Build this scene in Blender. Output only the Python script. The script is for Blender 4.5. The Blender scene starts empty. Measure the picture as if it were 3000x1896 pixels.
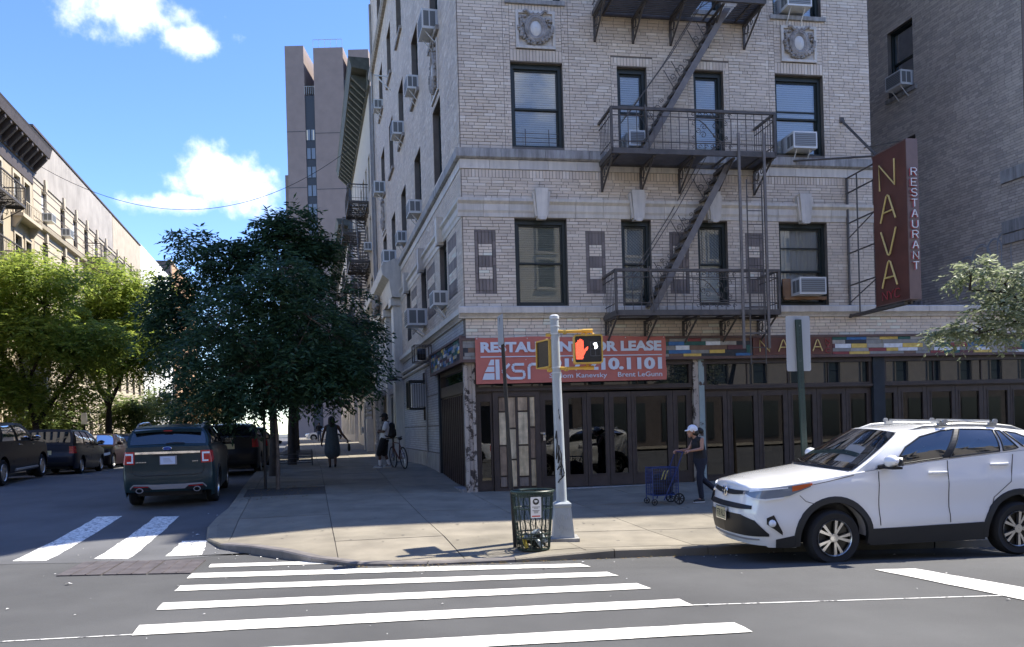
import bpy, math, random
import numpy as np
from mathutils import Vector, Matrix
sc = bpy.context.scene
COL = sc.collection
rnd = random.Random(11)
rad = math.radians
# ------------------------------------------------------------------ camera
cd = bpy.data.cameras.new('camera'); cam = bpy.data.objects.new('camera', cd); COL.objects.link(cam)
sc.camera = cam
cd.sensor_width = 36.0; cd.lens = 28.405; cd.shift_y = 0.10133; cd.clip_start = 0.1; cd.clip_end = 3000
CAMZ = 1.85
_r = 0.028; _c, _s = math.cos(_r), math.sin(_r)
cam.matrix_world = Matrix(((_c, _s, 0, 0), (0, 0, -1, 0), (-_s, _c, 0, CAMZ), (0, 0, 0, 1)))
# ------------------------------------------------------------------ light
SUN_AZ, SUN_EL = 67.0, 54.0            # azimuth measured from +Y towards +X
EXPOSURE = 1.5
sd = Vector((math.sin(rad(SUN_AZ))*math.cos(rad(SUN_EL)), math.cos(rad(SUN_AZ))*math.cos(rad(SUN_EL)), math.sin(rad(SUN_EL))))
sl = bpy.data.lights.new('sun', 'SUN'); sl.energy = 4.0; sl.angle = rad(0.53); sl.color = (1.0, 0.94, 0.83)
so = bpy.data.objects.new('sun', sl); COL.objects.link(so)
so.rotation_euler = sd.to_track_quat('Z', 'Y').to_euler(); so.location = (60, 20, 80)
W = bpy.data.worlds.new('World'); sc.world = W; W.use_nodes = True
wn, wl = W.node_tree.nodes, W.node_tree.links
bg = wn['Background']; bg.inputs['Strength'].default_value = 0.15
sky = wn.new('ShaderNodeTexSky'); sky.sky_type = 'NISHITA'; sky.sun_disc = False
sky.sun_elevation = rad(SUN_EL); sky.sun_rotation = rad(SUN_AZ); sky.altitude = 50
sky.air_density = 0.85; sky.dust_density = 0.1; sky.ozone_density = 3.0

def wmath(op, a, b=None, clamp=False):
    n = wn.new('ShaderNodeMath'); n.operation = op; n.use_clamp = clamp
    for i, x in enumerate((a, b)):
        if x is None: continue
        if isinstance(x, (int, float)): n.inputs[i].default_value = x
        else: wl.new(x, n.inputs[i])
    return n.outputs[0]

def wvec(op, a, b):
    n = wn.new('ShaderNodeVectorMath'); n.operation = op
    for i, x in enumerate((a, b)):
        if isinstance(x, (tuple, Vector)): n.inputs[i].default_value = x
        else: wl.new(x, n.inputs[i])
    return n.outputs['Value'] if op == 'DOT_PRODUCT' else n.outputs['Vector']

tcw = wn.new('ShaderNodeTexCoord'); DIR = tcw.outputs['Generated']
nz = wn.new('ShaderNodeTexNoise'); nz.inputs['Scale'].default_value = 13.0; nz.inputs['Detail'].default_value = 9.0
nz.inputs['Roughness'].default_value = 0.6; wl.new(DIR, nz.inputs['Vector'])
nz2 = wn.new('ShaderNodeTexNoise'); nz2.inputs['Scale'].default_value = 30.0; nz2.inputs['Detail'].default_value = 5.0
wl.new(DIR, nz2.inputs['Vector'])
# cumulus clouds: (direction, angular half width, half height, wispiness)
CLOUDS = [((-.35, 1, .315), .074, .038, 0.16), ((-.40, 1, .288), .06, .018, 0.1), ((-.46, 1, .535), .072, .036, .10), ((-.385, 1, .49), .045, .022, .06),
          ((-1.6, 1, .55), .25, .10, 0), ((1.3, 1, .45), .2, .08, 0), ((.3, -1, .5), .3, .12, 0), ((-.9, -1, .65), .3, .13, 0),
          ((1.5, -1, .4), .3, .1, 0), ((-.2, -1, .28), .2, .05, 0), ((.4, .5, 1.4), .25, .1, 0), ((-1, -.2, 1.2), .2, .12, 0), ((2, -.3, .35), .25, .07, 0),
          ((-2, -.6, .3), .25, .06, 0)]
tot = None; shade = None
for d, w, h, k in CLOUDS:
    c = Vector(d).normalized(); e1 = Vector((0, 0, 1)).cross(c).normalized(); e2 = c.cross(e1)
    df = wvec('SUBTRACT', DIR, c)
    du = wmath('DIVIDE', wvec('DOT_PRODUCT', df, e1), w); dv = wmath('DIVIDE', wvec('DOT_PRODUCT', df, e2), h)
    dl = wmath('DIVIDE', wvec('DOT_PRODUCT', df, c), .6)
    rr = wmath('SQRT', wmath('ADD', wmath('ADD', wmath('MULTIPLY', du, du), wmath('MULTIPLY', dv, dv)), wmath('MULTIPLY', dl, dl)))
    g = wmath('SUBTRACT', 1.0 + k, rr)
    tot = g if tot is None else wmath('MAXIMUM', tot, g)
nn = wmath('ADD', wmath('MULTIPLY', wmath('SUBTRACT', nz.outputs['Fac'], .5), 3.1), wmath('MULTIPLY', wmath('SUBTRACT', nz2.outputs['Fac'], .5), .6))
cm = wmath('ADD', wmath('MAXIMUM', tot, -1.5), nn)
mr = wn.new('ShaderNodeMapRange'); mr.interpolation_type = 'SMOOTHSTEP'
mr.inputs['From Min'].default_value = 0.0; mr.inputs['From Max'].default_value = 1.05; wl.new(cm, mr.inputs['Value'])
mx = wn.new('ShaderNodeMix'); mx.data_type = 'RGBA'
hs = wn.new('ShaderNodeHueSaturation'); hs.inputs['Hue'].default_value = .512; hs.inputs['Saturation'].default_value = 1.17; hs.inputs['Value'].default_value = .86
wl.new(sky.outputs[0], hs.inputs['Color'])
wl.new(mr.outputs[0], mx.inputs['Factor']); wl.new(hs.outputs[0], mx.inputs['A'])
mx.inputs['B'].default_value = (5.0, 5.1, 5.3, 1)
wl.new(mx.outputs['Result'], bg.inputs['Color'])
vs = sc.view_settings
vs.view_transform = 'Standard'; vs.look = 'None'; vs.gamma = 1.0; vs.exposure = EXPOSURE; vs.use_curve_mapping = False
sc.render.engine = 'CYCLES'
sc.cycles.max_bounces = 7; sc.cycles.diffuse_bounces = 4; sc.cycles.glossy_bounces = 3; sc.cycles.transparent_max_bounces = 10
sc.cycles.transmission_bounces = 4; sc.cycles.caustics_reflective = False; sc.cycles.caustics_refractive = False
sc.cycles.use_denoising = True; sc.cycles.sample_clamp_indirect = 6.0
# ------------------------------------------------------------------ materials
def mat(name, col, rough=.7, metal=0., var=0., vscale=3., bump=0., bscale=40., isl=None, coat=0., spec=.4, dirt=None, streak=0., emis=0., objr=False):
    """col linear rgb; isl colours picked per mesh island; dirt = (rgb, scale, threshold, softness); streak = amount of vertical rain streaks"""
    m = bpy.data.materials.new(name); m.use_nodes = True
    n, l = m.node_tree.nodes, m.node_tree.links
    b = n['Principled BSDF']; b.inputs['Roughness'].default_value = rough; b.inputs['Metallic'].default_value = metal
    b.inputs['Specular IOR Level'].default_value = spec
    if coat: b.inputs['Coat Weight'].default_value = coat; b.inputs['Coat Roughness'].default_value = .04
    geo = n.new('ShaderNodeNewGeometry'); pos = geo.outputs['Position']
    def nt(scale, det=4., vec=None, ro=.55):
        t = n.new('ShaderNodeTexNoise'); t.inputs['Scale'].default_value = scale; t.inputs['Detail'].default_value = det
        t.inputs['Roughness'].default_value = ro; l.new(vec or pos, t.inputs['Vector']); return t.outputs['Fac']
    def rng(fac, a, b2, c, d):
        t = n.new('ShaderNodeMapRange'); l.new(fac, t.inputs['Value'])
        for k, v in zip(('From Min', 'From Max', 'To Min', 'To Max'), (a, b2, c, d)): t.inputs[k].default_value = v
        return t.outputs[0]
    def mul(c, f):
        t = n.new('ShaderNodeVectorMath'); t.operation = 'SCALE'; l.new(c, t.inputs[0]); l.new(f, t.inputs['Scale']); return t.outputs[0]
    if isl:
        cr = n.new('ShaderNodeValToRGB'); cr.color_ramp.interpolation = 'CONSTANT'
        els = cr.color_ramp.elements
        while len(els) < len(isl): els.new(.5)
        for i, c in enumerate(isl): els[i].position = i/len(isl); els[i].color = (*c, 1)
        f = geo.outputs['Random Per Island']
        if objr:
            oi = n.new('ShaderNodeObjectInfo'); ad = n.new('ShaderNodeMath'); l.new(f, ad.inputs[0]); l.new(oi.outputs['Random'], ad.inputs[1])
            fr_ = n.new('ShaderNodeMath'); fr_.operation = 'FRACT'; l.new(ad.outputs[0], fr_.inputs[0]); f = fr_.outputs[0]
        l.new(f, cr.inputs['Fac']); c = cr.outputs['Color']
    else:
        rg = n.new('ShaderNodeRGB'); rg.outputs[0].default_value = (*col, 1); c = rg.outputs[0]
    if var:
        c = mul(c, rng(nt(vscale, 6.), .3, .7, 1-var, 1+var))
    if streak:
        mp = n.new('ShaderNodeMapping'); mp.inputs['Scale'].default_value = (5, 5, .5); l.new(pos, mp.inputs['Vector'])
        c = mul(c, rng(nt(1.6, 5., mp.outputs[0], .65), .35, .62, 1-streak, 1+streak*.25))
    if dirt:
        mxx = n.new('ShaderNodeMix'); mxx.data_type = 'RGBA'
        l.new(rng(nt(dirt[1], 8., None, .68), dirt[2], dirt[2]+dirt[3], 0., 1.), mxx.inputs['Factor'])
        l.new(c, mxx.inputs['A']); mxx.inputs['B'].default_value = (*dirt[0], 1); c = mxx.outputs['Result']
    l.new(c, b.inputs['Base Color'])
    if emis: l.new(c, b.inputs['Emission Color']); b.inputs['Emission Strength'].default_value = emis
    if bump:
        bp = n.new('ShaderNodeBump'); bp.inputs['Strength'].default_value = bump; bp.inputs['Distance'].default_value = .02
        l.new(nt(bscale, 5.), bp.inputs['Height']); l.new(bp.outputs[0], b.inputs['Normal'])
    return m

def glass_mat(name, tint, refl=.10, base=None, rough=0.):
    m = bpy.data.materials.new(name); m.use_nodes = True
    n, l = m.node_tree.nodes, m.node_tree.links
    n.remove(n['Principled BSDF']); o = n['Material Output']
    t = n.new('ShaderNodeBsdfTransparent'); t.inputs[0].default_value = (*tint, 1)
    if base:
        t = n.new('ShaderNodeBsdfDiffuse'); t.inputs[0].default_value = (*base, 1)
    g = n.new('ShaderNodeBsdfGlossy'); g.inputs['Roughness'].default_value = rough
    lw = n.new('ShaderNodeFresnel'); lw.inputs['IOR'].default_value = 1.5
    ma = n.new('ShaderNodeMath'); ma.operation = 'MULTIPLY_ADD'; ma.use_clamp = True; ma.inputs[1].default_value = 1.7; ma.inputs[2].default_value = refl-.06
    l.new(lw.outputs[0], ma.inputs[0])
    mx_ = n.new('ShaderNodeMixShader'); l.new(ma.outputs[0], mx_.inputs[0]); l.new(t.outputs[0], mx_.inputs[1]); l.new(g.outputs[0], mx_.inputs[2])
    l.new(mx_.outputs[0], o.inputs['Surface']); return m

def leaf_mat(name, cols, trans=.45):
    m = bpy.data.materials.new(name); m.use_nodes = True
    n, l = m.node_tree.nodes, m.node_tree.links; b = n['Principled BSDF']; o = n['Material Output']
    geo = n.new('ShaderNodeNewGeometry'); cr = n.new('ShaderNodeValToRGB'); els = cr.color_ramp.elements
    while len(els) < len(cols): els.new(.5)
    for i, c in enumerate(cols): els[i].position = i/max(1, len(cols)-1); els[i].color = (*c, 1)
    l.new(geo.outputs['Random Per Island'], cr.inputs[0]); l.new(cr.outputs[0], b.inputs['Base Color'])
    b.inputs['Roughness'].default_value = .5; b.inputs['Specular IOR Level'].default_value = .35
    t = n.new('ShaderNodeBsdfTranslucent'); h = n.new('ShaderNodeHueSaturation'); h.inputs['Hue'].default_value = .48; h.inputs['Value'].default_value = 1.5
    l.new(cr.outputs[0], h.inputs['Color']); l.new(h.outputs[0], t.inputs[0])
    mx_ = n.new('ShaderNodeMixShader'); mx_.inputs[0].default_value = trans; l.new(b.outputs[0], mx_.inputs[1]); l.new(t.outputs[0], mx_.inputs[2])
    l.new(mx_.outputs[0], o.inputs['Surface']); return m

GB = [(.62,.52,.405),(.65,.55,.435),(.58,.49,.385),(.63,.53,.42),(.66,.56,.44),(.60,.51,.405),(.56,.47,.375),(.64,.54,.43),(.71,.62,.505),(.62,.52,.41)]
M = dict(
    brick=mat('grey_brick', (.4,.37,.35), .62, isl=GB, var=.10, vscale=1.2, objr=True, dirt=((.33,.28,.235), .7, .58, .32)),
    wbrick=mat('painted_brick', (.5,.48,.45), .55, isl=[tuple(min(.74, c*1.16) for c in x) for x in GB], var=.08, objr=True, dirt=((.25,.17,.10), 1.3, .62, .3)),
    pbrick=mat('side_painted_brick', (.45,.45,.45), .6, isl=[(.40,.41,.42),(.44,.45,.46),(.37,.38,.40),(.42,.42,.42)], var=.08, dirt=((.14,.13,.12), .8, .6, .3)),
    dbrick=mat('dark_purple_brick', (.11,.085,.085), .6, isl=[(.20,.165,.145),(.175,.145,.13),(.22,.18,.16),(.16,.135,.12)], var=.1),
    rbrick=mat('dark_grey_brick', (.2,.18,.17), .7, isl=[(.52,.455,.38),(.57,.50,.42),(.47,.41,.35),(.60,.53,.45),(.54,.47,.40),(.44,.385,.335)], var=.12, vscale=.5),
    mortar=mat('mortar', (.16,.14,.12), .9, var=.2),
    stone=mat('cream_terracotta', (.47,.43,.375), .5, isl=[(.60,.55,.47),(.64,.585,.50),(.55,.51,.45),(.62,.57,.50)], objr=True, var=.08, streak=.16, dirt=((.22,.19,.155), 1.6, .64, .25)),
    gstone=mat('grey_ledge_stone', (.33,.32,.31), .6, var=.15, streak=.4, objr=True, isl=[(.33,.32,.31),(.36,.35,.335),(.30,.295,.285)]),
    relief=mat('weathered_relief', (.30,.275,.25), .75, var=.35, vscale=7., dirt=((.08,.075,.07), 9., .55, .2)),
    white_stone=mat('pale_stone', (.62,.60,.56), .6, var=.1),
    stucco=mat('plain_grey_wall', (.36,.34,.33), .8, var=.12),
    frame=mat('dark_green_window_frame', (.022,.030,.028), .45, var=.1),
    blind=mat('white_blind', (.82,.84,.86), .6),
    curtain=mat('grey_curtain', (.66,.68,.70), .8),
    dblind=mat('grey_green_shade', (.36,.38,.34), .8),
    room=mat('dark_interior', (.02,.02,.022), .9),
    glass=glass_mat('window_glass', (.94,.96,.96), .05),
    dglass=glass_mat('storefront_glass', (.30,.32,.32), .085),
    sglass=glass_mat('dark_pane', (1,1,1), .06, (.012,.016,.02)),
    cglass=glass_mat('car_glass', (1,1,1), .14, (.012,.014,.016)),
    ac=mat('white_plastic', (.66,.67,.66), .45, var=.05), acg=mat('grey_grille', (.16,.17,.17), .6), acd=mat('dark_grille', (.07,.075,.075), .6),
    iron=mat('painted_iron', (.085,.075,.067), .55, var=.25, vscale=6., dirt=((.15,.07,.035), 5., .66, .1)),
    ironlt=mat('worn_iron', (.16,.142,.128), .5, var=.2, vscale=6.),
    wood=mat('mahogany_frame', (.050,.037,.033), .45, var=.25, vscale=4., spec=.4),
    woodlt=mat('fascia_frame', (.115,.07,.06), .55, var=.2),
    peel=mat('peeling_paint', (.42,.36,.30), .8, var=.1, dirt=((.07,.055,.045), 5.5, .52, .04)),
    peel2=mat('peeling_teal', (.30,.36,.35), .8, var=.1, dirt=((.09,.06,.045), 4., .55, .05)),
    bpost=mat('weathered_blue_post', (.022,.028,.034), .7, var=.3, dirt=((.30,.29,.27), 9., .68, .05)),
    banner=mat('red_banner', (.50,.155,.12), .5, var=.05, spec=.3), btext=mat('white_lettering', (.62,.66,.72), .5),
    rust=mat('brown_red_sign', (.125,.047,.036), .4, var=.2, vscale=2.), rust2=mat('sign_edge', (.17,.11,.095), .4, var=.15),
    neon=mat('yellow_tube', (.72,.55,.20), .3), redtube=mat('red_tube', (.40,.05,.055), .35), whitetube=mat('white_tube', (.75,.75,.76), .3),
    asph=mat('asphalt', (.074,.074,.074), .85, var=.26, vscale=.45, bump=.55, bscale=150., isl=None, dirt=((.12,.12,.12), 90., .60, .12)),
    asph2=mat('worn_asphalt', (.105,.106,.110), .88, var=.2, vscale=.6, bump=.6, bscale=120., dirt=((.19,.19,.18), 80., .58, .12)),
    paint=mat('road_paint', (.72,.70,.64), .6, var=.06, dirt=((.36,.35,.33), 5., .58, .10)),
    paint2=mat('worn_road_paint', (.74,.73,.69), .65, var=.1, dirt=((.15,.15,.15), 14., .53, .05)),
    slab=mat('sidewalk_concrete', (.33,.30,.245), .88, var=.24, vscale=1.4, bump=.5, bscale=70., objr=True, isl=[(.205,.182,.140),(.222,.197,.153),(.192,.171,.133),(.214,.19,.147)], dirt=((.19,.17,.14), 55., .60, .14)),
    joint=mat('dirt_joint', (.075,.068,.06), .95), kerb=mat('kerb_steel', (.16,.145,.135), .6, var=.25, vscale=5.),
    soil=mat('tree_pit_soil', (.035,.027,.02), .95, var=.4, bump=1., bscale=30.),
    steel=mat('steel_plate', (.085,.075,.075), .6, var=.3, vscale=5., dirt=((.06,.045,.04), 3., .55, .2)),
    bark=mat('dark_bark', (.045,.036,.03), .9, var=.3, vscale=9., bump=.8, bscale=25.), bark2=mat('grey_bark', (.12,.095,.075), .9, var=.3, vscale=9.),
    galv=mat('grey_paint_pole', (.36,.39,.40), .45, var=.08, dirt=((.22,.24,.25), 3., .6, .2)), galvlt=mat('grey_paint_light', (.50,.53,.54), .45),
    yellow=mat('traffic_yellow', (.58,.36,.07), .45, var=.12, vscale=9.), lens=mat('signal_lens', (.02,.022,.025), .25, spec=.5),
    red_led=mat('red_led', (.9,.10,.05), .4, emis=1.0), white_led=mat('white_led', (.85,.9,1.0), .4, emis=1.0),
    green=mat('green_post', (.022,.042,.036), .5, var=.2), signback=mat('sign_back_metal', (.34,.36,.38), .5, metal=.2), blackp=mat('black_plastic', (.012,.012,.013), .45),
    darkpost=mat('dark_post', (.02,.02,.02), .5), bin=mat('dark_green_wire', (.012,.028,.022), .4), label=mat('white_label', (.68,.68,.68), .5), blackink=mat('black_ink', (.015,.015,.015), .6), redink=mat('red_ink', (.45,.04,.03), .6),
    white_paint=mat('white_car_paint', (.80,.80,.79), .22, coat=1., spec=.5), clad=mat('black_cladding', (.022,.023,.025), .6),
    chrome=mat('chrome', (.75,.76,.78), .12, metal=1.), alloy=mat('alloy', (.55,.54,.52), .28, metal=.9), tyre=mat('rubber', (.017,.017,.018), .8), darkrim=mat('black_rim', (.012,.012,.012), .35),
    dgreen=mat('dark_green_paint', (.008,.026,.031), .32, coat=.12), dblue=mat('dark_blue_paint', (.006,.009,.018), .35, coat=.08, spec=.3), blackcar=mat('black_car_paint', (.006,.006,.008), .35, coat=.08, spec=.3), silver=mat('silver_paint', (.42,.43,.44), .3, metal=.5, coat=.6),
    maroon=mat('dark_maroon_paint', (.016,.008,.009), .35, coat=.1, spec=.3), dgrey=mat('dark_grey_paint', (.022,.024,.028), .35, coat=.1, spec=.3),
    tail=mat('tail_lamp_red', (.42,.012,.015), .2, coat=.6), clear=mat('clear_lamp', (.78,.80,.83), .15, coat=.7), lampd=mat('lamp_dark', (.16,.19,.24), .1, coat=1.), amber=mat('amber_lamp', (.50,.10,.025), .2, coat=.6), plate=mat('pale_yellow_plate', (.50,.43,.24), .5), greyp=mat('grey_plastic', (.27,.26,.26), .5), bluebadge=mat('blue_badge', (.03,.06,.25), .3),
    skin=mat('skin', (.36,.20,.14), .55), skin2=mat('dark_skin', (.085,.048,.035), .55), hair=mat('black_hair', (.010,.009,.009), .6), cap=mat('white_cap', (.72,.74,.80), .7), bcloth=mat('black_cloth', (.014,.014,.016), .85), navy=mat('navy_cloth', (.013,.016,.030), .85),
    wcloth=mat('white_cloth', (.66,.67,.70), .85, var=.05), dress=mat('slate_dress', (.065,.085,.105), .85, var=.25, vscale=25.), jean=mat('blue_jeans', (.06,.09,.16), .85), shoe=mat('grey_shoe', (.30,.31,.33), .7), sole=mat('white_sole', (.6,.6,.6), .7),
    cart=mat('blue_wire', (.012,.03,.13), .4), bag=mat('dark_bag', (.02,.02,.022), .75), strap=mat('yellow_strap', (.42,.38,.10), .7), litter=mat('pale_litter', (.7,.69,.66), .7), bike=mat('dark_red_frame', (.10,.03,.025), .4), bottle=mat('plastic_bottle', (.35,.40,.42), .25), ybottle=mat('yellow_pack', (.6,.48,.08), .4),
    cream=mat('cream_brick_far', (.45,.38,.275), .8, var=.08, vscale=2.), cream2=mat('cream_trim', (.50,.435,.335), .7, var=.06), corn=mat('dark_cornice', (.085,.068,.062), .6, var=.15), tan=mat('tan_brick_far', (.42,.36,.28), .8, var=.12, vscale=1.5), greyst=mat('grey_stucco', (.36,.33,.30), .85, var=.2, vscale=.6, streak=.15),
    whitew=mat('white_wall', (.72,.72,.70), .8), orange=mat('orange_brick', (.48,.29,.17), .8, var=.1, vscale=2.), brownb=mat('brown_brick', (.16,.12,.10), .8, var=.1), gcorn=mat('green_copper', (.075,.08,.068), .7, var=.3, vscale=3., dirt=((.11,.11,.085), 3., .62, .15)),
    tower=mat('tower_brick', (.25,.20,.185), .85, var=.08, vscale=.6), towerd=mat('tower_dark_panel', (.035,.042,.055), .5), towerg=mat('tower_window', (.16,.20,.26), .3), towerl=mat('tower_pale_blind', (.75,.65,.5), .6),
    darkwin=mat('dark_window', (.02,.024,.03), .15, spec=.6), lawn=mat('far_ground', (.10,.10,.09), .95),
)
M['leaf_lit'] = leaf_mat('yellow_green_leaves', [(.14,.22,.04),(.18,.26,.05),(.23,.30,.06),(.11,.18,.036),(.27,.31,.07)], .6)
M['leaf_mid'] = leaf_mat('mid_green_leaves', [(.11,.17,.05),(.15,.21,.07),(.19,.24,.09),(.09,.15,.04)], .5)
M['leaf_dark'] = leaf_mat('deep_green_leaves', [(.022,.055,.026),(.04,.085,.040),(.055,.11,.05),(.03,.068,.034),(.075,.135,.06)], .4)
M['leaf_silver'] = leaf_mat('silvery_leaves', [(.16,.20,.11),(.22,.26,.16),(.28,.31,.21),(.12,.17,.08)], .4)
M['leaf_tan'] = leaf_mat('tan_leaves', [(.20,.14,.05),(.26,.19,.08),(.16,.13,.05),(.10,.11,.04)], .4)
# ------------------------------------------------------------------ helpers
OFF = {}
class Fr:
    """a vertical wall frame: u along the wall, d out of it, z up"""
    def __init__(s, o, u, n=None):
        s.o = Vector(o); s.U = Vector((u[0], u[1], 0)).normalized()
        s.N = Vector((n[0], n[1], 0)).normalized() if n else Vector((s.U.y, -s.U.x, 0))
    def __call__(s, u, d, z): return s.o + s.U*u + s.N*d + Vector((0, 0, z))
    def shift(s, u, d=0, z=0): return Fr(s(u, d, z), s.U, s.N)
    def ang(s): return math.atan2(s.U.y, s.U.x)
WORLD = Fr((0, 0, 0), (1, 0), (0, 1))

class MB:
    def __init__(s): s.v = []; s.f = []; s.mi = []; s.m = 0
    def add(s, vs, fs):
        b = len(s.v); s.v.extend(tuple(p) for p in vs); s.f.extend(tuple(b+i for i in f) for f in fs); s.mi.extend([s.m]*len(fs)); return s
    def box(s, fr, u0, u1, d0, d1, z0, z1, back=True):
        P = [fr(u, d, z) for z in (z0, z1) for d in (d0, d1) for u in (u0, u1)]
        F = [(2,3,7,6), (0,2,6,4), (3,1,5,7), (6,7,5,4), (0,1,3,2)]
        if back: F.append((1,0,4,5))
        return s.add(P, F)
    def cbox(s, c, x, y, z): return s.box(WORLD, c[0]-x/2, c[0]+x/2, c[1]-y/2, c[1]+y/2, c[2]-z/2, c[2]+z/2)
    def quad(s, *p): return s.add(p, [tuple(range(len(p)))])
    def prism(s, fr, pts, d0, d1, back=True):
        n = len(pts); P = [fr(u, d1, z) for u, z in pts]+[fr(u, d0, z) for u, z in pts]
        F = [tuple(range(n))]+[(i, n+i, n+(i+1) % n, (i+1) % n) for i in range(n)]
        if back: F.append(tuple(range(2*n-1, n-1, -1)))
        return s.add(P, F)
    def sweep(s, fr, prof, u0, u1, ends=True):
        n = len(prof); P = [fr(u0, d, z) for d, z in prof]+[fr(u1, d, z) for d, z in prof]
        F = [(i, i+1, n+i+1, n+i) for i in range(n-1)]
        if ends: F += [tuple(range(n)), tuple(range(2*n-1, n-1, -1))]
        return s.add(P, F)
    def tube(s, pts, r, n=6, cap=True):
        pts = [Vector(p) for p in pts]; R = r if isinstance(r, (list, tuple)) else [r]*len(pts)
        P = []; T = None; up = None
        for i, p in enumerate(pts):
            t = (pts[min(i+1, len(pts)-1)]-pts[max(i-1, 0)]).normalized()
            if up is None:
                up = Vector((0, 0, 1)) if abs(t.z) < .9 else Vector((0, 1, 0))
            a = t.cross(up)
            if a.length < 1e-4: a = t.orthogonal()
            a.normalize(); b = a.cross(t); up = b
            for k in range(n):
                q = 2*math.pi*(k+.5)/n; P.append(p+(a*math.cos(q)+b*math.sin(q))*R[i])
        F = [(i*n+k, i*n+(k+1) % n, (i+1)*n+(k+1) % n, (i+1)*n+k) for i in range(len(pts)-1) for k in range(n)]
        if cap: F += [tuple(range(n-1, -1, -1)), tuple(range((len(pts)-1)*n, len(pts)*n))]
        return s.add(P, F)
    def bar(s, a, b, w, h=None):
        return s.tube([a, b], w*.7071, 4)
    def lathe(s, c, prof, n=16, axis='z', sx=1., sy=1.):
        P = []
        for r, z in prof:
            for k in range(n):
                q = 2*math.pi*k/n; x, y = r*math.cos(q)*sx, r*math.sin(q)*sy
                P.append(Vector(c)+(Vector((x, y, z)) if axis == 'z' else Vector((x, z, y)) if axis == 'y' else Vector((z, x, y))))
        F = [(i*n+k, i*n+(k+1) % n, (i+1)*n+(k+1) % n, (i+1)*n+k) for i in range(len(prof)-1) for k in range(n)]
        return s.add(P, F)
    def ball(s, c, r, n=8, sx=1., sy=1., sz=1.):
        m = max(3, n//2); return s.lathe(c, [(max(1e-4, r*math.sin(math.pi*i/m)), -r*sz*math.cos(math.pi*i/m)) for i in range(m+1)], n, 'z', sx, sy)
    def grid(s, rows):
        m = len(rows[0]); P = [p for r in rows for p in r]
        return s.add(P, [(i*m+j, i*m+j+1, (i+1)*m+j+1, (i+1)*m+j) for i in range(len(rows)-1) for j in range(m-1)])
    def build(s, name, mats, parent=None, smooth=False, kind=None, label=None, sharp=.7):
        me = bpy.data.meshes.new(name)
        o = bpy.data.objects.new(name, me); COL.objects.link(o)
        off = Vector((0, 0, 0))
        if parent is not None:
            o.parent = parent; off = OFF.get(parent.name, off)
        OFF[o.name] = off
        if not isinstance(mats, (list, tuple)): mats = [mats]
        me.from_pydata([(p[0]-off.x, p[1]-off.y, p[2]-off.z) for p in s.v] if off.length else s.v, [], s.f)
        for m in mats: me.materials.append(m)
        if len(mats) > 1: me.polygons.foreach_set('material_index', s.mi)
        if smooth:
            me.polygons.foreach_set('use_smooth', [True]*len(me.polygons)); me.set_sharp_from_angle(angle=sharp)
        if kind: o['kind'] = kind
        if label: o['label'] = label
        return o

def tag(o, label, cat, group=None):
    o['label'] = label; o['category'] = cat
    if group: o['group'] = group
    return o
def thing(name, label, cat, loc=(0, 0, 0), group=None, rotz=0., local=False):
    o = bpy.data.objects.new(name, None); COL.objects.link(o); o.location = loc; o.rotation_euler = (0, 0, rotz); o.empty_display_size = .2
    OFF[o.name] = Vector((0, 0, 0)) if local else Vector(loc)
    return tag(o, label, cat, group)
def struct(name):
    o = bpy.data.objects.new(name, None); COL.objects.link(o); o['kind'] = 'structure'; OFF[o.name] = Vector((0, 0, 0)); return o
def dup(o, parent=None, **kw):
    c = o.copy(); COL.objects.link(c); OFF[c.name] = OFF.get(o.name, Vector((0, 0, 0)))
    if parent is not None: c.parent = parent; c.matrix_parent_inverse = o.matrix_parent_inverse
    for ch in list(o.children): dup(ch, c)
    return c
def ss(a, b, x):
    t = min(1., max(0., (x-a)/(b-a))); return t*t*(3-2*t)
def lerp(a, b, t): return a+(b-a)*t
def itp(tab, x):
    if x <= tab[0][0]: return tab[0][1]
    for (a, va), (b, vb) in zip(tab, tab[1:]):
        if x <= b: return va+(vb-va)*(x-a)/(b-a)
    return tab[-1][1]
# ------------------------------------------------------------------ site frames
CX, CY = -1.079, 19.796                       # street corner of the apartment building
UF = (0.98618, 0.16568); US = (-0.24397, 0.96978)
FF = Fr((CX, CY, 0), UF)                      # avenue front, N towards the camera
SF = Fr((CX, CY, 0), US, (-0.96978, -0.24397))  # side street front
ZS = [(13, 0), (15, .06), (17, .15), (19, .27), (21, .37), (27, .56), (34, .47), (43, .37), (52, .6), (63, .83), (80, .95), (220, 1.2)]
def lat(X, Y): return X+.2515*(Y-19.8)        # lateral position across the side street
def G(X, Y):
    w = 1-.6*ss(-5.5, .5, lat(X, Y))*(1-ss(19, 25, Y))
    return itp(ZS, Y)*w-.028*min(14., max(0., X+1))*ss(10, 12.4, Y)*(1-ss(12.6, 18, Y))
def K(X, Y):
    r1 = math.hypot(X+5.35, Y-13.9); r2 = math.hypot((X+1.2)*.7, (Y-11.2))
    return .125-.085*max(1-ss(.4, 1.5, r1), 1-ss(.5, 1.9, r2))
def SW(X, Y): return G(X, Y)+K(X, Y)          # sidewalk surface
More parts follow.
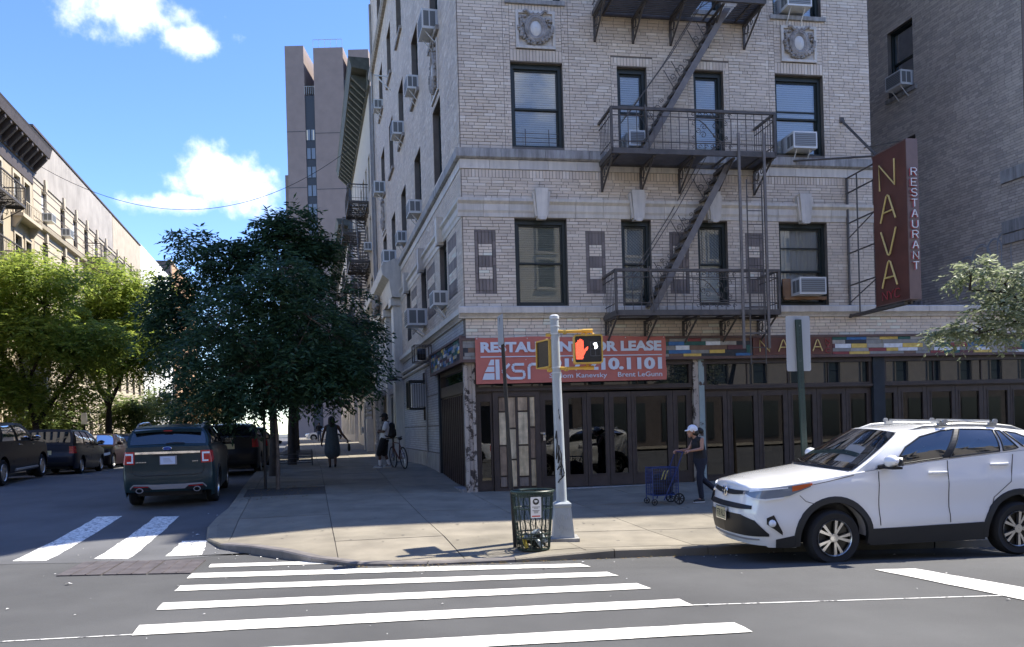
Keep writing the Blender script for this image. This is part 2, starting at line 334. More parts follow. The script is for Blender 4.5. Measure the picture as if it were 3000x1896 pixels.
# ------------------------------------------------------------------ roads
def sheet(name, m, xs, ys, dz, keep=None, fx=None):
    b = MB(); P = []
    for y in ys:
        for x in xs:
            X = fx(x, y) if fx else x
            P.append((X, y, G(X, y)+dz))
    n = len(xs)
    F = [(j*n+i, j*n+i+1, (j+1)*n+i+1, (j+1)*n+i) for j in range(len(ys)-1) for i in range(n-1)]
    b.add(P, F); o = b.build(name, m, kind='structure'); return o
xs = [-900, -300, -120]+[-60+4*i for i in range(10)]+[-20+.8*i for i in range(51)]+[24, 30, 40, 60, 120, 300, 900]
ys = [-900, -200, -60, -20, 0, 4, 6, 8]+[9+.5*i for i in range(40)]+[30, 33, 37, 42, 50, 60, 80, 120, 200, 500, 900]
sheet('ground', M['lawn'], xs, ys, -.03)
sheet('avenue_road', M['asph'], [-90, -60, -40, -30]+[-20+.8*i for i in range(51)]+[24, 30, 40, 60, 90], [-12, -6, 0, 4, 6, 8]+[9+.5*i for i in range(14)]+[16, 17.5, 19], 0.)
ysd = [12.1+.35*i for i in range(12)]+[16.5+.7*i for i in range(20)]+[31, 34, 38, 44, 52, 64, 80, 110, 150]
def sidex(t, y):
    l, r = -16.7-.2515*(y-19.8), -5.2-.2515*(y-19.8)
    if y < 17: l = -40+0*y; r = -4.0-.28*(y-12.1)
    return l+(r-l)*t
b = MB(); rows = []
for y in ysd:
    row = []
    for i in range(31):
        t = i/30; X = sidex(t, y); yy = y
        if y < 12.2: yy = 12.15+.5*ss(-5.2, -3.9, X)+.05*math.sin(X*3.1)+.03*math.sin(X*11)
        row.append((X, yy, G(X, yy)+.004))
    rows.append(row)
b.grid(rows); b.build('side_street_road', M['asph2'], kind='structure')
# ------------------------------------------------------------------ painted markings
def stripe(parent, m, q, nu=10, nv=2, dz=.009, jit=.012):
    """q: four ground corners a,b,c,d (a-b is the long edge)"""
    a, b2, c, d = [Vector((x, y, 0)) for x, y in q]; mb = MB(); rows = []
    for j in range(nv+1):
        row = []
        for i in range(nu+1):
            t, s_ = i/nu, j/nv
            p = a.lerp(b2, t).lerp(d.lerp(c, t), s_)
            e = rnd.uniform(-jit, jit) if (i in (0, nu) or j in (0, nv)) else 0
            row.append((p.x+e, p.y+e*.7, G(p.x, p.y)+dz))
        rows.append(row)
    mb.grid(rows); return mb.build('stripe', m, parent)
cw = struct('crosswalk_marking')
for q in [((-4.37,11.60),(.47,11.62),(.70,11.40),(-4.30,11.31)), ((-4.36,10.86),(.88,10.86),(.98,10.56),(-4.27,10.49)),
          ((-4.16,9.99),(1.15,10.12),(1.24,9.83),(-4.08,9.65)), ((-3.94,8.98),(1.39,9.34),(1.5,9.02),(-3.85,8.62)),
          ((-3.71,7.95),(1.70,8.45),(1.78,8.13),(-3.60,7.54)), ((-3.5,6.86),(1.99,7.40),(2.05,7.05),(-3.4,6.48)), ((-3.3,5.9),(2.2,6.4),(2.3,6.05),(-3.2,5.5))]:
    stripe(cw, M['paint'], q, 24)
cw2 = struct('side_crosswalk_marking')
for q in [((-7.75,12.42),(-8.95,17.35),(-8.42,17.35),(-7.18,12.36)), ((-6.48,12.40),(-7.62,17.15),(-7.10,17.10),(-5.90,12.32)), ((-5.40,12.48),(-5.78,14.02),(-5.33,14.0),(-4.86,12.52))]:
    stripe(cw2, M['paint2'], q, 16)
ll = struct('lane_line')
stripe(ll, M['paint'], ((4.33,9.77),(4.81,9.76),(5.75,7.6),(5.05,7.85)), 4, 10)
stripe(ll, M['paint2'], ((-9,7.0),(-3.62,7.60),(-3.62,7.575),(-9,6.97)), 12, 1, .006, .004)
stripe(ll, M['paint2'], ((1.78,8.17),(6.5,8.23),(6.5,8.205),(1.78,8.145)), 12, 1, .006, .004)
# ------------------------------------------------------------------ steel plates set in the road
for i, (lab, q) in enumerate([('rusty steel road plate, left of the three beside the painted stripes', ((-6.23,10.95),(-5.62,10.93),(-5.86,12.08),(-6.47,12.12))),
                     ('rusty steel road plate in the middle of the three beside the painted stripes', ((-5.59,10.93),(-4.99,10.90),(-5.23,12.04),(-5.83,12.08))),
                     ('rusty steel road plate, right of the three, nearest the white crossing', ((-4.96,10.90),(-4.38,10.87),(-4.60,12.0),(-5.20,12.04)))]):
    mb = MB(); top = [Vector((x, y, .016)) for x, y in q]; n = 4
    mb.add([p-Vector((0, 0, .014)) for p in top]+top, [(4,5,6,7)]+[(k, (k+1) % 4, 4+(k+1) % 4, 4+k) for k in range(4)])
    c = sum(top, Vector())/4
    for s_ in (.33, .66):     # raised ribs
        a, b2 = top[0].lerp(top[1], s_), top[3].lerp(top[2], s_)
        mb.tube([a+Vector((0,0,.002)), b2+Vector((0,0,.002))], .008, 4)
    o = mb.build('steel_plate', M['steel']); tag(o, lab, 'steel plate', 'steel plates in the road')
# ------------------------------------------------------------------ kerb and sidewalk
KERB = [(42, 18.4), (20, 14.8), (12, 13.45), (8, 12.78), (5, 12.28), (4, 12.08), (2.8, 11.75), (1.4, 11.42), (0, 11.14), (-1.2, 11.0), (-2.2, 11.12), (-2.9, 11.48), (-3.45, 11.95), (-4.1, 12.5), (-4.8, 13.15),
        (-5.35, 14.0), (-5.7, 15.0), (-5.95, 16.2), (-6.15, 17.4), (-6.36, 18.3)]
KERB += [(-6.36-.2515*(y-18.3), y) for y in (20, 22, 24, 26, 28.5, 31, 34, 38, 43, 50, 60, 75, 95, 130)]
def offset(line, d):
    out = []
    for i, p in enumerate(line):
        a = Vector(line[max(0, i-1)]); c = Vector(line[min(len(line)-1, i+1)]); t = (c-a).normalized()
        out.append((p[0]+t.y*d, p[1]-t.x*d))
    return out
inner = offset(KERB, .17)
ks = struct('kerb')
def resample(line, step):
    out = [line[0]]
    for a, b2 in zip(line, line[1:]):
        L = math.dist(a, b2); n = max(1, round(L/step))
        out += [(a[0]+(b2[0]-a[0])*k/n, a[1]+(b2[1]-a[1])*k/n) for k in range(1, n+1)]
    return out
for (o0, o1), (i0, i1) in zip(zip(KERB, KERB[1:]), zip(inner, inner[1:])):
    L = math.dist(o0, o1); n = max(1, min(6, round(L/1.3)))
    for k in range(n):
        t0, t1 = k/n+.004, (k+1)/n-.004
        A, B = [(lerp(o0[0], o1[0], t), lerp(o0[1], o1[1], t)) for t in (t0, t1)]
        D, Cc = [(lerp(i0[0], i1[0], t), lerp(i0[1], i1[1], t)) for t in (t0, t1)]
        mb = MB(); h = .004
        tp = [Vector((p[0], p[1], SW(*p)+h)) for p in (A, B, Cc, D)]
        ch = [Vector((p[0]+(q[0]-p[0])*.12, p[1]+(q[1]-p[1])*.12, SW(*p)+h)) for p, q in ((A, D), (B, Cc))]
        lo = [Vector((p[0], p[1], G(*p)-.05)) for p in (A, B)]; hi = [Vector((p[0], p[1], SW(*p)+h-.02)) for p in (A, B)]
        mb.add([*ch, tp[2], tp[3], *hi, *lo], [(0,1,2,3), (4,5,1,0), (6,7,5,4)])
        mb.build('kerb_stone', M['kerb'] if o0[0] > -4.5 and o0[0] < 0.5 else M['slab'], ks)
poly = inner + [(CX+US[0]*114-US[1]*-.3, CY+US[1]*114), (CX+.3, CY+.35), (CX+UF[0]*44, CY+UF[1]*44+.3)]
def clip(poly, cell):
    out = [Vector(p) for p in poly]
    for a, b2 in zip(cell, cell[1:]+cell[:1]):
        e = b2-a; inp = out; out = []
        if not inp: break
        side = lambda p: e.x*(p.y-a.y)-e.y*(p.x-a.x)
        for i, q in enumerate(inp):
            p = inp[i-1]; sp, sq = side(p), side(q)
            if (sp >= 0) != (sq >= 0): out.append(p+(q-p)*(sp/(sp-sq)))
            if sq >= 0: out.append(q)
    return out
sw = struct('sidewalk'); base = MB()
c0 = Vector((CX, CY)); ua = Vector(UF); ub = Vector(US)
for j in range(-7, 62):
    for i in range(-5, 22):
        du, dv = 1.72, 1.66
        g = .007
        def cell(gp): return [c0+ua*(i*du+gp)+ub*(j*dv+gp), c0+ua*((i+1)*du-gp)+ub*(j*dv+gp), c0+ua*((i+1)*du-gp)+ub*((j+1)*dv-gp), c0+ua*(i*du+gp)+ub*((j+1)*dv-gp)]
        full = clip(poly, cell(0))
        if len(full) < 3: continue
        cl = []
        for p in full:
            if not cl or (p-cl[-1]).length > 1e-4: cl.append(p)
        if len(cl) > 2 and (cl[0]-cl[-1]).length < 1e-4: cl.pop()
        ar = abs(sum(a.x*b2.y-a.y*b2.x for a, b2 in zip(cl, cl[1:]+cl[:1])))/2
        if len(cl) < 3 or ar < .01: continue
        base.add([(p.x, p.y, SW(p.x, p.y)-.012) for p in cl], [tuple(range(len(cl)))])
        cc = sum(cl, Vector((0, 0)))/len(cl)
        if 18.6 < cc.y < 21.2 and lat(cc.x, cc.y) < -4.9: continue   # the tree pit
        sl_ = clip(poly, cell(g)); cl = []
        for p in sl_:
            if not cl or (p-cl[-1]).length > 1e-4: cl.append(p)
        if len(cl) < 3: continue
        dz = rnd.uniform(-.003, .003); n = len(cl); mb = MB()
        mb.add([(p.x, p.y, SW(p.x, p.y)+dz) for p in cl]+[(p.x, p.y, SW(p.x, p.y)-.03) for p in cl], [tuple(range(n))]+[(k, n+k, n+(k+1) % n, (k+1) % n) for k in range(n)])
        mb.build('paving_slab', M['slab'], sw)
base.build('slab_bed', M['joint'], sw)
mb = MB(); rows = [[(lerp(-6.35, -4.3, i/8)-.2515*(y-19.8), y, SW(lerp(-6.35, -4.3, i/8)-.2515*(y-19.8), y)-.025+rnd.uniform(-.012, .010)) for i in range(9)] for y in [17.8+.45*k for k in range(10)]]
mb.grid(rows); mb.build('tree_pit_soil', M['soil'], kind='structure')
# pavement across the side street
ls = struct('far_sidewalk'); mb = MB(); yl = [17+2.2*i for i in range(22)]+[70, 85, 105, 140]
for y0, y1 in zip(yl, yl[1:]):
    m2 = MB(); f = lambda v, y: (v-.2515*(y-19.8), y)
    q = [f(-16.2, y0+.01), f(-16.2, y1-.01), f(-20.9, y1-.01), f(-20.9, y0+.01)]
    tp = [Vector((x, y, G(x, y)+.13)) for x, y in q]
    m2.add(tp+[p-Vector((0, 0, .2)) for p in tp], [(0,1,2,3), (0,4,5,1), (3,7,4,0)]); m2.build('paving_slab', M['slab'], ls)
# ------------------------------------------------------------------ litter
mb = MB()
for _ in range(150):
    x, y = rnd.uniform(-9, 6), rnd.uniform(6.8, 13.5)
    if rnd.random() < .5: k = rnd.choice(KERB[3:19]); x, y = k[0]+rnd.uniform(-.5, .4), k[1]-rnd.uniform(0, .5)
    s_ = rnd.uniform(.006, .022)*(2.2 if rnd.random() < .08 else 1); q = rnd.uniform(0, 6.3); z = G(x, y)+.012
    dx, dy = math.cos(q)*s_, math.sin(q)*s_
    mb.quad((x-dx, y-dy, z), (x+dy*.7, y-dx*.7, z+s_*.3), (x+dx, y+dy, z+.003), (x-dy*.7, y+dx*.7, z+s_*.4))
mb.build('litter', M['litter'], kind='stuff')
mb = MB()
for _ in range(420):
    k = rnd.random(); x, y = (rnd.uniform(-6.3, -4.8), rnd.uniform(18.3, 21.2)) if k < .5 else (rnd.uniform(-5, 3), 0)
    if k >= .5: y = 11.0+abs(x+1.2)*.2-rnd.uniform(.02, .25) if x > -2 else 11.0+(-2-x)*.9-rnd.uniform(.05, .3)
    s_ = rnd.uniform(.012, .03); q = rnd.uniform(0, 6.3); z = (SW(x, y) if k < .5 else G(x, y))+.012; dx, dy = math.cos(q)*s_, math.sin(q)*s_
    mb.quad((x-dx, y-dy, z), (x+dy*.5, y-dx*.5, z+.006), (x+dx, y+dy, z), (x-dy*.5, y+dx*.5, z+.01))
mb.build('fallen_leaves', M['leaf_tan'], kind='stuff')

mb = MB()      # old chewing gum and tar spots
for _ in range(420):
    x, y = rnd.uniform(-7.5, 9), rnd.uniform(11.6, 24)
    if lat(x, y) < -5.6 or (y > 19.3+.168*(x+1.08) and x > -1.3) or lat(x, y) > -1.4 and y > 19.5: continue
    if y < 11.4+max(0., x+1)*.25 or (x < -2 and y < 11.2+(-2-x)*.95): continue
    r = rnd.uniform(.012, .035); z = SW(x, y)+.006; mb.add([(x+r*math.cos(k*1.05)*rnd.uniform(.7, 1.2), y+r*math.sin(k*1.05)*rnd.uniform(.7, 1.2), z) for k in range(6)], [tuple(range(6))])
mb.build('gum_spots', mat('gum', (.07,.065,.058), .8), kind='stuff')
# ------------------------------------------------------------------ wall building helpers
def cuts(lo, hi, vals): return sorted({lo, hi, *[v for v in vals if lo < v < hi]})
def wall_sheet(mb, fr, u0, u1, z0, z1, holes=(), depth=.3, d=0.):
    us = cuts(u0, u1, [x for h in holes for x in h[:2]]); zs = cuts(z0, z1, [x for h in holes for x in h[2:]])
    for a, b2 in zip(us, us[1:]):
        for c, e in zip(zs, zs[1:]):
            m_, n_ = (a+b2)/2, (c+e)/2
            if not any(h[0] < m_ < h[1] and h[2] < n_ < h[3] for h in holes): mb.quad(fr(a, d, c), fr(b2, d, c), fr(b2, d, e), fr(a, d, e))
    for a, b2, c, e in holes:
        D = d-depth
        for p, q in (((a, c), (a, e)), ((a, e), (b2, e)), ((b2, e), (b2, c)), ((b2, c), (a, c))):
            mb.quad(fr(p[0], d, p[1]), fr(q[0], d, q[1]), fr(q[0], D, q[1]), fr(p[0], D, p[1]))
def lay(out, u0, u1, z0, z1, holes=(), L=.30, hc=.079, g=.0115, hdr=.25):
    n = max(1, round((z1-z0)/hc)); hc = (z1-z0)/n
    for i in range(n):
        a, b2 = z0+i*hc+g/2, z0+(i+1)*hc-g/2; zc = (a+b2)/2; ints = [(u0, u1)]
        for h in holes:
            if h[2] < zc < h[3]:
                nx = []
                for p, q in ints:
                    if h[1] <= p or h[0] >= q: nx.append((p, q)); continue
                    if h[0] > p: nx.append((p, h[0]))
                    if h[1] < q: nx.append((h[1], q))
                ints = nx
        for p, q in ints:
            x = p; first = (i % 2)*L*.5 if (i % 4) < 3 else L*.28
            while x < q-.02:
                l = first if first > .03 else (L*.45 if rnd.random() < hdr*.6 else L); first = 0
                y = min(q, x+l)
                if q-y < .05: y = q
                out.append((x+g/2, y-g/2, a, b2)); x = y
def soldier(out, u0, u1, z0, z1, w=.085, g=.012):
    n = max(1, round((u1-u0)/w)); w = (u1-u0)/n
    for k in range(n): out.append((u0+k*w+g/2, u0+(k+1)*w-g/2, z0+g/2, z1-g/2))
def brick_mass(name, fr, lst, m, parent, proud=.013):
    mb = MB()
    for a, b2, c, e in lst: mb.box(fr, a, b2, -.004, proud+rnd.uniform(-.003, .003), c, e, False)
    return mb.build(name, m, parent, kind='stuff')
def blocks(name, fr, prof, u0, u1, L, m, parent, dz=0.):
    """moulding cut into separate stone blocks that share one mesh"""
    n = max(1, round((u1-u0)/L)); L = (u1-u0)/n; first = None
    for k in range(n):
        if first is None:
            mb = MB(); mb.sweep(fr, [(d, z+dz) for d, z in prof], u0+.004, u0+L-.004); first = mb.build(name, m, parent)
        else:
            c = first.copy(); COL.objects.link(c); c.location = first.location+fr.U*(L*k); OFF[c.name] = OFF[first.name]
def window(par, fr, u0, u1, z0, z1, rec=.12, top='blind', bot='blind', mid=.5, bw=.09, fm=None, slat=.055, extra=None, drop=0., pane=None):
    fm = fm or M['frame']; w = MB(); D = -rec; zm = lerp(z0, z1, mid)
    w.box(fr, u0+.004, u0+bw, D-.16, D, z0, z1); w.box(fr, u1-bw, u1-.004, D-.16, D, z0, z1)
    w.box(fr, u0+bw, u1-bw, D-.16, D-.002, z1-bw*1.3, z1-.002); w.box(fr, u0+bw, u1-bw, D-.16, D+.02, z0+.002, z0+.07)
    a, b2 = u0+bw, u1-bw; zt = z1-bw*1.3; zb = z0+.07; s_ = .045
    for lo, hi, dd in ((zm-.02, zt, -.06), (zb, zm+.02, -.10)):
        w.box(fr, a, a+s_, D+dd-.035, D+dd, lo, hi); w.box(fr, b2-s_, b2, D+dd-.035, D+dd, lo, hi)
        w.box(fr, a+s_, b2-s_, D+dd-.035, D+dd-.001, hi-s_, hi); w.box(fr, a+s_, b2-s_, D+dd-.035, D+dd-.001, lo, lo+s_)
    if extra:
        for z in extra: w.box(fr, a, b2, D-.10, D-.055, z-.015, z+.015)
    o = w.build('window', fm, par)
    for lo, hi, dd, st in ((zm+.02, zt-.04, -.08, top), (zb+.04, zm-.02, -.12, bot)):
        MB().box(fr, a+.04, b2-.04, D+dd-.006, D+dd, lo, hi).build('pane', pane or M['glass'], o)
        if st in ('blind', 'dblind'):
            bl = MB(); n = max(2, int((hi-lo)/slat)); h = (hi-lo)/n
            for k in range(n):
                z = lo+k*h; tl = .010+.004*rnd.random()
                bl.quad(fr(a+.02, D+dd-.035, z), fr(b2-.02, D+dd-.035, z), fr(b2-.02, D+dd-.035-tl, z+h), fr(a+.02, D+dd-.035-tl, z+h))
            bl.build('blind', M['blind'] if st == 'blind' else M['dblind'], o)
        elif st == 'curtain':
            bl = MB(); n = 26; row = [(lerp(a, b2, k/n), D+dd-.06+.018*math.sin(k*1.9)+.012*math.sin(k*4.7)) for k in range(n+1)]
            bl.grid([[fr(u, d, lo-.02) for u, d in row], [fr(u, d, hi+.02) for u, d in row]]); bl.build('curtain', M['curtain'], o)
        elif st == 'grille':
            bl = MB(); n = 7; hh = (hi-lo)/11; ww = (b2-a)/n
            for k in range(n):
                for j in range(11):
                    u, z = a+(k+.5)*ww, lo+(j+.5)*hh
                    for q in (-1, 1):
                        p = [fr(u+q*ww*.5*t, D+dd-.03, z+hh*.5*y) for t, y in ((.15, -1), (.95, 0), (.15, 1))]
                        bl.tube(p, .008, 4, False)
            bl.build('scissor_grille', M['signback'], o)
            bl = MB(); bl.quad(fr(a, D+dd-.07, lo), fr(b2, D+dd-.07, lo), fr(b2, D+dd-.07, hi), fr(a, D+dd-.07, hi)); bl.build('curtain', M['curtain'], o)
    return o
FONT_CACHE = {}
def text(body, parent, fr, u0, u1, z0, z1, d, m, bold=.0, ext=.004, name='lettering', spacing=1.):
    """flat lettering fitted into a rectangle of a wall frame"""
    cu = bpy.data.curves.new(name, 'FONT'); cu.body = body; cu.size = 1; cu.offset = bold; cu.extrude = 0; cu.space_character = spacing; cu.resolution_u = 3
    o = bpy.data.objects.new(name, cu); COL.objects.link(o)
    bpy.context.view_layer.update()
    me = bpy.data.meshes.new_from_object(o.evaluated_get(bpy.context.evaluated_depsgraph_get())); bpy.data.objects.remove(o); bpy.data.curves.remove(cu)
    co = np.zeros(len(me.vertices)*3); me.vertices.foreach_get('co', co); co = co.reshape(-1, 3)
    a, b2 = co.min(0), co.max(0); sx, sz = (u1-u0)/(b2[0]-a[0]), (z1-z0)/(b2[1]-a[1])
    vs_ = [fr(u0+(x-a[0])*sx, d, z0+(y-a[1])*sz) for x, y, _ in co]
    mb = MB(); mb.add(vs_, [tuple(p.vertices) for p in me.polygons]); bpy.data.meshes.remove(me)
    return mb.build(name, m, parent)
STROKE = {'N': [[(0,0),(0,1),(1,0),(1,1)]], 'A': [[(0,0),(.42,.95),(.5,1),(.58,.95),(1,0)], [(.16,.36),(.84,.36)]], 'V': [[(0,1),(.42,.05),(.5,0),(.58,.05),(1,1)]],
          'Y': [[(0,1),(.5,.5),(1,1)], [(.5,.5),(.5,0)]], 'C': [[(1,.85),(.75,1),(.25,1),(0,.75),(0,.25),(.25,0),(.75,0),(1,.15)]], 'T': [[(0,1),(1,1)], [(.5,1),(.5,0)]],
          'R': [[(0,0),(0,1),(.75,1),(1,.85),(1,.65),(.75,.5),(0,.5)], [(.55,.5),(1,0)]], 'E': [[(1,1),(0,1),(0,0),(1,0)], [(0,.5),(.8,.5)]], 'U': [[(0,1),(0,.2),(.2,0),(.8,0),(1,.2),(1,1)]],
          'S': [[(1,.85),(.75,1),(.25,1),(0,.8),(.1,.58),(.9,.42),(1,.2),(.75,0),(.25,0),(0,.15)]], 'K': [[(0,0),(0,1)], [(.9,1),(.05,.5),(.9,0)]]}
def neon(mb, ch, fr, u0, u1, z0, z1, d, r):
    for st in STROKE[ch]: mb.tube([fr(lerp(u0, u1, x), d, lerp(z0, z1, y)) for x, y in st], r, 6)
# ------------------------------------------------------------------ the corner apartment building
BH = 27.8
bld = thing('apartment_building', 'grey brick corner apartment building with cream stone bands and a closed restaurant at street level', 'building', (CX, CY, .2))
FW = 11.05; SL = 24.0
WU = [(1.30, 2.62), (4.04, 4.82), (6.08, 6.89), (8.33, 9.69)]
hF = [(a, b2, z0, z1) for a, b2 in WU for z0, z1 in ((4.86, 7.02), (8.80, 10.91), (12.45, 14.6))]
SU3 = [(2.65, 4.05), (6.75, 8.30), (10.85, 12.4), (14.65, 16.2), (18.5, 20.2)]
SU2 = [(2.30, 3.50), (6.22, 7.40), (10.3, 11.5)]
hS = [(a, b2, z0, z1) for a, b2 in SU3 for z0, z1 in ((8.95, 11.1), (13.0, 15.15), (17.0, 19.1), (21.1, 23.2))]+[(a, b2, 5.2, 7.02) for a, b2 in SU2]+[(6.9, 7.7, 2.15, 3.75)]
core = MB()
wall_sheet(core, FF, 0, FW, 4.03, BH, hF, .3); wall_sheet(core, SF, 0.0, SL, 4.1, BH, [h for h in hS if h[2] > 4], .3)
wall_sheet(core, SF, 4.2, SL, -.2, 4.1, [h for h in hS if h[2] < 4], .3)
core.build('wall', M['mortar'], bld)
# closing walls, floors and roof; unseen flank skewed along the sun's bearing to let light through the gap
A = FF(FW, 0, 0); Bc = SF(SL, 0, 0); e_ = Vector((math.sin(rad(SUN_AZ)), math.cos(rad(SUN_AZ)), 0)); Dc = Bc+e_*12.5; A2 = A+Vector((US[0], US[1], 0))*15
sh = MB()
for p, q in ((A, A2), (A2, Dc), (Dc, Bc)): sh.quad(p, q, q+Vector((0, 0, BH)), p+Vector((0, 0, BH)))
sh.build('flank_wall', M['stucco'], bld)
sh = MB(); ring = [FF(0, 0, 0), A, A2, Dc, Bc]
for z in (4.3, 8.3, 12.1, 16, 20, 24, BH-.4): sh.quad(*[p+Vector((0, 0, z)) for p in ring])
sh.build('roof', M['room'], bld)
# bricks of the avenue front
pan = [(.29, .81, 5.15, 6.75), (3.10, 3.60, 5.15, 6.75), (5.31, 5.82, 5.15, 6.75), (7.38, 7.86, 5.15, 6.75)]
cart = [(1.46, 2.46, 11.24, 12.18), (8.52, 9.52, 11.24, 12.18)]
lst = []; soldiers = []
lay(lst, 0.01, FW-.01, 4.84, 7.04, hF+pan)
lay(lst, 0.01, FW-.01, 7.50, 8.02); soldier(soldiers, 0.01, FW-.01, 8.02, 8.22)
bay = [(a-.17, b2+.17, 8.74, 14) for a, b2 in (WU[0], WU[3])]; nar = [(a-.16, b2+.16, 8.74, 11.15) for a, b2 in (WU[1], WU[2])]
lay(lst, 0.01, FW-.01, 8.74, 13.7, hF+bay+nar)
for a, b2 in (WU[0], WU[3]):
    lay(lst, a-.17, a, 8.74, 13.7, L=.17, hdr=0); lay(lst, b2, b2+.17, 8.74, 13.7, L=.17, hdr=0)
    soldier(soldiers, a, b2, 10.93, 11.22); soldier(soldiers, a, b2, 12.2, 12.34)
    lay(lst, a, b2, 11.22, 12.2, [c for c in cart])
for a, b2 in (WU[1], WU[2]):
    lay(lst, a-.16, a, 8.74, 11.0, L=.16, hdr=0); lay(lst, b2, b2+.16, 8.74, 11.0, L=.16, hdr=0); soldier(soldiers, a-.16, b2+.16, 10.93, 11.14)
key = lambda t: (FF((t[0]+t[1])/2, 0, (t[2]+t[3])/2)-Vector((0, 0, CAMZ))).length
std = [t for t in lst if abs(t[1]-t[0]-.2885) < 1e-6]; near = set(sorted(std, key=key)[:292])
bm_ = None; R3 = Matrix.Rotation(FF.ang(), 4, 'Z'); base_p = Vector(OFF[bld.name])
for t in sorted(near, key=key):
    if bm_ is None:
        fr0 = Fr((0, 0, 0), (1, 0)); mb = MB(); c = .004; h = t[3]-t[2]
        mb.add([fr0(u, d, z) for d, e in ((.013, c), (.013-c, 0), (-.004, 0)) for u, z in ((e, e), (.2885-e, e), (.2885-e, h-e), (e, h-e))],
               [(0,1,2,3)]+[(r*4+k, r*4+4+k, r*4+4+(k+1) % 4, r*4+(k+1) % 4) for r in (0, 1) for k in range(4)])
        bo = mb.build('brick', M['brick']); bm_ = bo.data; bpy.data.objects.remove(bo)
    o = bpy.data.objects.new('brick', bm_); COL.objects.link(o); o.parent = bld
    o.matrix_local = Matrix.Translation(FF(t[0], rnd.uniform(-.002, .004), t[2])-base_p) @ R3
brick_mass('brick_courses', FF, [t for t in lst if t not in near], M['brick'], bld)
brick_mass('soldier_courses', FF, soldiers, M['brick'], bld)
lw_ = []; lay(lw_, 0.01, 15.7, 4.05, 4.54); brick_mass('painted_brick_courses', FF, lw_, M['wbrick'], bld)
# bricks of the side front
panS = [(.80, 2.10, 5.35, 6.9), (4.42, 6.05, 5.35, 6.9), (8.55, 10.1, 5.35, 6.9)]
ls_ = []
PORT = (13.3, 23.7, -1, 8.75)
lay(ls_, 0.01, SL, 4.84, 7.04, hS+panS+[PORT]); lay(ls_, 0.01, 13.3, 7.5, 8.22)
cartS = [(2.75, 4.0, 11.3, 12.75), (18.6, 20.1, 11.3, 12.75)]
lay(ls_, 0.01, SL, 8.74, 20.45, hS+cartS); lay(ls_, .01, SL, 20.8, 24.6, hS, hc=.12, L=.4)
brick_mass('side_brick_courses', SF, ls_, M['brick'], bld)
lp = []; lay(lp, 4.25, 13.3, 1.15, 3.9, hS); lay(lp, .2, 13.3, 4.2, 4.54, [(0, 4.9, 4, 4.2)]); brick_mass('painted_side_bricks', SF, lp, M['pbrick'], bld, .010)
# stone bands, cut into blocks
L1 = [(0, 4.54), (.06, 4.545), (.07, 4.58), (.12, 4.64), (.16, 4.66), (.16, 4.80), (.13, 4.825), (0, 4.84)]
BD = [(0, 7.04), (.03, 7.045), (.035, 7.14), (.06, 7.20), (.06, 7.35), (.085, 7.38), (.12, 7.42), (.12, 7.49), (0, 7.50)]
L2 = [(0, 8.46), (.07, 8.465), (.12, 8.50), (.13, 8.70), (0, 8.74)]
CB = [(0, 8.225), (.035, 8.228), (.035, 8.455), (0, 8.46)]
blocks('ledge_block', FF, L1, -.155, 15.7, 1.05, M['stone'], bld); blocks('ledge_block', SF, L1, .0, 13.3, 1.05, M['stone'], bld, -.004)
for u0, u1 in ((-.115, 1.80), (2.14, 4.28), (4.62, 6.32), (6.66, 8.84), (9.18, FW)): blocks('band_block', FF, BD, u0, u1, .62, M['stone'], bld)
blocks('band_block', SF, BD, 0, 13.3, .8, M['stone'], bld, -.004)
blocks('sill_block', FF, L2, -.125, FW, 1.1, M['gstone'], bld); blocks('sill_block', SF, L2, 0, SL, 1.2, M['gstone'], bld, -.004)
blocks('belt_block', FF, CB, -.03, FW, .72, M['stone'], bld); blocks('belt_block', SF, CB, 0, SL, .8, M['stone'], bld, -.003)
blocks('upper_belt', SF, [(0, 20.45), (.14, 20.47), (.22, 20.6), (.22, 20.72), (0, 20.8)], 0, SL, 2.4, M['relief'], bld)
blocks('roof_cornice', SF, [(0, BH-1.6), (.2, BH-1.5), (.3, BH-1), (.9, BH-.7), (1., BH-.2), (0, BH-.1)], -1, SL+.2, 3, M['gcorn'], bld)
blocks('roof_cornice', FF, [(0, BH-1.6), (.2, BH-1.5), (.3, BH-1), (.9, BH-.7), (1., BH-.2), (0, BH-.1)], -1, FW, 3, M['gcorn'], bld, .004)
def keystone(fr, u, par=bld, z0=6.98, z1=7.74):
    mb = MB(); h = z1-z0
    mb.prism(fr, [(u-.115, z0), (u+.115, z0), (u+.165, z1), (u-.165, z1)], 0, .20)
    for s_ in (-1, 1):
        mb.prism(fr, [(u+s_*.12, z0+.06), (u+s_*.16, z0+.06), (u+s_*.225, z1-.08), (u+s_*.175, z1-.08)][::s_], 0, .155)
    mb.box(fr, u-.075, u+.075, .18, .225, z0-.03, z0+.05); return mb.build('keystone', M['stone'], par)
for u in (1.97, 4.45, 6.49, 9.01): keystone(FF, u)
for u in (2.9, 6.8, 10.9): keystone(SF, u)
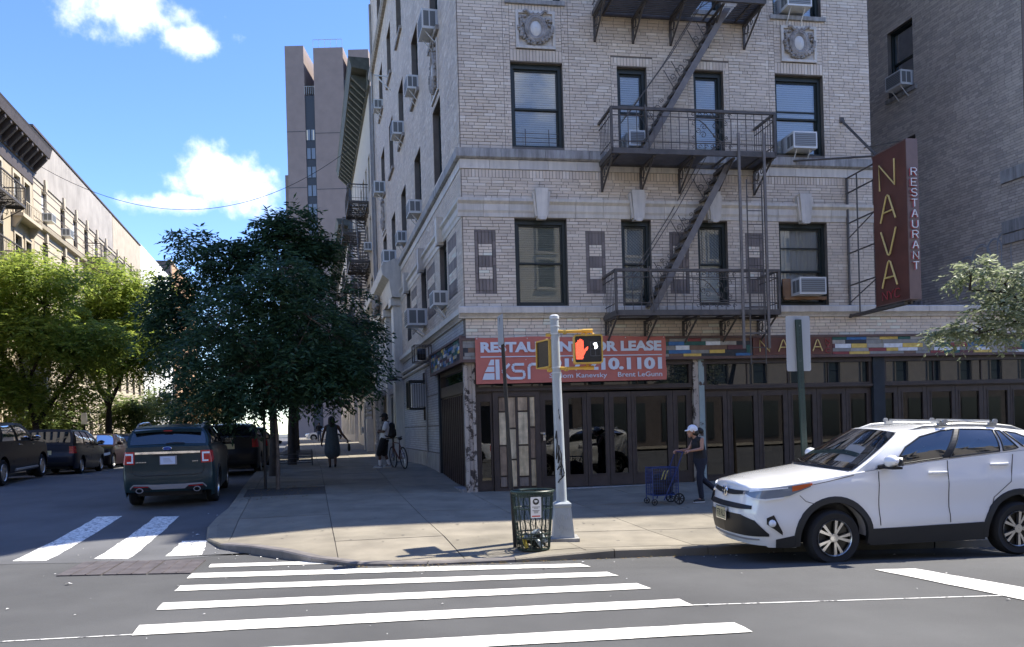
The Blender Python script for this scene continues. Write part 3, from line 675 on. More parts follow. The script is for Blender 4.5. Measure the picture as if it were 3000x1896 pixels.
# dark brick panels
def brick_panel(fr, u0, u1, z0, z1, par=bld):
    mb = MB(); mb.box(fr, u0, u1, -.02, .0, z0, z1); o = mb.build('brick_panel', M['mortar'], par)
    l = []; w = .08
    soldier(l, u0, u1, z0, z0+w); soldier(l, u0, u1, z1-w, z1)
    for a in (u0, u1-w): lay(l, a, a+w, z0+w, z1-w, L=.09, hc=.2, hdr=0)
    H = (z1-z0-2*w)/5
    for k in (0, 2, 4): soldier(l, u0+w+.008, u1-w-.008, z0+w+k*H, z0+w+(k+1)*H)
    brick_mass('dark_bricks', fr, l, M['dbrick'], o, .010)
    l = []
    for k in (1, 3): lay(l, u0+w+.008, u1-w-.008, z0+w+k*H, z0+w+(k+1)*H, L=.26, hdr=.5)
    brick_mass('light_bricks', fr, l, M['wbrick'], o, .010); return o
for p in pan: brick_panel(FF, *p)
for p in panS: brick_panel(SF, *p)
# carved cartouches
def cartouche(fr, u0, u1, z0, z1, par=bld):
    cu, cz, w, h = (u0+u1)/2, (z0+z1)/2, (u1-u0)/2, (z1-z0)/2; mb = MB()
    mb.box(fr, u0, u1, -.03, .015, z0, z1)
    for a, b2, c, e in ((u0, u1, z0, z0+.07), (u0, u1, z1-.07, z1), (u0, u0+.07, z0+.07, z1-.07), (u1-.07, u1, z0+.07, z1-.07)): mb.box(fr, a, b2, .0, .06, c, e)
    o = mb.build('cartouche', M['stone'], par)
    N = 20; ov = lambda q, k, d: fr(cu+w*k*.62*math.cos(q), d, cz+.04*h+h*k*math.sin(q)*.86)
    mb = MB()
    for k, r in ((.66, .045), (.80, .04), (.55, .03)): mb.tube([ov(2*math.pi*i/N, k, .07) for i in range(N+1)], r*w/.5, 6, False)
    mb.build('oval_frame', M['relief'], o, True)
    mb = MB(); rows = [[ov(2*math.pi*i/N, k, .05+.07*(1-k*k/.3)) for i in range(N+1)] for k in (.02, .2, .35, .5)]
    mb.grid(rows); mb.build('oval_boss', M['white_stone'], o, True)
    mb = MB(); r2 = random.Random(5)
    for i in range(46):
        q = math.pi*(1.0+i/45.)+r2.uniform(-.1, .1)+(0); k = r2.uniform(.86, 1.0); x = cu+w*.86*math.cos(q)*k; z = cz+.1*h+h*.88*math.sin(q)*k
        mb.ball(fr(x, .06+r2.uniform(0, .03), z), r2.uniform(.03, .062)*w/.5, 6)
    for s_ in (-1, 1):
        for i in range(9):
            mb.ball(fr(cu+s_*w*r2.uniform(.45, .85), .055, cz+h*r2.uniform(.2, .82)), r2.uniform(.03, .055)*w/.5, 6)
        mb.tube([fr(cu+s_*w*(.1+.5*t), .08, cz+h*(.86-.1*math.sin(t*6))) for t in [i/8 for i in range(9)]], .035*w/.5, 5)
    mb.build('wreath', M['relief'], o, True); return o
for c in cart: cartouche(FF, *c)
for c in cartS: cartouche(SF, *c)
# windows
for i, (a, b2) in enumerate(WU):
    st = [('dblind', 'dblind'), ('grille', 'grille'), ('grille', 'blind'), ('curtain', 'curtain')][i]
    window(bld, FF, a, b2, 4.86, 7.02, top=st[0], bot=st[1], mid=.5 if i < 3 else .42, extra=[6.38] if i == 3 else None)
    window(bld, FF, a, b2, 8.80, 10.91, top='blind', bot='blind', mid=.48, extra=[10.0] if i in (1, 3) else None)
    window(bld, FF, a, b2, 12.45, 14.6, top='blind', bot='blind')
    mb = MB(); mb.sweep(FF, [(-.2, 12.34), (.07, 12.34), (.08, 12.44), (-.2, 12.47)], a-.1, b2+.1); mb.build('window_sill', M['gstone'], bld)
for a, b2 in SU3:
    for k, z in enumerate((8.95, 13.0, 17.0, 21.1)):
        window(bld, SF, a, b2, z, z+(2.15 if k < 2 else 2.1), top=rnd.choice(['blind', 'dblind', 'none']), bot=rnd.choice(['none', 'dblind']), rec=.16, slat=.12)
        if k:
            mb = MB(); mb.sweep(SF, [(-.2, z-.14), (.10, z-.14), (.11, z-.02), (-.2, z)], a-.14, b2+.14); mb.build('window_sill', M['relief'], bld)
for a, b2 in SU2: window(bld, SF, a, b2, 5.2, 7.02, top='dblind', bot='none', slat=.1)
window(bld, SF, 6.9, 7.7, 2.15, 3.75, top='none', bot='none')
mb = MB()      # window guard rails on the corner window
for u in (1.65, 2.25): mb.tube([FF(u, -.08, 8.86), FF(u, -.08, 9.28)], .011, 5)
for z in (8.95, 9.06, 9.17): mb.tube([FF(1.42, -.08, z), FF(2.52, -.08, z)], .008, 5)
mb.build('window_guard', M['iron'], bld)
# side street ground floor: plinth, double moulding, entrance portal
mb = MB(); mb.box(SF, 4.25, 13.35, -.02, .07, -.1, 1.12); mb.build('plinth', M['gstone'], bld)
for z in (3.9, 4.1):
    blocks('string_course', SF, [(0, z), (.05, z+.005), (.09, z+.05), (.09, z+.09), (0, z+.1)], 4.95, 13.3, 1.6, M['stone'], bld)
for z in (1.95, 2.9): mb = MB(); mb.box(SF, 4.3, 13.3, 0, .014, z, z+.03); mb.build('rustication_joint', M['mortar'], bld)
pt = MB(); P_ = SF
pt.box(P_, 13.3, 23.7, -.25, .05, -.1, 8.2)
for a, b2 in ((13.3, 14.3), (16.6, 17.5), (19.6, 20.5), (22.7, 23.7)):
    pt.box(P_, a, b2, .05, .42, -.1, 1.3); pt.box(P_, a+.08, b2-.08, .05, .34, 1.3, 6.9); pt.box(P_, a, b2, .05, .44, 6.9, 7.2)
po = pt.build('portal', M['stone'], bld)
mb = MB(); mb.sweep(P_, [(.0, 7.2), (.4, 7.22), (.45, 7.5), (.5, 7.9), (.75, 8.1), (.8, 8.45), (.3, 8.75), (0, 8.75)], 13.1, 23.9); mb.build('entablature', M['stone'], po)
mb = MB()
for a, b2 in ((14.5, 16.4), (17.7, 19.4), (20.7, 22.5)):
    for z0, z1 in (((.4, 3.2)), ((3.9, 6.6))): mb.box(P_, a, b2, .02, .06, z0, z1)
mb.build('dark_opening', M['darkwin'], po)
mb = MB()
for a in (17.55, 19.45): mb.lathe(P_(a, .55, 0), [(.2, .2), (.2, 1.2), (.15, 1.25), (.14, 3.2), (.19, 3.3), (.19, 3.45)], 10)
for a, b2, z in ((17.3, 19.7, 3.45), (14.4, 16.5, 3.4), (20.6, 22.6, 3.4)): mb.box(P_, a, b2, .05, .75 if a == 17.3 else .3, z, z+.25)
for i in range(24): mb.ball(P_(rnd.uniform(17.4, 19.6), .6, rnd.uniform(7.3, 8.1)), rnd.uniform(.1, .2), 6)
mb.build('portal_carving', M['relief'], po, True)
mb = MB(); mb.box(P_, 13.5, 14.0, .44, .47, .2, 3.2); mb.build('entrance_door', M['bpost'], po)
# ------------------------------------------------------------------ restaurant front (part of the building)
EX = 15.75
mb = MB(); wall_sheet(mb, FF, FW, EX, 4.03, 4.84); mb.quad(FF(FW, 0, 4.7), FF(EX, 0, 4.7), FF(EX, -14, 4.7), FF(FW, -14, 4.7)); mb.box(FF, 0, EX, -.3, -.02, 3.46, 4.03); mb.box(SF, 0.3, 4.3, -.3, -.02, 3.5, 4.1)
mb.build('extension_wall', M['stucco'], bld)
mb = MB()      # the dark dining room
a0, a1 = .35, EX
mb.quad(FF(a0, -.25, .2), FF(a1, -.25, .2), FF(a1, -6, .2), FF(a0, -6, .2)); mb.quad(FF(a0, -6, .2), FF(a1, -6, .2), FF(a1, -6, 4), FF(a0, -6, 4)); mb.quad(FF(a0, -.3, 3.46), FF(a1, -.3, 3.46), FF(a1, -6, 3.46), FF(a0, -6, 3.46)); mb.quad(FF(a1, 0, .2), FF(a1, -6, .2), FF(a1, -6, 4), FF(a1, 0, 4))
for u in (2.2, 4.6, 8.1, 12.4): mb.box(FF, u, u+.7, -2.2, -1.5, .2, .95); mb.box(FF, u+.9, u+1.3, -2.0, -1.6, .2, 1.15)
mb.build('dining_room', M['room'], bld)
def bar_frame(mb, fr, u0, u1, z0, z1, w, d0, d1, wb=None, wt=None):
    wb = wb or w; wt = wt or w
    mb.box(fr, u0, u0+w, d0, d1, z0, z1); mb.box(fr, u1-w, u1, d0, d1, z0, z1); mb.box(fr, u0+w, u1-w, d0, d1-.002, z0, z0+wb); mb.box(fr, u0+w, u1-w, d0, d1-.002, z1-wt, z1)
def door(fr, u0, u1, g0, g1, z0, z1, gz0, gz1, d=-.05):
    mb = MB(); mb.box(fr, u0+.006, g0, d-.07, d, z0, z1); mb.box(fr, g1, u1-.006, d-.07, d, z0, z1); mb.box(fr, g0, g1, d-.07, d-.003, z0, gz0); mb.box(fr, g0, g1, d-.07, d-.003, gz1, z1)
    bar_frame(mb, fr, g0-.03, g1+.03, gz0-.03, gz1+.03, .03, d-.02, d+.012)
    o = mb.build('door', M['wood'], bld); MB().box(fr, g0, g1, d-.045, d-.035, gz0, gz1).build('pane', M['dglass'], o); return o
door(FF, .2, .62, .33, .57, .30, 2.72, .55, 2.5); door(FF, 1.82, 2.30, 1.95, 2.16, .30, 2.72, .6, 2.5)
for u0, u1, g0, g1 in ((2.30, 3.02, 2.55, 2.91), (3.02, 3.6, 3.13, 3.49), (3.6, 4.19, 3.72, 4.08), (4.19, 5.30, 4.31, 5.14), (5.30, 5.82, 5.42, 5.66)):
    door(FF, u0, u1, g0, g1, .32, 2.68, .62, 2.55)
for u0, u1, g0, g1 in ((6.13, 6.78, 6.20, 6.66), (6.78, 7.64, 6.91, 7.51), (7.64, 8.48, 7.77, 8.34), (8.48, 9.30, 8.61, 9.17), (9.30, 10.14, 9.43, 10.02), (10.14, 10.88, 10.26, 10.74),
                       (11.23, 11.67, 11.29, 11.54), (11.67, 12.54, 11.81, 12.41), (12.54, 13.4, 12.67, 13.28), (13.4, 14.26, 13.53, 14.12), (14.26, 15.1, 14.4, 15.0), (15.1, 15.75, 15.2, 15.65)):
    door(FF, u0, u1, g0, g1, .28, 2.66, .48, 2.50)
# plank door with pieces of reclaimed wood
dm = MB(); dm.box(FF, .626, 1.814, -.14, -.07, .14, 2.74); bar_frame(dm, FF, .63, 1.81, .14, 2.74, .13, -.07, .0, .2, .13)
WP = [(1, 3, 1, 4), (2, 3, 0, 4), (3, 1, 0, 4), (0, 4, 3)]
cols_ = [(.775, .955), (.995, 1.20), (1.255, 1.505), (1.555, 1.69)]
dm.box(FF, .955, .995, -.07, -.02, .34, 2.61); dm.box(FF, 1.20, 1.255, -.07, -.02, .34, 2.61); dm.box(FF, 1.505, 1.555, -.07, -.02, .34, 2.61)
pd = dm.build('door', M['wood'], bld, label='dark wooden restaurant door with panels of pale reclaimed wood')
pm_ = [mat('wood_panel_%d' % i, c, .6, var=.25, vscale=6., streak=.35) for i, c in enumerate([(.60,.46,.27), (.27,.19,.125), (.46,.34,.22), (.66,.53,.34), (.21,.165,.13)])]
for (u0, u1), zs in zip(cols_, ([2.61, 2.24, 1.40, .64, .36], [2.61, 1.82, 1.05, .36], [2.61, 2.24, 1.40, .62, .36], [2.61, 1.84, 1.05, .36])):
    for k, (zt, zb) in enumerate(zip(zs, zs[1:])):
        MB().box(FF, u0+.008, u1-.008, -.07, -.035, zb+.022, zt-.022).build('wood_panel', pm_[WP[int(u0*2.2)-1][k]], pd)
mb = MB(); mb.box(FF, 1.80, 1.93, 0.0, .03, 1.66, 1.71); mb.box(FF, 1.865, 1.925, .02, .06, 1.50, 1.62); mb.tube([FF(1.875, .04, 1.62), FF(1.875, .04, 1.66), FF(1.915, .04, 1.66), FF(1.915, .04, 1.62)], .007, 5); mb.build('padlock_hasp', M['chrome'], pd)
# transom lights
tr = MB(); to_g = []
for u0, u1, n, z0, z1 in ((.2, 5.82, 4, 2.72, 3.46), (6.13, 10.88, 4, 2.66, 3.46), (11.23, EX, 3, 2.66, 3.46)):
    tr.box(FF, u0, u1, -.12, .0, z0, z0+.14); tr.box(FF, u0, u1, -.02, .05, z0+.03, z0+.08); tr.box(FF, u0, u1, -.12, .03, z1-.12, z1); tr.box(FF, u0, u0+.08, -.12, -.002, z0+.14, z1-.12); tr.box(FF, u1-.08, u1, -.12, -.002, z0+.14, z1-.12)
    w = (u1-u0-.16)/n
    for k in range(n):
        to_g.append((u0+.08+k*w, u0+.08+(k+1)*w, z0+.14, z1-.12))
        if k: tr.box(FF, u0+.08+k*w-.012, u0+.08+k*w+.012, -.10, -.05, z0+.14, z1-.12)
to = tr.build('transom', M['wood'], bld)
for a, b2, c, e in to_g: MB().box(FF, a+.012, b2-.012, -.09, -.08, c, e).build('pane', M['sglass'], to)
# posts
def post(fr, u0, u1, d0, d1, z0, z1, m): return MB().box(fr, u0, u1, d0, d1, z0, z1).build('pillar', m, bld)
mb = MB(); mb.box(FF, -.07, .02, -.2, .06, .12, 3.47); mb.box(FF, .03, .12, -.2, .03, .12, 3.47); mb.box(FF, .125, .2, -.2, .055, .12, 3.47); mb.box(SF, 0, .14, -.2, .05, .12, 3.5); mb.build('corner_pillar', M['peel'], bld)
post(FF, 5.83, 5.97, -.2, .05, .2, 3.46, M['peel']); post(FF, 5.975, 6.12, -.2, .065, .2, 3.46, M['peel2']); post(FF, 10.89, 11.22, -.2, .06, .2, 3.46, M['bpost'])
mb = MB(); mb.box(FF, 2.4, EX, -.2, .14, -.2, .30); mb.box(FF, -.05, .62, -.2, .12, -.1, .28); mb.box(SF, -.02, 4.3, -.2, .2, -.1, .36); mb.build('door_step', M['gstone'], bld)
# fascia of coloured boards
fb = MB(); fb.box(FF, -.14, EX, .0, .12, 3.47, 4.03)
for z0, z1, d in ((3.46, 3.53, .17), (3.99, 4.05, .17)): fb.box(FF, -.17, EX, .12, d, z0, z1)
fb.box(FF, -.17, -.09, .12, .165, 3.53, 3.99); fb.box(SF, 0, 4.9, .0, .12, 3.47, 4.12)
for z0, z1 in ((3.455, 3.535), (4.06, 4.125)): fb.box(SF, -.1, 4.95, .12, .168, z0, z1)
fb.box(SF, 4.86, 4.94, .12, .165, 3.535, 4.06)
fo = fb.build('fascia', M['woodlt'], bld)
BC = dict(y=(.66,.46,.11), r=(.24,.05,.05), m=(.13,.05,.055), t=(.03,.11,.095), b=(.045,.15,.34), w=(.70,.72,.73), g=(.25,.245,.225), k=(.03,.034,.042), n=(.18,.11,.075), s=(.36,.335,.295))
BMAT = {k: mat('board_paint_'+k, v, .55, var=.18, vscale=8., dirt=((.22,.19,.16), 6., .64, .08)) for k, v in BC.items()}
def board(fr, u0, u1, z0, z1, k, nm='board'):
    mb = MB(); mb.box(fr, u0+.004, u1-.004, .12, .135+rnd.uniform(0, .014), z0+.003, z1-.003, False); mb.build(nm, BMAT[k], fo)
def boards(fr, u0, u1, z0, z1, rows, seq, lmin, lmax, nm='board'):
    h = (z1-z0)/rows
    for r in range(rows):
        x = u0-rnd.uniform(0, .3); hz = h*(1 if rows > 5 else (.8, 1, 1.25, 1.1, .85)[r])
        zz = z0+(r*h if rows > 5 else sum((.8, 1, 1.25, 1.1, .85)[:r])*h)
        while x < u1-.02:
            l = rnd.uniform(lmin, lmax); a, b2 = max(u0, x), min(u1, x+l)
            if b2-a > .03: board(fr, a, b2, zz, zz+hz, rnd.choice(seq), nm)
            x += l
boards(FF, -.09, .22, 3.53, 3.99, 5, 'gsngk', .2, .3)
boards(FF, 5.0, 7.42, 3.53, 3.99, 5, 'yrmtbwgknsntgmnk', .34, .62)
boards(FF, 9.68, EX, 3.53, 3.99, 5, 'yrmtbwgknsstgwsy', .34, .62)
boards(SF, .05, 4.85, 3.535, 4.06, 6, 'tbbkwygkmtks', .22, .40, 'tile')
# NAVA name board on the fascia
nb = MB().box(FF, 7.44, 9.66, .12, .165, 3.535, 3.985).build('name_board', M['rust'], fo)
mb = MB()
for ch, u in zip('NAVA', (7.60, 8.12, 8.62, 9.08)): neon(mb, ch, FF, u, u+.27, 3.62, 3.92, .21, .014)
mb.build('neon_letters', M['neon'], nb, True)
mb = MB()
for ch, z in zip('NYC', (3.84, 3.71, 3.58)): neon(mb, ch, FF, 9.46, 9.58, z, z+.10, .19, .009)
mb.build('neon_letters', M['redtube'], nb, True)
# side street storefront
door(SF, .2, 1.5, .38, .62, .36, 2.75, .6, 2.45); door(SF, 1.5, 2.8, 1.72, 2.55, .36, 2.75, .6, 2.45); door(SF, 2.8, 4.1, 3.0, 3.85, .36, 2.75, .6, 2.45)
mb = MB(); mb.box(SF, .2, 4.1, -.12, .0, 2.75, 2.92); bar_frame(mb, SF, .2, 4.1, 2.92, 3.47, .12, -.12, -.002)
for k in range(1, 13): mb.box(SF, .2+k*.3, .24+k*.3, -.05, .015, .4, 2.7)
mb.build('side_front_frame', M['wood'], bld); MB().box(SF, .32, 3.98, -.09, -.08, 3.04, 3.35).build('pane', M['sglass'], bld)
post(SF, 4.1, 4.3, -.2, .04, .1, 3.5, M['bpost'])
# ------------------------------------------------------------------ lease banner hung over the fascia
bn = thing('banner', 'red RESTAURANT FOR LEASE banner hung over the restaurant doors', 'banner', FF(.21, .19, 2.93))
mb = MB(); NB, MBz = 40, 8
def bpt(i, j, dz=0):
    u = lerp(.21, 5.06, i/NB); z0, z1 = lerp(2.92, 2.95, i/NB), 4.055
    z = lerp(z0, z1, j/MBz); sag = .015*math.sin(i/NB*math.pi*5)*(j/MBz)
    return FF(u+.012*math.sin(j*1.3)*(1 if i == NB else 0), .195+.012*math.sin(i*.55)*(1-j/MBz)+.008*math.sin(i*1.7+j), z-sag)
mb.grid([[bpt(i, j) for i in range(NB+1)] for j in range(MBz+1)]); mb.build('sheet', M['banner'], bn, True)
bd = .222
text('RESTAURANT FOR LEASE', bn, FF, .335, 4.94, 3.68, 3.94, bd, M['btext'], .05)
MB().box(FF, .33, 4.95, bd-.002, bd, 3.565, 3.59).build('ruled_line', M['btext'], bn)
text('917.210.1101', bn, FF, 2.06, 4.94, 3.21, 3.52, bd, M['btext'], .05)
text('Shalom Kanevsky', bn, FF, 2.03, 3.50, 3.0, 3.15, bd, M['btext'], .010); text('Brent LeGunn', bn, FF, 3.78, 4.94, 3.035, 3.16, bd, M['btext'], .010)
mb = MB(); q = lambda *p: mb.add([FF(u, bd, z) for u, z in p], [tuple(range(len(p)))])
q((.36, 3.02), (.66, 3.02), (.66, 3.18), (.42, 3.18)); q((.43, 3.21), (.66, 3.21), (.66, 3.34), (.50, 3.34)); q((.51, 3.37), (.66, 3.37), (.66, 3.51), (.58, 3.51)); q((.69, 3.02), (.79, 3.02), (.79, 3.51), (.69, 3.51))
def ribbon(pts, w):
    for (a, b2), (c, e) in zip(pts, pts[1:]):
        l = math.hypot(c-a, e-b2); nx, nz = -(e-b2)/l*w/2, (c-a)/l*w/2; q((a+nx, b2+nz), (c+nx, e+nz), (c-nx, e-nz), (a-nx, b2-nz))
ribbon([(1.04, 3.40), (.86, 3.22), (1.04, 3.045), (1.36, 3.045), (1.40, 3.09), (1.40, 3.18), (1.36, 3.22), (1.16, 3.22), (1.12, 3.27), (1.12, 3.35), (1.16, 3.385), (1.40, 3.385)], .065)
ribbon([(1.52, 3.02), (1.52, 3.33), (1.58, 3.385), (1.74, 3.385)], .07)
mb.build('logo', M['btext'], bn)
mb = MB()
for u in (.25, 1.5, 2.75, 4.0, 5.0): mb.ball(FF(u, .225, 4.02), .016, 6)
mb.ball(FF(1.45, .225, 3.5), .013, 6); mb.build('grommets', M['white_stone'], bn)
# ------------------------------------------------------------------ projecting blade sign
SU = 10.25
bs = thing('blade_sign', 'tall brown red NAVA RESTAURANT NYC neon sign on a black steel bracket', 'sign', FF(SU, 0, 4.5))
mb = MB(); mb.box(FF, SU, SU+.27, 1.22, 2.52, 4.62, 8.36); cab = mb.build('cabinet', M['rust'], bs)
mb = MB(); mb.box(FF, SU-.012, SU+.285, 2.52, 2.545, 4.60, 8.38); mb.box(FF, SU-.01, SU+.28, 1.2, 2.52, 8.36, 8.385); mb.box(FF, SU-.01, SU+.28, 1.2, 2.52, 4.595, 4.62); mb.build('edge_panel', M['rust2'], cab)
SG = Fr(FF(SU, 0, 0), (FF.N.x, FF.N.y), (-FF.U.x, -FF.U.y))   # face of the sign; u runs back to the wall
mb = MB(); f2 = lambda x: -(x)
for ch, z in zip('NAVA', (7.42, 6.62, 5.78, 5.02)):
    h = .62; neon(mb, ch, SG, 1.56, 2.14, z, z+h, .05, .022)
mb.build('neon_letters', M['neon'], cab, True)
mb = MB()
for k, ch in enumerate('NYC'): neon(mb, ch, SG, 1.54+k*.24, 1.73+k*.24, 4.72, 4.92, .04, .013)
mb.build('neon_letters', M['redtube'], cab, True)
EG = Fr(FF(SU, 2.545, 0), FF.U, FF.N); m1, m2 = MB(), MB()
for k, ch in enumerate('RESTAURANT'):
    z = 7.5-k*.245; neon(m1, ch, EG, .06, .20, z, z+.17, .055, .012); neon(m2, ch, EG, .045, .185, z-.01, z+.16, .025, .012)
m1.build('neon_letters', M['whitetube'], cab, True); m2.build('neon_letters', M['redtube'], cab, True)
mb = MB()
for d in (.06, .50):
    mb.tube([FF(SU+.02, d, 4.5), FF(SU+.02, d, 8.2)], .035 if d < .1 else .02, 6)
for z in (4.55, 5.35, 6.2, 7.0, 7.8, 8.2): mb.tube([FF(SU+.02, .0, z), FF(SU+.1, 1.24, z+.05)], .022, 5)
for z in (4.9, 6.6): mb.tube([FF(SU+.02, .06, z), FF(SU+.1, 1.24, z+.5)], .016, 5)
mb.box(FF, SU, SU+.1, 0, 2.3, 4.52, 4.58); mb.box(FF, SU+.18, SU+.24, 0, 2.3, 4.53, 4.58)
mb.tube([FF(SU+.1, 1.24, 8.40), FF(SU-1.65, .02, 8.62)], .028, 5); mb.tube([FF(SU+.1, 1.24, 8.42), FF(SU-.05, .02, 9.75)], .035, 5); mb.tube([FF(SU+.1, 2.4, 8.4), FF(SU+.6, .02, 9.05)], .02, 5)
for u in (SU-1.65, SU-.05): mb.box(FF, u-.06, u+.06, 0.0, .04, 8.55 if u < SU-1 else 9.68, 8.7 if u < SU-1 else 9.83)
mb.build('bracket', M['iron'], bs, True)
# ------------------------------------------------------------------ fire escape
fe = thing('fire_escape', 'dark iron fire escape with three balconies, stairs and a drop ladder on the avenue front', 'fire escape', FF(3.5, 0, 4.5))
def spiral(mb, fr, u, d, z, r, turns=1.25, a0=0., sgn=1, w=.009, n=14):
    mb.tube([fr(u+r*(1-.8*i/n)*math.cos(a0+sgn*turns*2*math.pi*i/n), d, z+r*(1-.8*i/n)*math.sin(a0+sgn*turns*2*math.pi*i/n)) for i in range(n+1)], w, 4, False)
def escape_balcony(par, fr, u0, u1, D, zf, orn=True, gap=None, step=.16, dense=True):
    H = .96; pl = MB(); d0 = .06
    pl.box(fr, u0, u1, D-.03, D+.03, zf-.13, zf); pl.box(fr, u0, u0+.05, d0, D-.03, zf-.13, zf); pl.box(fr, u1-.05, u1, d0, D-.03, zf-.13, zf); pl.box(fr, u0, u1, .0, d0, zf-.10, zf)
    k = 0; d = d0+.05
    while d < D-.05:
        if gap: pl.box(fr, u0+.05, gap[0], d, d+.045, zf-.03, zf-.005); pl.box(fr, gap[1], u1-.05, d, d+.045, zf-.03, zf-.005) if d < .8 else pl.box(fr, gap[0], u1-.05, d, d+.045, zf-.03, zf-.005)
        else: pl.box(fr, u0+.05, u1-.05, d, d+.045, zf-.03, zf-.005)
        d += .085
    for u in np.linspace(u0+.3, u1-.3, 5): pl.box(fr, float(u)-.02, float(u)+.02, d0, D-.03, zf-.07, zf-.03)
    pl.build('platform', M['iron'], par)
    rl = MB(); tz = zf+H
    rl.box(fr, u0, u1, D-.035, D+.035, tz-.035, tz+.03)
    for u in (u0+.02, u1-.02):
        rl.box(fr, u-.03, u+.03, .02, D-.035, tz-.03, tz+.025); rl.tube([fr(u, .03, tz-.17), fr(u, D, tz-.17)], .013, 5); rl.tube([fr(u, .03, zf+.17), fr(u, D, zf+.17)], .012, 5)
        rl.box(fr, u-.03, u+.03, D-.03, D+.03, zf-.1, tz)
        for d in np.arange(.15, D-.08, step*.75): rl.tube([fr(u, float(d), zf), fr(u, float(d), tz)], .009, 4)
    for z in (zf+.17, tz-.17): rl.tube([fr(u0, D, z), fr(u1, D, z)], .014, 5)
    o1, o2 = (u0+u1)/2-.15, (u0+u1)/2+.95
    for u in np.arange(u0+.22, u1-.1, .215):
        u = float(u)
        if orn and o1-.05 < u < o2+.05: rl.tube([fr(u, D, zf), fr(u, D, zf+.17)], .011, 4); rl.tube([fr(u, D, tz-.17), fr(u, D, tz)], .011, 4)
        else: rl.tube([fr(u, D, zf), fr(u, D, tz)], .011, 4)
    rl.tube([fr(u0+.95, D+.04, zf-.05), fr(u0+.85, D+.05, tz+.08)], .02, 5)
    ro = rl.build('railing', M['iron'], par)
    if orn:
        sc_ = MB(); zl, zh = zf+.22, tz-.22; w = o2-o1
        for u in (o1, o2): sc_.tube([fr(u, D, zf+.17), fr(u, D, tz-.17)], .011, 4)
        for z in (zl, zh): sc_.tube([fr(o1, D, z), fr(o2, D, z)], .010, 4)
        sc_.tube([fr(o1+w*t, D, lerp(zh, zl, ss(.2, .8, t))) for t in [i/12 for i in range(13)]], .013, 5)
        for (x, y), r, sg in zip([(.14,.83),(.36,.68),(.62,.72),(.86,.85),(.14,.18),(.34,.30),(.62,.28),(.86,.16),(.78,.5),(.22,.48)], [.07,.09,.09,.06,.06,.09,.09,.06,.07,.07], [1,-1,1,-1]*3):
            spiral(sc_, fr, o1+w*x, D, lerp(zl, zh, y), r, 1.3, x*9, sg)
        for u in np.arange(o1+.08, o2, .155): spiral(sc_, fr, float(u)+.05, D, tz-.095, .055, 1.0)
        for u in np.arange(o1+.08, o2, .155): spiral(sc_, fr, float(u)+.05, D, zf+.09, .055, 1.0)
        sc_.build('scroll_panel', M['iron'], ro)
    for u in np.linspace(u0+.06, u1-.06, 5):
        u = float(u); br = MB(); P3 = [(.0, zf-.14), (D-.08, zf-.14)]
        br.box(fr, u-.03, u+.03, .0, D-.05, zf-.17, zf-.13); br.box(fr, u-.03, u+.03, .0, .05, zf-.75, zf-.17)
        br.tube([fr(u, .03, zf-.74), fr(u, D-.12, zf-.17)], .026, 5)
        br.tube([fr(u, .05, zf-.36), fr(u, .3, zf-.45)], .013, 4); br.tube([fr(u, .28, zf-.17), fr(u, .2, zf-.52)], .013, 4)
        br.tube([fr(u, .2+.11*math.cos(i*.6), zf-.31+.11*math.sin(i*.6)) for i in range(12)], .013, 4); br.tube([fr(u, .46+.06*math.cos(i*.7), zf-.26+.06*math.sin(i*.7)) for i in range(10)], .012, 4)
        br.build('bracket', M['iron'], par)
def escape_stair(par, fr, u0, z0, u1, z1, d=.60, w=.52, tread_m=None):
    st = MB(); n = 16
    for dd in (d, d-w):
        L = Vector(fr(u1, dd, z1)-fr(u0, dd, z0)); nrm = Vector((0, 0, 1)); off_ = .10
        P = [(u0-.02, z0), (u0+.16, z0), (u1+.16, z1), (u1-.02, z1)]
        st.prism(fr, P, dd-.012, dd+.012)
    so_ = st.build('stair', M['ironlt'], par)
    for k in range(1, n):
        t = k/n; u, z = lerp(u0, u1, t), lerp(z0, z1, t)
        mb = MB(); mb.box(fr, u-.06, u+.13, d-w+.012, d-.012, z-.012, z+.012); mb.box(fr, u-.07, u-.05, d-w+.012, d-.012, z-.05, z+.02); mb.build('tread', M['iron'], so_)
    hr = MB(); off_ = .62
    for dd in (d, d-w):
        hr.tube([fr(u0-.35, dd, z0+.9), fr(u0-.22, dd, z0+1.05), fr(lerp(u0, u1, .55)-.42, dd, lerp(z0, z1, .55)+.42), fr(lerp(u0, u1, .9)-.3, dd, lerp(z0, z1, .9)+.55), fr(u1-.05, dd, z1+.5)], .012, 5)
        for t in (.2, .5, .78): hr.tube([fr(lerp(u0, u1, t), dd, lerp(z0, z1, t)), fr(lerp(u0, u1, t)-.28, dd, lerp(z0, z1, t)+.48)], .010, 4)
        for t, r in ((.28, .10), (.33, .06), (.55, .11), (.60, .06), (.82, .10)): spiral(hr, fr, lerp(u0, u1, t)-.16, dd, lerp(z0, z1, t)+.12, r, 1.3, t*20)
    hr.build('handrail', M['iron'], so_)
escape_balcony(fe, FF, 3.5, 7.72, 1.1, 4.58); escape_balcony(fe, FF, 3.5, 7.72, 1.1, 8.46, gap=(6.05, 6.95)); escape_balcony(fe, FF, 3.42, 7.55, 1.1, 12.25, gap=(6.0, 6.95))
escape_stair(fe, FF, 4.50, 4.58, 6.72, 8.46); escape_stair(fe, FF, 4.36, 8.46, 6.72, 12.25)
lad = MB()
for u, z0, z1 in ((6.72, 3.62, 8.9), (7.38, 3.62, 8.9)): lad.box(FF, u-.03, u+.03, 1.12, 1.17, z0, z1)
for z in (4.0, 4.62, 8.46): lad.box(FF, 6.72, 7.38, 1.10, 1.125, z-.02, z+.02)
lad.build('ladder_guide', M['ironlt'], fe)
lad = MB()
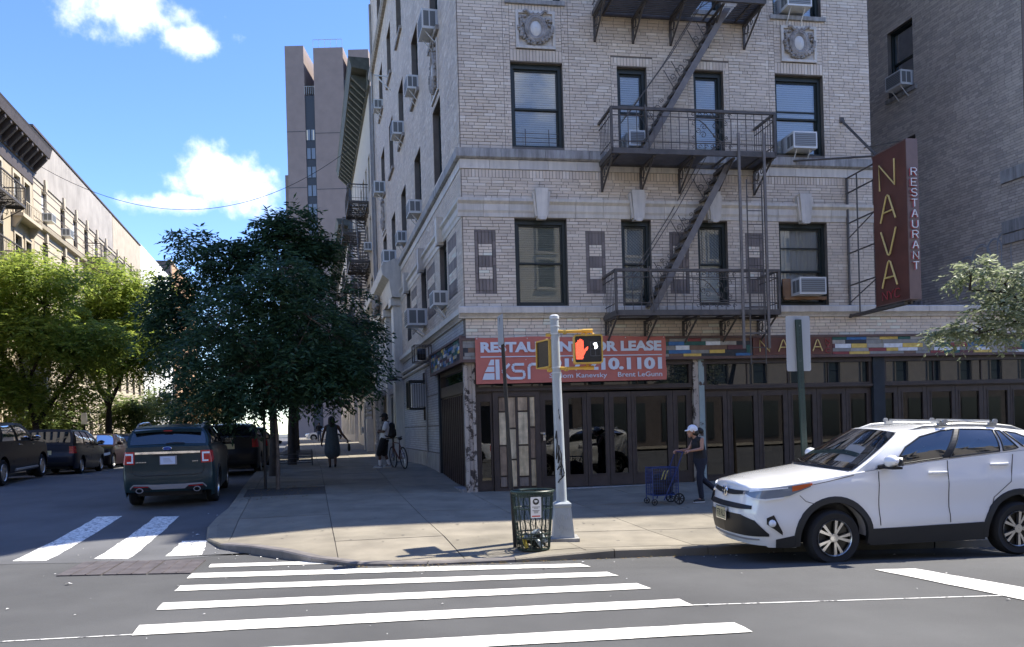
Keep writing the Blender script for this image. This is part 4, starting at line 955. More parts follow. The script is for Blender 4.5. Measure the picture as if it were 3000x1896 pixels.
for u in (6.87, 7.26): lad.tube([FF(u, 1.2, 3.22), FF(u, 1.2, 7.75)], .017, 5)
for k in range(14): lad.tube([FF(6.87, 1.2, 3.3+k*.335), FF(7.26, 1.2, 3.3+k*.335)], .012, 5)
lad.build('drop_ladder', M['iron'], fe)
# ------------------------------------------------------------------ window air conditioners
def air_con(fr, u0, u1, z0, z1, d1, label, d0=-.25, brace=True, name='air_conditioner'):
    t = thing(name, label, 'air conditioner', fr((u0+u1)/2, 0, z0), 'window air conditioners')
    mb = MB(); mb.box(fr, u0, u1, d0, d1, z0, z1); o = mb.build('case', M['ac'], t)
    mb = MB(); mb.box(fr, u0+.04, u1-.04, d1, d1+.006, z0+.05, z1-.04); mb.build('rear_grille', M['acg'], t)
    mb = MB(); n = 7
    for k in range(n): z = lerp(z0+.07, z1-.07, k/(n-1)); mb.box(fr, u0+.05, u1-.05, d1+.006, d1+.012, z-.006, z+.006)
    mb.build('slats', M['signback'], t)
    w = d1-.02
    for side, u in ((0, u0), (1, u1)):
        mb = MB()
        for a, b2 in ((.10, .46), (.54, .9)):
            D0, D1 = lerp(.0, d1, a), lerp(.0, d1, b2)
            if side: mb.box(fr, u, u+.005, D0, D1, z0+.07, z1-.06)
            else: mb.box(fr, u-.005, u, D0, D1, z0+.07, z1-.06)
        mb.build('side_vent', M['acg'], t)
    if brace:
        mb = MB(); uc = u0+.2*(u1-u0); mb.tube([fr(uc, d1*.75, z0), fr(uc, .02, z0-.32)], .016, 4); mb.tube([fr(u1-.15, d1*.75, z0), fr(u1-.15, .02, z0-.32)], .016, 4); mb.build('support_bracket', M['ac'], t)
    return t
air_con(FF, 4.28, 4.72, 8.88, 9.27, .12, 'white air conditioner seen through the balcony rails on the avenue front', brace=False)
air_con(FF, 8.62, 9.28, 8.87, 9.30, .36, 'white air conditioner with an upright bracket, below a blind, right of the upper balcony')
air_con(FF, 8.66, 9.40, 5.08, 5.52, .40, 'white air conditioner on a wooden sill behind the grey backed street sign', brace=False)
air_con(FF, 8.56, 9.24, 12.55, 12.98, .36, 'white air conditioner at the top edge above the right carved oval')
air_con(SF, 2.5, 3.2, 5.26, 5.66, .38, 'small white air conditioner in the side window nearest the building corner')
air_con(SF, 6.45, 7.25, 5.22, 5.76, .62, 'largest white air conditioner, above the barred cage on the side street wall')
air_con(SF, 2.9, 3.75, 13.05, 13.6, .42, 'white air conditioner above the carved oval on the side street wall')
air_con(SF, 6.95, 7.7, 13.05, 13.5, .36, 'white air conditioner on the fourth floor in the second window from the corner')
air_con(SF, 7.0, 7.8, 8.98, 9.42, .40, 'white framed air conditioner just above the grey ledge, second window from the corner')
air_con(SF, 11.1, 11.9, 13.05, 13.55, .42, 'white air conditioner on the fourth floor in the third window from the corner')
air_con(SF, 11.2, 11.95, 8.98, 9.42, .34, 'white air conditioner just above the grey ledge, third window from the corner')
air_con(SF, 14.9, 15.75, 8.98, 9.5, .55, 'big white air conditioner just above the grey ledge, fourth window from the corner')
air_con(SF, 18.8, 19.6, 13.05, 13.6, .5, 'white air conditioner above the farther carved oval on the side street wall')
air_con(SF, 18.9, 19.6, 8.98, 9.4, .4, 'white air conditioner above the portal cornice, fifth window from the corner')
air_con(SF, 18.9, 19.6, 17.05, 17.5, .4, 'highest white air conditioner, near the far end of the side street wall')
mb = MB(); mb.tube([SF(15.2, .0, 16.95), SF(15.2, .7, 17.0)], .03, 4); mb.tube([SF(15.2, .65, 17.0), SF(15.2, .02, 16.4)], .03, 4)
o = mb.build('wall_bracket', M['ac'], kind=None); tag(o, 'empty white air conditioner bracket on the side street wall', 'bracket')
mb = MB(); mb.box(FF, 8.42, 9.6, -.05, .06, 4.99, 5.07); mb.box(FF, 8.42, 8.64, -.08, -.03, 5.07, 5.55); o = mb.build('wooden_sill_board', mat('raw_plywood', (.26,.15,.08), .7, var=.3), bld)
# small things on the side wall
t = thing('window_cage', 'dark barred cage over an air conditioner on the side street wall', 'cage', SF(7.3, 0, 2.2))
mb = MB(); U0, U1, D1, Z0, Z1 = 6.95, 7.7, .55, 2.55, 3.45
for u in (U0, U1):
    for z in (Z0, Z1): mb.box(SF, u-.03, u+.03, 0, D1, z-.03, z+.03)
    mb.box(SF, u-.03, u+.03, D1-.03, D1+.03, Z0, Z1)
for z in (Z0, Z1): mb.box(SF, U0, U1, D1-.028, D1+.028, z-.028, z+.028)
mb.build('frame', M['frame'], t)
mb = MB()
for k in range(1, 7): mb.tube([SF(U0, D1*k/7, Z0), SF(U0, D1*k/7, Z1)], .010, 4); mb.tube([SF(lerp(U0, U1, k/7), D1, Z0), SF(lerp(U0, U1, k/7), D1, Z1)], .010, 4)
mb.build('bars', M['frame'], t); MB().box(SF, U0+.1, U1-.1, -.1, D1-.1, Z0+.08, Z1-.1).build('unit', M['ac'], t)
t = thing('wall_cage', 'small black wire box fixed over the coloured tiles at the corner', 'wire box', SF(5.1, 0, 4.1))
mb = MB()
for u in (4.98, 5.5):
    for z in (3.92, 4.42): mb.box(SF, u-.015, u+.015, .1, .62, z-.015, z+.015)
    for d in (.1, .62): mb.box(SF, u-.015, u+.015, d-.015, d+.015, 3.92, 4.42)
for d in (.1, .62):
    for z in (3.92, 4.42): mb.box(SF, 4.98, 5.5, d-.015, d+.015, z-.015, z+.015)
for k in range(1, 6): mb.tube([SF(4.98, .1+.52*k/6, 3.92), SF(4.98, .1+.52*k/6, 4.42)], .007, 4)
mb.build('frame', M['iron'], t); mb = MB(); mb.lathe(SF(5.24, .36, 4.16), [(.02, -.12), (.17, -.12), (.19, 0), (.17, .12), (.02, .12)], 10, 'x'); mb.build('lamp_drum', M['blackp'], t)
t = thing('security_camera', 'white tube security camera on the side street wall left of the barred cage', 'camera', SF(9.2, 0, 2.8))
mb = MB(); mb.tube([SF(9.3, .15, 2.98), SF(8.75, .42, 2.78)], .075, 8); mb.build('body', M['ac'], t, True); mb = MB(); mb.tube([SF(9.3, 0, 2.9), SF(9.2, .2, 2.95)], .02, 5); mb.build('arm', M['ac'], t)
t = thing('wall_lamp', 'black hooded wall lamp beside the entrance portal', 'lamp', SF(13.0, 0, 4.0))
mb = MB(); mb.tube([SF(13, 0, 3.95), SF(13, .35, 4.0)], .025, 5); mb.lathe(SF(13, .5, 3.85), [(.24, 0), (.2, .1), (.1, .17), (.02, .19)], 10); mb.build('hood', M['blackp'], t, True)
mb = MB()
for u in (22.9,): mb.tube([SF(u, .12, 8.9), SF(u, .12, 24)], .07, 6)
mb.tube([SF(6.6, .06, .3), SF(6.6, .06, 3.8)], .035, 6); mb.build('drain_pipe', M['gstone'], bld, True)
# ------------------------------------------------------------------ neighbouring buildings
def simple_window(par, fr, a, b2, z0, z1, rec=.14, fm=None, pm=None, w=.07, trim=None, blind=None):
    mb = MB(); bar_frame(mb, fr, a, b2, z0, z1, w, -rec-.08, -rec); zm = (z0+z1)/2; mb.box(fr, a+w, b2-w, -rec-.07, -rec-.01, zm-.03, zm+.03)
    if trim:
        mb.m = 1
        mb.box(fr, a-.14, a, 0, .07, z0-.1, z1+.2); mb.box(fr, b2, b2+.14, 0, .07, z0-.1, z1+.2); mb.box(fr, a, b2, 0, .066, z1, z1+.2); mb.box(fr, a-.2, b2+.2, 0, .13, z0-.22, z0-.1)
        o = mb.build('window', [fm or M['frame'], trim], par)
    else: o = mb.build('window', fm or M['frame'], par)
    MB().box(fr, a+w, b2-w, -rec-.06, -rec-.05, z0+w, z1-w).build('pane', pm or M['sglass'], o)
    if blind and rnd.random() < blind:
        zl = lerp(z0, z1, rnd.choice([.3, .5, .62])); MB().box(fr, a+w, b2-w, -rec-.045, -rec-.04, zl, z1-w).build('blind', M['curtain'], o)
    return o
def row_building(name, label, fr, u0, u1, H, zb, mw, wins, dep, skew=None, ms=None, extra=None, **kw):
    t = thing(name, label, 'building', fr((u0+u1)/2, 0, zb), kw.get('group'))
    mb = MB(); wall_sheet(mb, fr, u0, u1, zb, H, wins, .22); mb.build('wall', mw, t)
    e = skew or -fr.N; A, B = fr(u0, 0, 0), fr(u1, 0, 0); Cc, D = A+e*dep, B+e*dep; mb = MB()
    for p, q in ((Cc, A), (B, D), (D, Cc)): mb.quad(p+Vector((0, 0, zb)), q+Vector((0, 0, zb)), q+Vector((0, 0, H)), p+Vector((0, 0, H)))
    mb.build('side_wall', ms or mw, t); mb = MB()
    for z in (zb+.1, H*.5, H-.3): mb.quad(*[p+Vector((0, 0, z)) for p in (A, B, D, Cc)])
    mb.build('roof', M['room'], t)
    for h in wins: simple_window(t, fr, *h, fm=kw.get('fm'), pm=kw.get('pm'), trim=kw.get('trim'), blind=kw.get('blind'))
    return t
# right hand neighbour: dark brick flank above the one storey wing
RF = Fr(FF(EX, 0, 0), US, (-0.96978, -0.24397))
BHR = 30.5
rb = thing('brick_building', 'dark grey brick building with a graffiti flank rising behind the low shop wing', 'building', FF(20, 0, .2))
hR = [(4.12, 5.30, 12.67, 14.9), (4.12, 5.30, 8.4, 11.05), (4.35, 5.3, 5.6, 7.65)]
mb = MB(); wall_sheet(mb, RF, 0, 24, 4.5, BHR, hR, .25); mb.build('flank_wall', M['mortar'], rb)
RFF = Fr(FF(EX, .0, 0), UF); hRF = [(u, u+1.3, z, z+2.1) for u in (1.5, 4.5, 7.5, 11, 14.5, 18) for z in (4.9, 8.8, 12.6, 16.5, 20.4)]
mb = MB(); wall_sheet(mb, RFF, 0, 24, 0, BHR, hRF, .25); mb.quad(RFF(24, 0, 0), RFF(24, -20, 0), RFF(24, -20, BHR), RFF(24, 0, BHR)); mb.build('wall', M['brownb'], rb)
for h in hRF: simple_window(rb, RFF, *h)
mb = MB(); mb.quad(*[RFF(u, d, BHR-.2) for u, d in ((0, 0), (24, 0), (24, -24), (0, -24))]); mb.build('roof', M['room'], rb)
l = []; lay(l, 0.02, 9.5, 4.85, 17.2, hR, L=.24, hc=.083, hdr=.4); brick_mass('brick_courses', RF, l, M['rbrick'], rb, .012)
for h in hR[:2]: window(rb, RF, *h, rec=.14, top='none', bot='none', bw=.07)
window(rb, RF, *hR[2], rec=.14, top='none', bot='none', bw=.07)
for z in (12.67, 8.4, 5.6):
    mb = MB(); mb.sweep(RF, [(-.15, z-.16), (.07, z-.16), (.08, z-.03), (-.15, z)], 4.0, 5.42); mb.build('window_sill', M['gstone'], rb)
for z0, z1 in ((8.42, 8.78), (6.98, 7.32), (6.68, 6.94)):
    for k, (a, b2) in enumerate(((-.1, .33), (.34, .78))): mb = MB(); mb.box(RF, a, b2, 0, .09, z0, z1); mb.build('quoin_stone', M['gstone'], rb)
mb = MB()
for k, (t0, r, zc) in enumerate(((2.15, .34, 6.2), (1.6, .36, 6.42), (1.12, .26, 6.62), (.78, .24, 6.75))):
    for rr in (r, r*.9): mb.tube([RF(t0+rr*math.cos(q), .018, zc+rr*1.25*math.sin(q)-(0 if abs(math.sin(q)) > .2 else .0)) for q in [i*math.pi/10-.1 for i in range(12)]], .012, 4, False)
    for sgn in (-1, 1): mb.tube([RF(t0+sgn*r, .018, zc+.02), RF(t0+sgn*r*.92, .018, zc-.3), RF(t0+sgn*r*.98, .018, zc-.75)], .011, 4, False)
mb.build('graffiti', mat('pale_graffiti', (.33,.36,.40), .7), rb)
air_con(RF, 4.22, 4.95, 12.72, 13.2, .42, 'white air conditioner in the window of the dark brick flank above the blade sign')
# side street row beyond the corner building
ez = Vector((math.sin(rad(SUN_AZ)), math.cos(rad(SUN_AZ)), 0))  # unseen side walls skewed with the sun so its strips reach the street
w2 = [(u, u+1.15, z, z+2.05) for u in (27.2, 29.6, 31.9, 34.2, 36.5, 38.8, 41.1, 43.2) for z in (5.2, 8.7, 12.2, 15.7)]+[(u, u+1.3, 1.6, 3.9) for u in (27.2, 34.2, 36.5, 41.1)]
b2_ = row_building('stone_building', 'beige stone apartment house with a heavy green copper cornice beyond the corner building', SF, 26.5, 45.0, 21.3, .2, M['cream2'], w2, 12.5, ez, M['stucco'], blind=.5)
def cornice(par, fr, u0, u1, z, p, h, m, step=.85):
    blocks('cornice', fr, [(0, z-h), (.12, z-h+.05), (.15, z-h*.45), (p*.85, z-h*.38), (p*.95, z-.12), (p, z), (0, z)], u0-p*.9, u1+p*.4, 3.0, m, par)
    first = None; n = int((u1-u0)/step)
    for k in range(n+1):
        u = u0+k*(u1-u0)/n
        if first is None: mb = MB(); mb.prism(Fr(fr(u, 0, 0), fr.N, fr.U), [(.10, z-h*.95), (.2, z-h*.95), (p*.8, z-h*.5), (p*.8, z-h*.39), (.10, z-h*.39)], -.11, .11); first = mb.build('modillion', m, par); u_f = u
        else: c = first.copy(); COL.objects.link(c); c.location = first.location+fr.U*(u-u_f)
cornice(b2_, SF, 26.5, 45.0, 22.4, 1.15, 1.5, M['gcorn'])
for z in (4.6, 8.1): blocks('belt_course', SF, [(0, z), (.1, z+.02), (.16, z+.2), (0, z+.26)], 26.5, 45, 3, M['cream2'], b2_)
mb = MB()
for i in range(13):
    q = math.pi*i/12
    mb.tube([SF(31.2+1.15*math.cos(q), .05, 2.6+1.15*math.sin(q)), SF(31.2+1.15*math.cos(q), .35, 2.6+1.15*math.sin(q))], .16, 5)
for s_ in (-1, 1): mb.box(SF, 31.2+s_*1.15-.22, 31.2+s_*1.15+.22, 0, .4, .3, 2.6)
mb.build('arched_entrance', M['stone'], b2_); mb = MB(); mb.box(SF, 30.2, 32.2, .01, .05, .3, 3.3); mb.build('entrance_door', M['darkwin'], b2_)
w3 = [(u, u+1.15, z, z+2.0) for u in (51, 53.5, 56, 60, 63, 66, 69, 72, 75) for z in (1.6, 5.0, 8.3, 11.6, 14.9)]
b3_ = row_building('stone_building', 'lower beige building with a pale green cornice, farthest on the right of the side street', SF, 50, 78, 18.6, .4, M['cream2'], w3, 12.5, ez, M['stucco'], blind=.4)
cornice(b3_, SF, 50, 78, 19.6, 1.1, 1.3, M['gcorn'], 1.2)
for (ua_, ub_, zs, lab) in ((36.2, 39.6, (5.0, 8.4, 11.9, 15.4), 'second black iron fire escape on the beige stone house, farther from the corner'), (28.6, 32.4, (5.0, 8.4, 11.9, 15.4), 'black iron fire escape on the beige stone house under the green cornice'), (56.5, 60.6, (4.8, 8.1, 11.4, 14.7), 'farther black iron fire escape on the low beige building of the side street')):
    f_ = thing('fire_escape', lab, 'fire escape', SF(ua_, 0, zs[0]), 'fire escapes along the side street')
    for z in zs: escape_balcony(f_, SF, ua_, ub_, 1.15, z, orn=False, step=.2)
    for z0, z1 in zip(zs, zs[1:]): escape_stair(f_, SF, ua_+.6, z0, ub_-.7, z1)
for u, z, lab in ((29.75, 8.75, 'small white air conditioner on the beige stone house, lower window by the fire escape'), (27.4, 12.25, 'small white air conditioner on the beige stone house, upper window nearest the gap'), (34.4, 1.7, 'small white air conditioner low on the beige stone house near the walking man')):
    air_con(SF, u, u+.7, z, z+.45, .4, lab, brace=False)
# brown brick tower at the end of the street
TY = 150.; tw = thing('tower_block', 'tall brown brick tower block with dark vertical window strips at the end of the street', 'building', (-.235*TY, TY, .8))
tf = Fr((0, TY, 0), (1, 0)); ta = lambda a: a*TY
TH = 1.85+.4795*TY
def tbox(a0, a1, d0, d1, z1, nm, m): return MB().box(tf, ta(a0), ta(a1), d0, d1, 0, z1).build(nm, m, tw)
tbox(-.2683, -.2452, -16, 0, TH, 'brick_pier', M['tower']); tbox(-.2331, -.1965, -16, 0, TH-.5, 'brick_pier', M['tower']); tbox(-.1900, -.165, -16, 0, TH-1, 'brick_pier', M['tower'])
tbox(-.2452, -.2331, -16, -.25, TH-9.2, 'recess', M['towerd']); tbox(-.1965, -.1900, -16, -.25, TH-6.5, 'recess', M['towerd'])
mb = MB(); mb.box(Fr((0, TY, 0), (1, 0)), ta(-.2775), ta(-.2684), -16, -3, 0, TH-23); mb.build('brick_pier', M['tower'], tw)
mb = MB()
for k in range(9):
    z = TH-16-k*10.4; 
    if z > 5: mb.box(tf, ta(-.2683), ta(-.2452), .0, .03, z, z+.10); mb.box(tf, ta(-.2331), ta(-.1965), .0, .03, z-.4, z-.3)
mb.build('floor_joint', M['towerd'], tw)
for k in range(17):
    z = TH-17.6-k*3.46
    if z < 8: break
    for j, (a0, a1) in enumerate(((-.2446, -.2395), (-.2389, -.2337))):
        wf = MB(); bar_frame(wf, tf, ta(a0), ta(a1), z, z+2.1, .05, -.25, -.17); wo = wf.build('window', M['towerd'], tw)
        MB().box(tf, ta(a0)+.05, ta(a1)-.05, -.24, -.20, z+.05, z+2.05).build('pane', M['towerg'], wo)
        if k == 0: MB().box(tf, ta(a0)+.06+.3*j, ta(a0)+.28+.3*j, -.195, -.19, z+.1, z+1.95).build('blind', M['towerl'], wo)  # pale cream strip in the uppermost pair of windows
for a0, a1, z in ((-.2330, -.1970, TH+1.0), (-.2450, -.2332, TH-7.6)):
    mb = MB()
    mb.tube([(ta(a0), TY-.0, z), (ta(a1), TY, z)], .05, 4)
    for k in range(6): x = lerp(ta(a0), ta(a1), k/5); mb.tube([(x, TY, z-1.5), (x, TY, z)], .04, 4)
    mb.build('roof_rail', M['galv'], tw)
# left side of the street
LF = Fr((-20.6, 19.8, 0), US, (0.96978, 0.24397))
w1 = [(u, u+wd, z, z+2.1) for u, wd in ((10.5, 1.1), (13, 1.1), (16, 1.1), (18.2, 1.1), (21.3, 1.5), (24.6, 1.0), (26.3, .9)) for z in (4.4, 7.7, 11.0, 14.3)]+[(u, u+1.2, 1.2, 3.2) for u in (10.5, 13, 16, 19, 22, 25.5)]
q1 = row_building('brick_apartments', 'cream brick apartment house with a dark bracketed cornice at the left edge', LF, 8, 27.9, 17.9, .3, M['cream'], w1, 14, trim=M['cream2'], blind=.4)
cornice(q1, LF, 8, 27.9, 18.9, 1.0, 1.5, M['corn'], .8)
mb = MB(); mb.box(LF, 8, 27.9, 0, .05, 16.7, 17.4); mb.build('frieze', M['corn'], q1)
for z in (10.2, 3.7): blocks('belt_course', LF, [(0, z), (.12, z+.05), (.16, z+.25), (0, z+.32)], 8, 27.9, 2.5, M['cream2'], q1)
mb = MB(); mb.box(LF, 24.2, 27.4, .0, .6, 13.95, 14.15)
for k in range(12): mb.tube([LF(24.25+k*.28, .58, 14.15), LF(24.25+k*.28, .58, 14.85)], .015, 4)
mb.box(LF, 24.2, 27.4, .56, .6, 14.85, 14.9)
for u in (24.4, 27.2): mb.prism(Fr(LF(u, 0, 0), LF.N, LF.U), [(0, 13.4), (.15, 13.4), (.55, 13.95), (0, 13.95)], -.1, .1)
mb.build('window_balcony', M['cream2'], q1)
f_ = thing('fire_escape', 'dark fire escape on the cream brick house at the left edge', 'fire escape', LF(17.4, 0, 4), 'fire escapes along the side street')
for z in (7.5, 10.8, 14.1): escape_balcony(f_, LF, 17.6, 22.9, 1.1, z, orn=False, step=.25)
for z in (7.5, 10.8): escape_stair(f_, LF, 18.4, z, 21.8, z+3.3)
w4 = [(u, u+1.0, z, z+1.85) for u in (29.5, 33.3, 36.2, 39.0, 41.8, 44.6, 48.5, 51.3, 54, 56.6) for z in (1.3, 5.7, 8.8, 11.9, 15.0)]
q2 = row_building('long_apartments', 'long grey beige apartment building with a blank parapet on the left of the street', LF, 27.95, 58.9, 20.1, .4, M['cream2'], w4, 14, fm=M['corn'], blind=.3)
mb = MB(); mb.box(LF, 27.95, 47.5, .0, .06, 17.2, 20.05); mb.build('parapet', M['greyst'], q2); mb = MB(); mb.box(LF, 47.6, 58.9, 0, .06, 17.2, 20.0); mb.build('parapet', M['tan'], q2)
mb = MB(); mb.box(LF, 27.9, 59, -.2, .12, 20.1, 20.22); mb.build('coping', M['corn'], q2)
blocks('belt_course', LF, [(0, 14.3), (.25, 14.4), (.3, 14.6), (0, 14.7)], 27.95, 58.9, 3, M['cream2'], q2)
mb = MB()
for z in np.arange(.9, 17.1, .5): mb.box(LF, 28, 58.8, .0, .012, float(z), float(z)+.05)
o = mb.build('rustication_groove', M['corn'], q2); o['kind'] = 'stuff'
first = None
for u in (30, 33.8, 36.7, 39.5, 42.3, 45.1, 49, 51.8, 54.5, 57.1):
    for z in (16.85, 13.75):
        mb = MB(); mb.prism(LF, [(u-.14, z), (u+.14, z), (u+.2, z+.7), (u-.2, z+.7)], 0, .16); mb.build('keystone', M['cream2'], q2)
f_ = thing('fire_escape', 'black fire escape high on the long grey beige building to the left', 'fire escape', LF(38.5, 0, 5), 'fire escapes along the side street')
for z in (8.6, 11.7, 14.8): escape_balcony(f_, LF, 38.6, 45.9, 1.15, z, orn=False, step=.3)
for z in (8.6, 11.7): escape_stair(f_, LF, 39.6, z, 43, z+3.1)
air_con(LF, 29.7, 30.5, 15.05, 15.55, .5, 'white air conditioner in the first top floor window of the long building on the left', brace=False); air_con(LF, 33.5, 34.3, 15.05, 15.55, .5, 'white air conditioner in the second top floor window of the long building on the left', brace=False)
w5 = [(u, u+1.1, z, z+1.9) for u in (61, 64, 67, 70, 73.5) for z in (1.5, 5, 8.3, 11.6, 14.6)]
q3 = row_building('white_building', 'white painted apartment building beyond the long beige one', LF, 59.0, 76.6, 20.4, .5, M['whitew'], w5, 14, blind=.3)
w6 = [(u, u+1.1, z, z+1.9) for u in (78.5, 81, 83.5, 86, 89, 92, 95) for z in (1.6, 5, 8.4, 11.8, 15.2, 18.4)]
q4 = row_building('orange_building', 'orange brick building with a dark brown side wall at the far left', LF, 76.8, 98, 22.4, .5, M['orange'], w6, 14, ms=M['brownb'], blind=.3)
mb = MB(); mb.box(LF, 76.7, 98.1, -.3, .1, 22.4, 22.55); mb.build('coping', M['cream2'], q4)
mb = MB(); mb.box(LF, 76.8, 77.6, 0.0, .05, .5, 22.4); mb.build('quoin_strip', M['brownb'], q4)
# across the avenue, seen only as reflections and as bounced light
OF = Fr((126, -15.5, 0), (-1, 0), (0, 1))
w7 = [(u, u+1.3, z, z+2.0) for u in np.arange(2, 170, 3.6) for z in (4.8, 8.4, 12, 14.6)]
q5 = row_building('tan_apartments', 'tan brick apartment row facing the restaurant across the avenue', OF, 0, 172, 17.6, 0, mat('opposite_brick', (.60,.52,.42), .85, var=.1), [tuple(map(float, h)) for h in w7], 10, trim=M['cream2'])
mb = MB()
for u in np.arange(1, 170, 6): mb.box(OF, float(u), float(u)+4.6, .01, .05, .5, 3.4)
mb.build('shop_window', M['darkwin'], q5); mb = MB(); mb.box(OF, 0, 172, -.1, .012, 0, 4.3); mb.build('added_dark_base', mat('added_base_brown', (.16,.13,.11), .85, var=.2), q5)  # unseen dark base added to dim what the shop glass reflects
sheet('near_sidewalk', M['slab'], [-60, -30, -10, 10, 30, 60], [-15.5, -12, -9.5], .13)
# thin cable across the street
pts = []
A, B = LF(27.6, .5, 17.7), SF(31.5, .6, 19.6)
for i in range(41): t = i/40; p = A.lerp(B, t); pts.append(p-Vector((0, 0, 3.2*(1-(2*t-1)**2))))
mb = MB(); mb.tube(pts, .018, 4); o = mb.build('overhead_cable', M['blackp']); tag(o, 'thin dark cable sagging across the sky over the side street', 'cable')
# ------------------------------------------------------------------ trees
def leaf_mesh(name, base, dirv, L, Wd, m, parent, seed=0, kind=None):
    """one flat pointed leaf per row of the arrays"""
    rg = np.random.default_rng(seed); N = len(base)
    d = dirv/np.linalg.norm(dirv, axis=1, keepdims=True)
    up = np.array([0, 0, 1.])+rg.normal(0, .45, (N, 3)); s_ = np.cross(d, up); s_ /= np.linalg.norm(s_, axis=1, keepdims=True)+1e-9
    n_ = np.cross(s_, d)
    L = L*rg.uniform(.7, 1.25, (N, 1)); w = Wd*rg.uniform(.75, 1.2, (N, 1))
    v = np.empty((N, 4, 3)); v[:, 0] = base; v[:, 1] = base+d*L*.45+s_*w*.5-n_*L*.05; v[:, 2] = base+d*L-n_*L*.16; v[:, 3] = base+d*L*.45-s_*w*.5-n_*L*.05
    off = np.array(OFF[parent.name]); v = (v-off).reshape(-1, 3)
    me = bpy.data.meshes.new(name); me.vertices.add(4*N); me.vertices.foreach_set('co', v.ravel())
    me.loops.add(4*N); me.loops.foreach_set('vertex_index', np.arange(4*N, dtype=np.int32)); me.polygons.add(N)
    me.polygons.foreach_set('loop_start', np.arange(0, 4*N, 4, dtype=np.int32)); me.update(calc_edges=True); me.validate()
    me.materials.append(m); o = bpy.data.objects.new(name, me); COL.objects.link(o); o.parent = parent
    if kind: o['kind'] = kind
    return o
def sprays(centers, radii, n_sp, n_lf, seed, droop=.35, twig=.55, flat=.55, shell=.5):
    """compound leaves: every spray is a drooping twig with leaflets along both sides"""
    rg = np.random.default_rng(seed); B, D = [], []
    for c, r in zip(centers, radii):
        k = max(4, int(n_sp))
        dr = rg.normal(0, 1, (k, 3)); dr /= np.linalg.norm(dr, axis=1, keepdims=True); rr = rg.uniform(shell, 1., (k, 1))**.6
        st = np.array(c)+dr*rr*np.array(r)
        out = dr*np.array([1, 1, flat])+rg.normal(0, .5, (k, 3))*np.array([1, 1, .5]); out[:, 2] -= droop*.5; out /= np.linalg.norm(out, axis=1, keepdims=True)
        T = twig*rg.uniform(.6, 1.2, (k, 1))
        for i in range(n_lf):
            t = (i+1)/n_lf; p = st+out*T*t+np.array([0, 0, -1.])*droop*T*t*t
            sd_ = np.cross(out, np.array([0, 0, 1.])); sd_ /= np.linalg.norm(sd_, axis=1, keepdims=True)+1e-9
            B.append(p); D.append(out*.55+sd_*(1 if i % 2 else -1)+rg.normal(0, .25, (k, 3))+np.array([0, 0, -.15]))
    return np.concatenate(B), np.concatenate(D)
def tree(name, label, base, trunk, limbs, clusters, m, lf=.16, lw=.05, n_sp=60, n_lf=9, seed=1, group=None, bark='bark', r0=.2, twig=.55, droop=.35, shell=.5, flat=.55):
    t = thing(name, label, 'tree', base, group)
    rg = random.Random(seed); mb = MB(); B = Vector(base)
    def limb(pts, r):
        P = [B+Vector(p) for p in pts]; n = len(P)
        Q = []
        for a, b2 in zip(P, P[1:]):
            for k in range(3): Q.append(a.lerp(b2, k/3)+Vector((rg.uniform(-1, 1), rg.uniform(-1, 1), 0))*r*.25)
        Q.append(P[-1]); mb.tube(Q, [max(.008, r*(1-.8*i/(len(Q)-1))) for i in range(len(Q))], 8)
    T = [B+Vector(p) for p in trunk]; n = len(T)
    mb.tube([T[0]-Vector((0, 0, .1))]+T, [r0*1.3]+[r0*(1-.5*i/max(1, n-1)) for i in range(n)], 10)
    mb.build('trunk', M[bark], t, True); mb = MB()
    for pts, r in limbs: limb(pts, r)
    for c, r in clusters:      # twigs that carry the clusters
        src = min([Vector(p) for pts, _ in limbs for p in pts]+[Vector(trunk[-1])], key=lambda p: (p-Vector(c)).length)
        mid = src.lerp(Vector(c), .5)+Vector((0, 0, .1*max(r))); limb([src, mid, Vector(c)], .022+.012*max(r))
        for k in range(3): limb([mid, Vector(c)+Vector((rg.uniform(-1, 1)*r[0], rg.uniform(-1, 1)*r[1], rg.uniform(-.6, .8)*r[2]))*.8], .012)
    mb.build('limbs', M[bark], t, True)
    b, d = sprays([Vector(c)+B for c, _ in clusters], [r for _, r in clusters], n_sp, n_lf, seed, droop, twig, flat, shell)
    leaf_mesh('crown', b, d, lf, lw, m, t, seed); return t
def crown(cx, cy, cz, rx, ry, rz, n, seed, rmin=.5, rmax=.9, top=.0):
    rg = random.Random(seed); out = []
    for _ in range(n):
        while True:
            p = [rg.uniform(-1, 1) for _ in range(3)]
            l = math.sqrt(sum(x*x for x in p))
            if .25 < l < 1: break
        r = rg.uniform(rmin, rmax); out.append(((cx+p[0]*rx*.85, cy+p[1]*ry*.85, cz+p[2]*rz*.85), (r, r, r*.62)))
    return out
def gz(x, y): return SW(x, y)
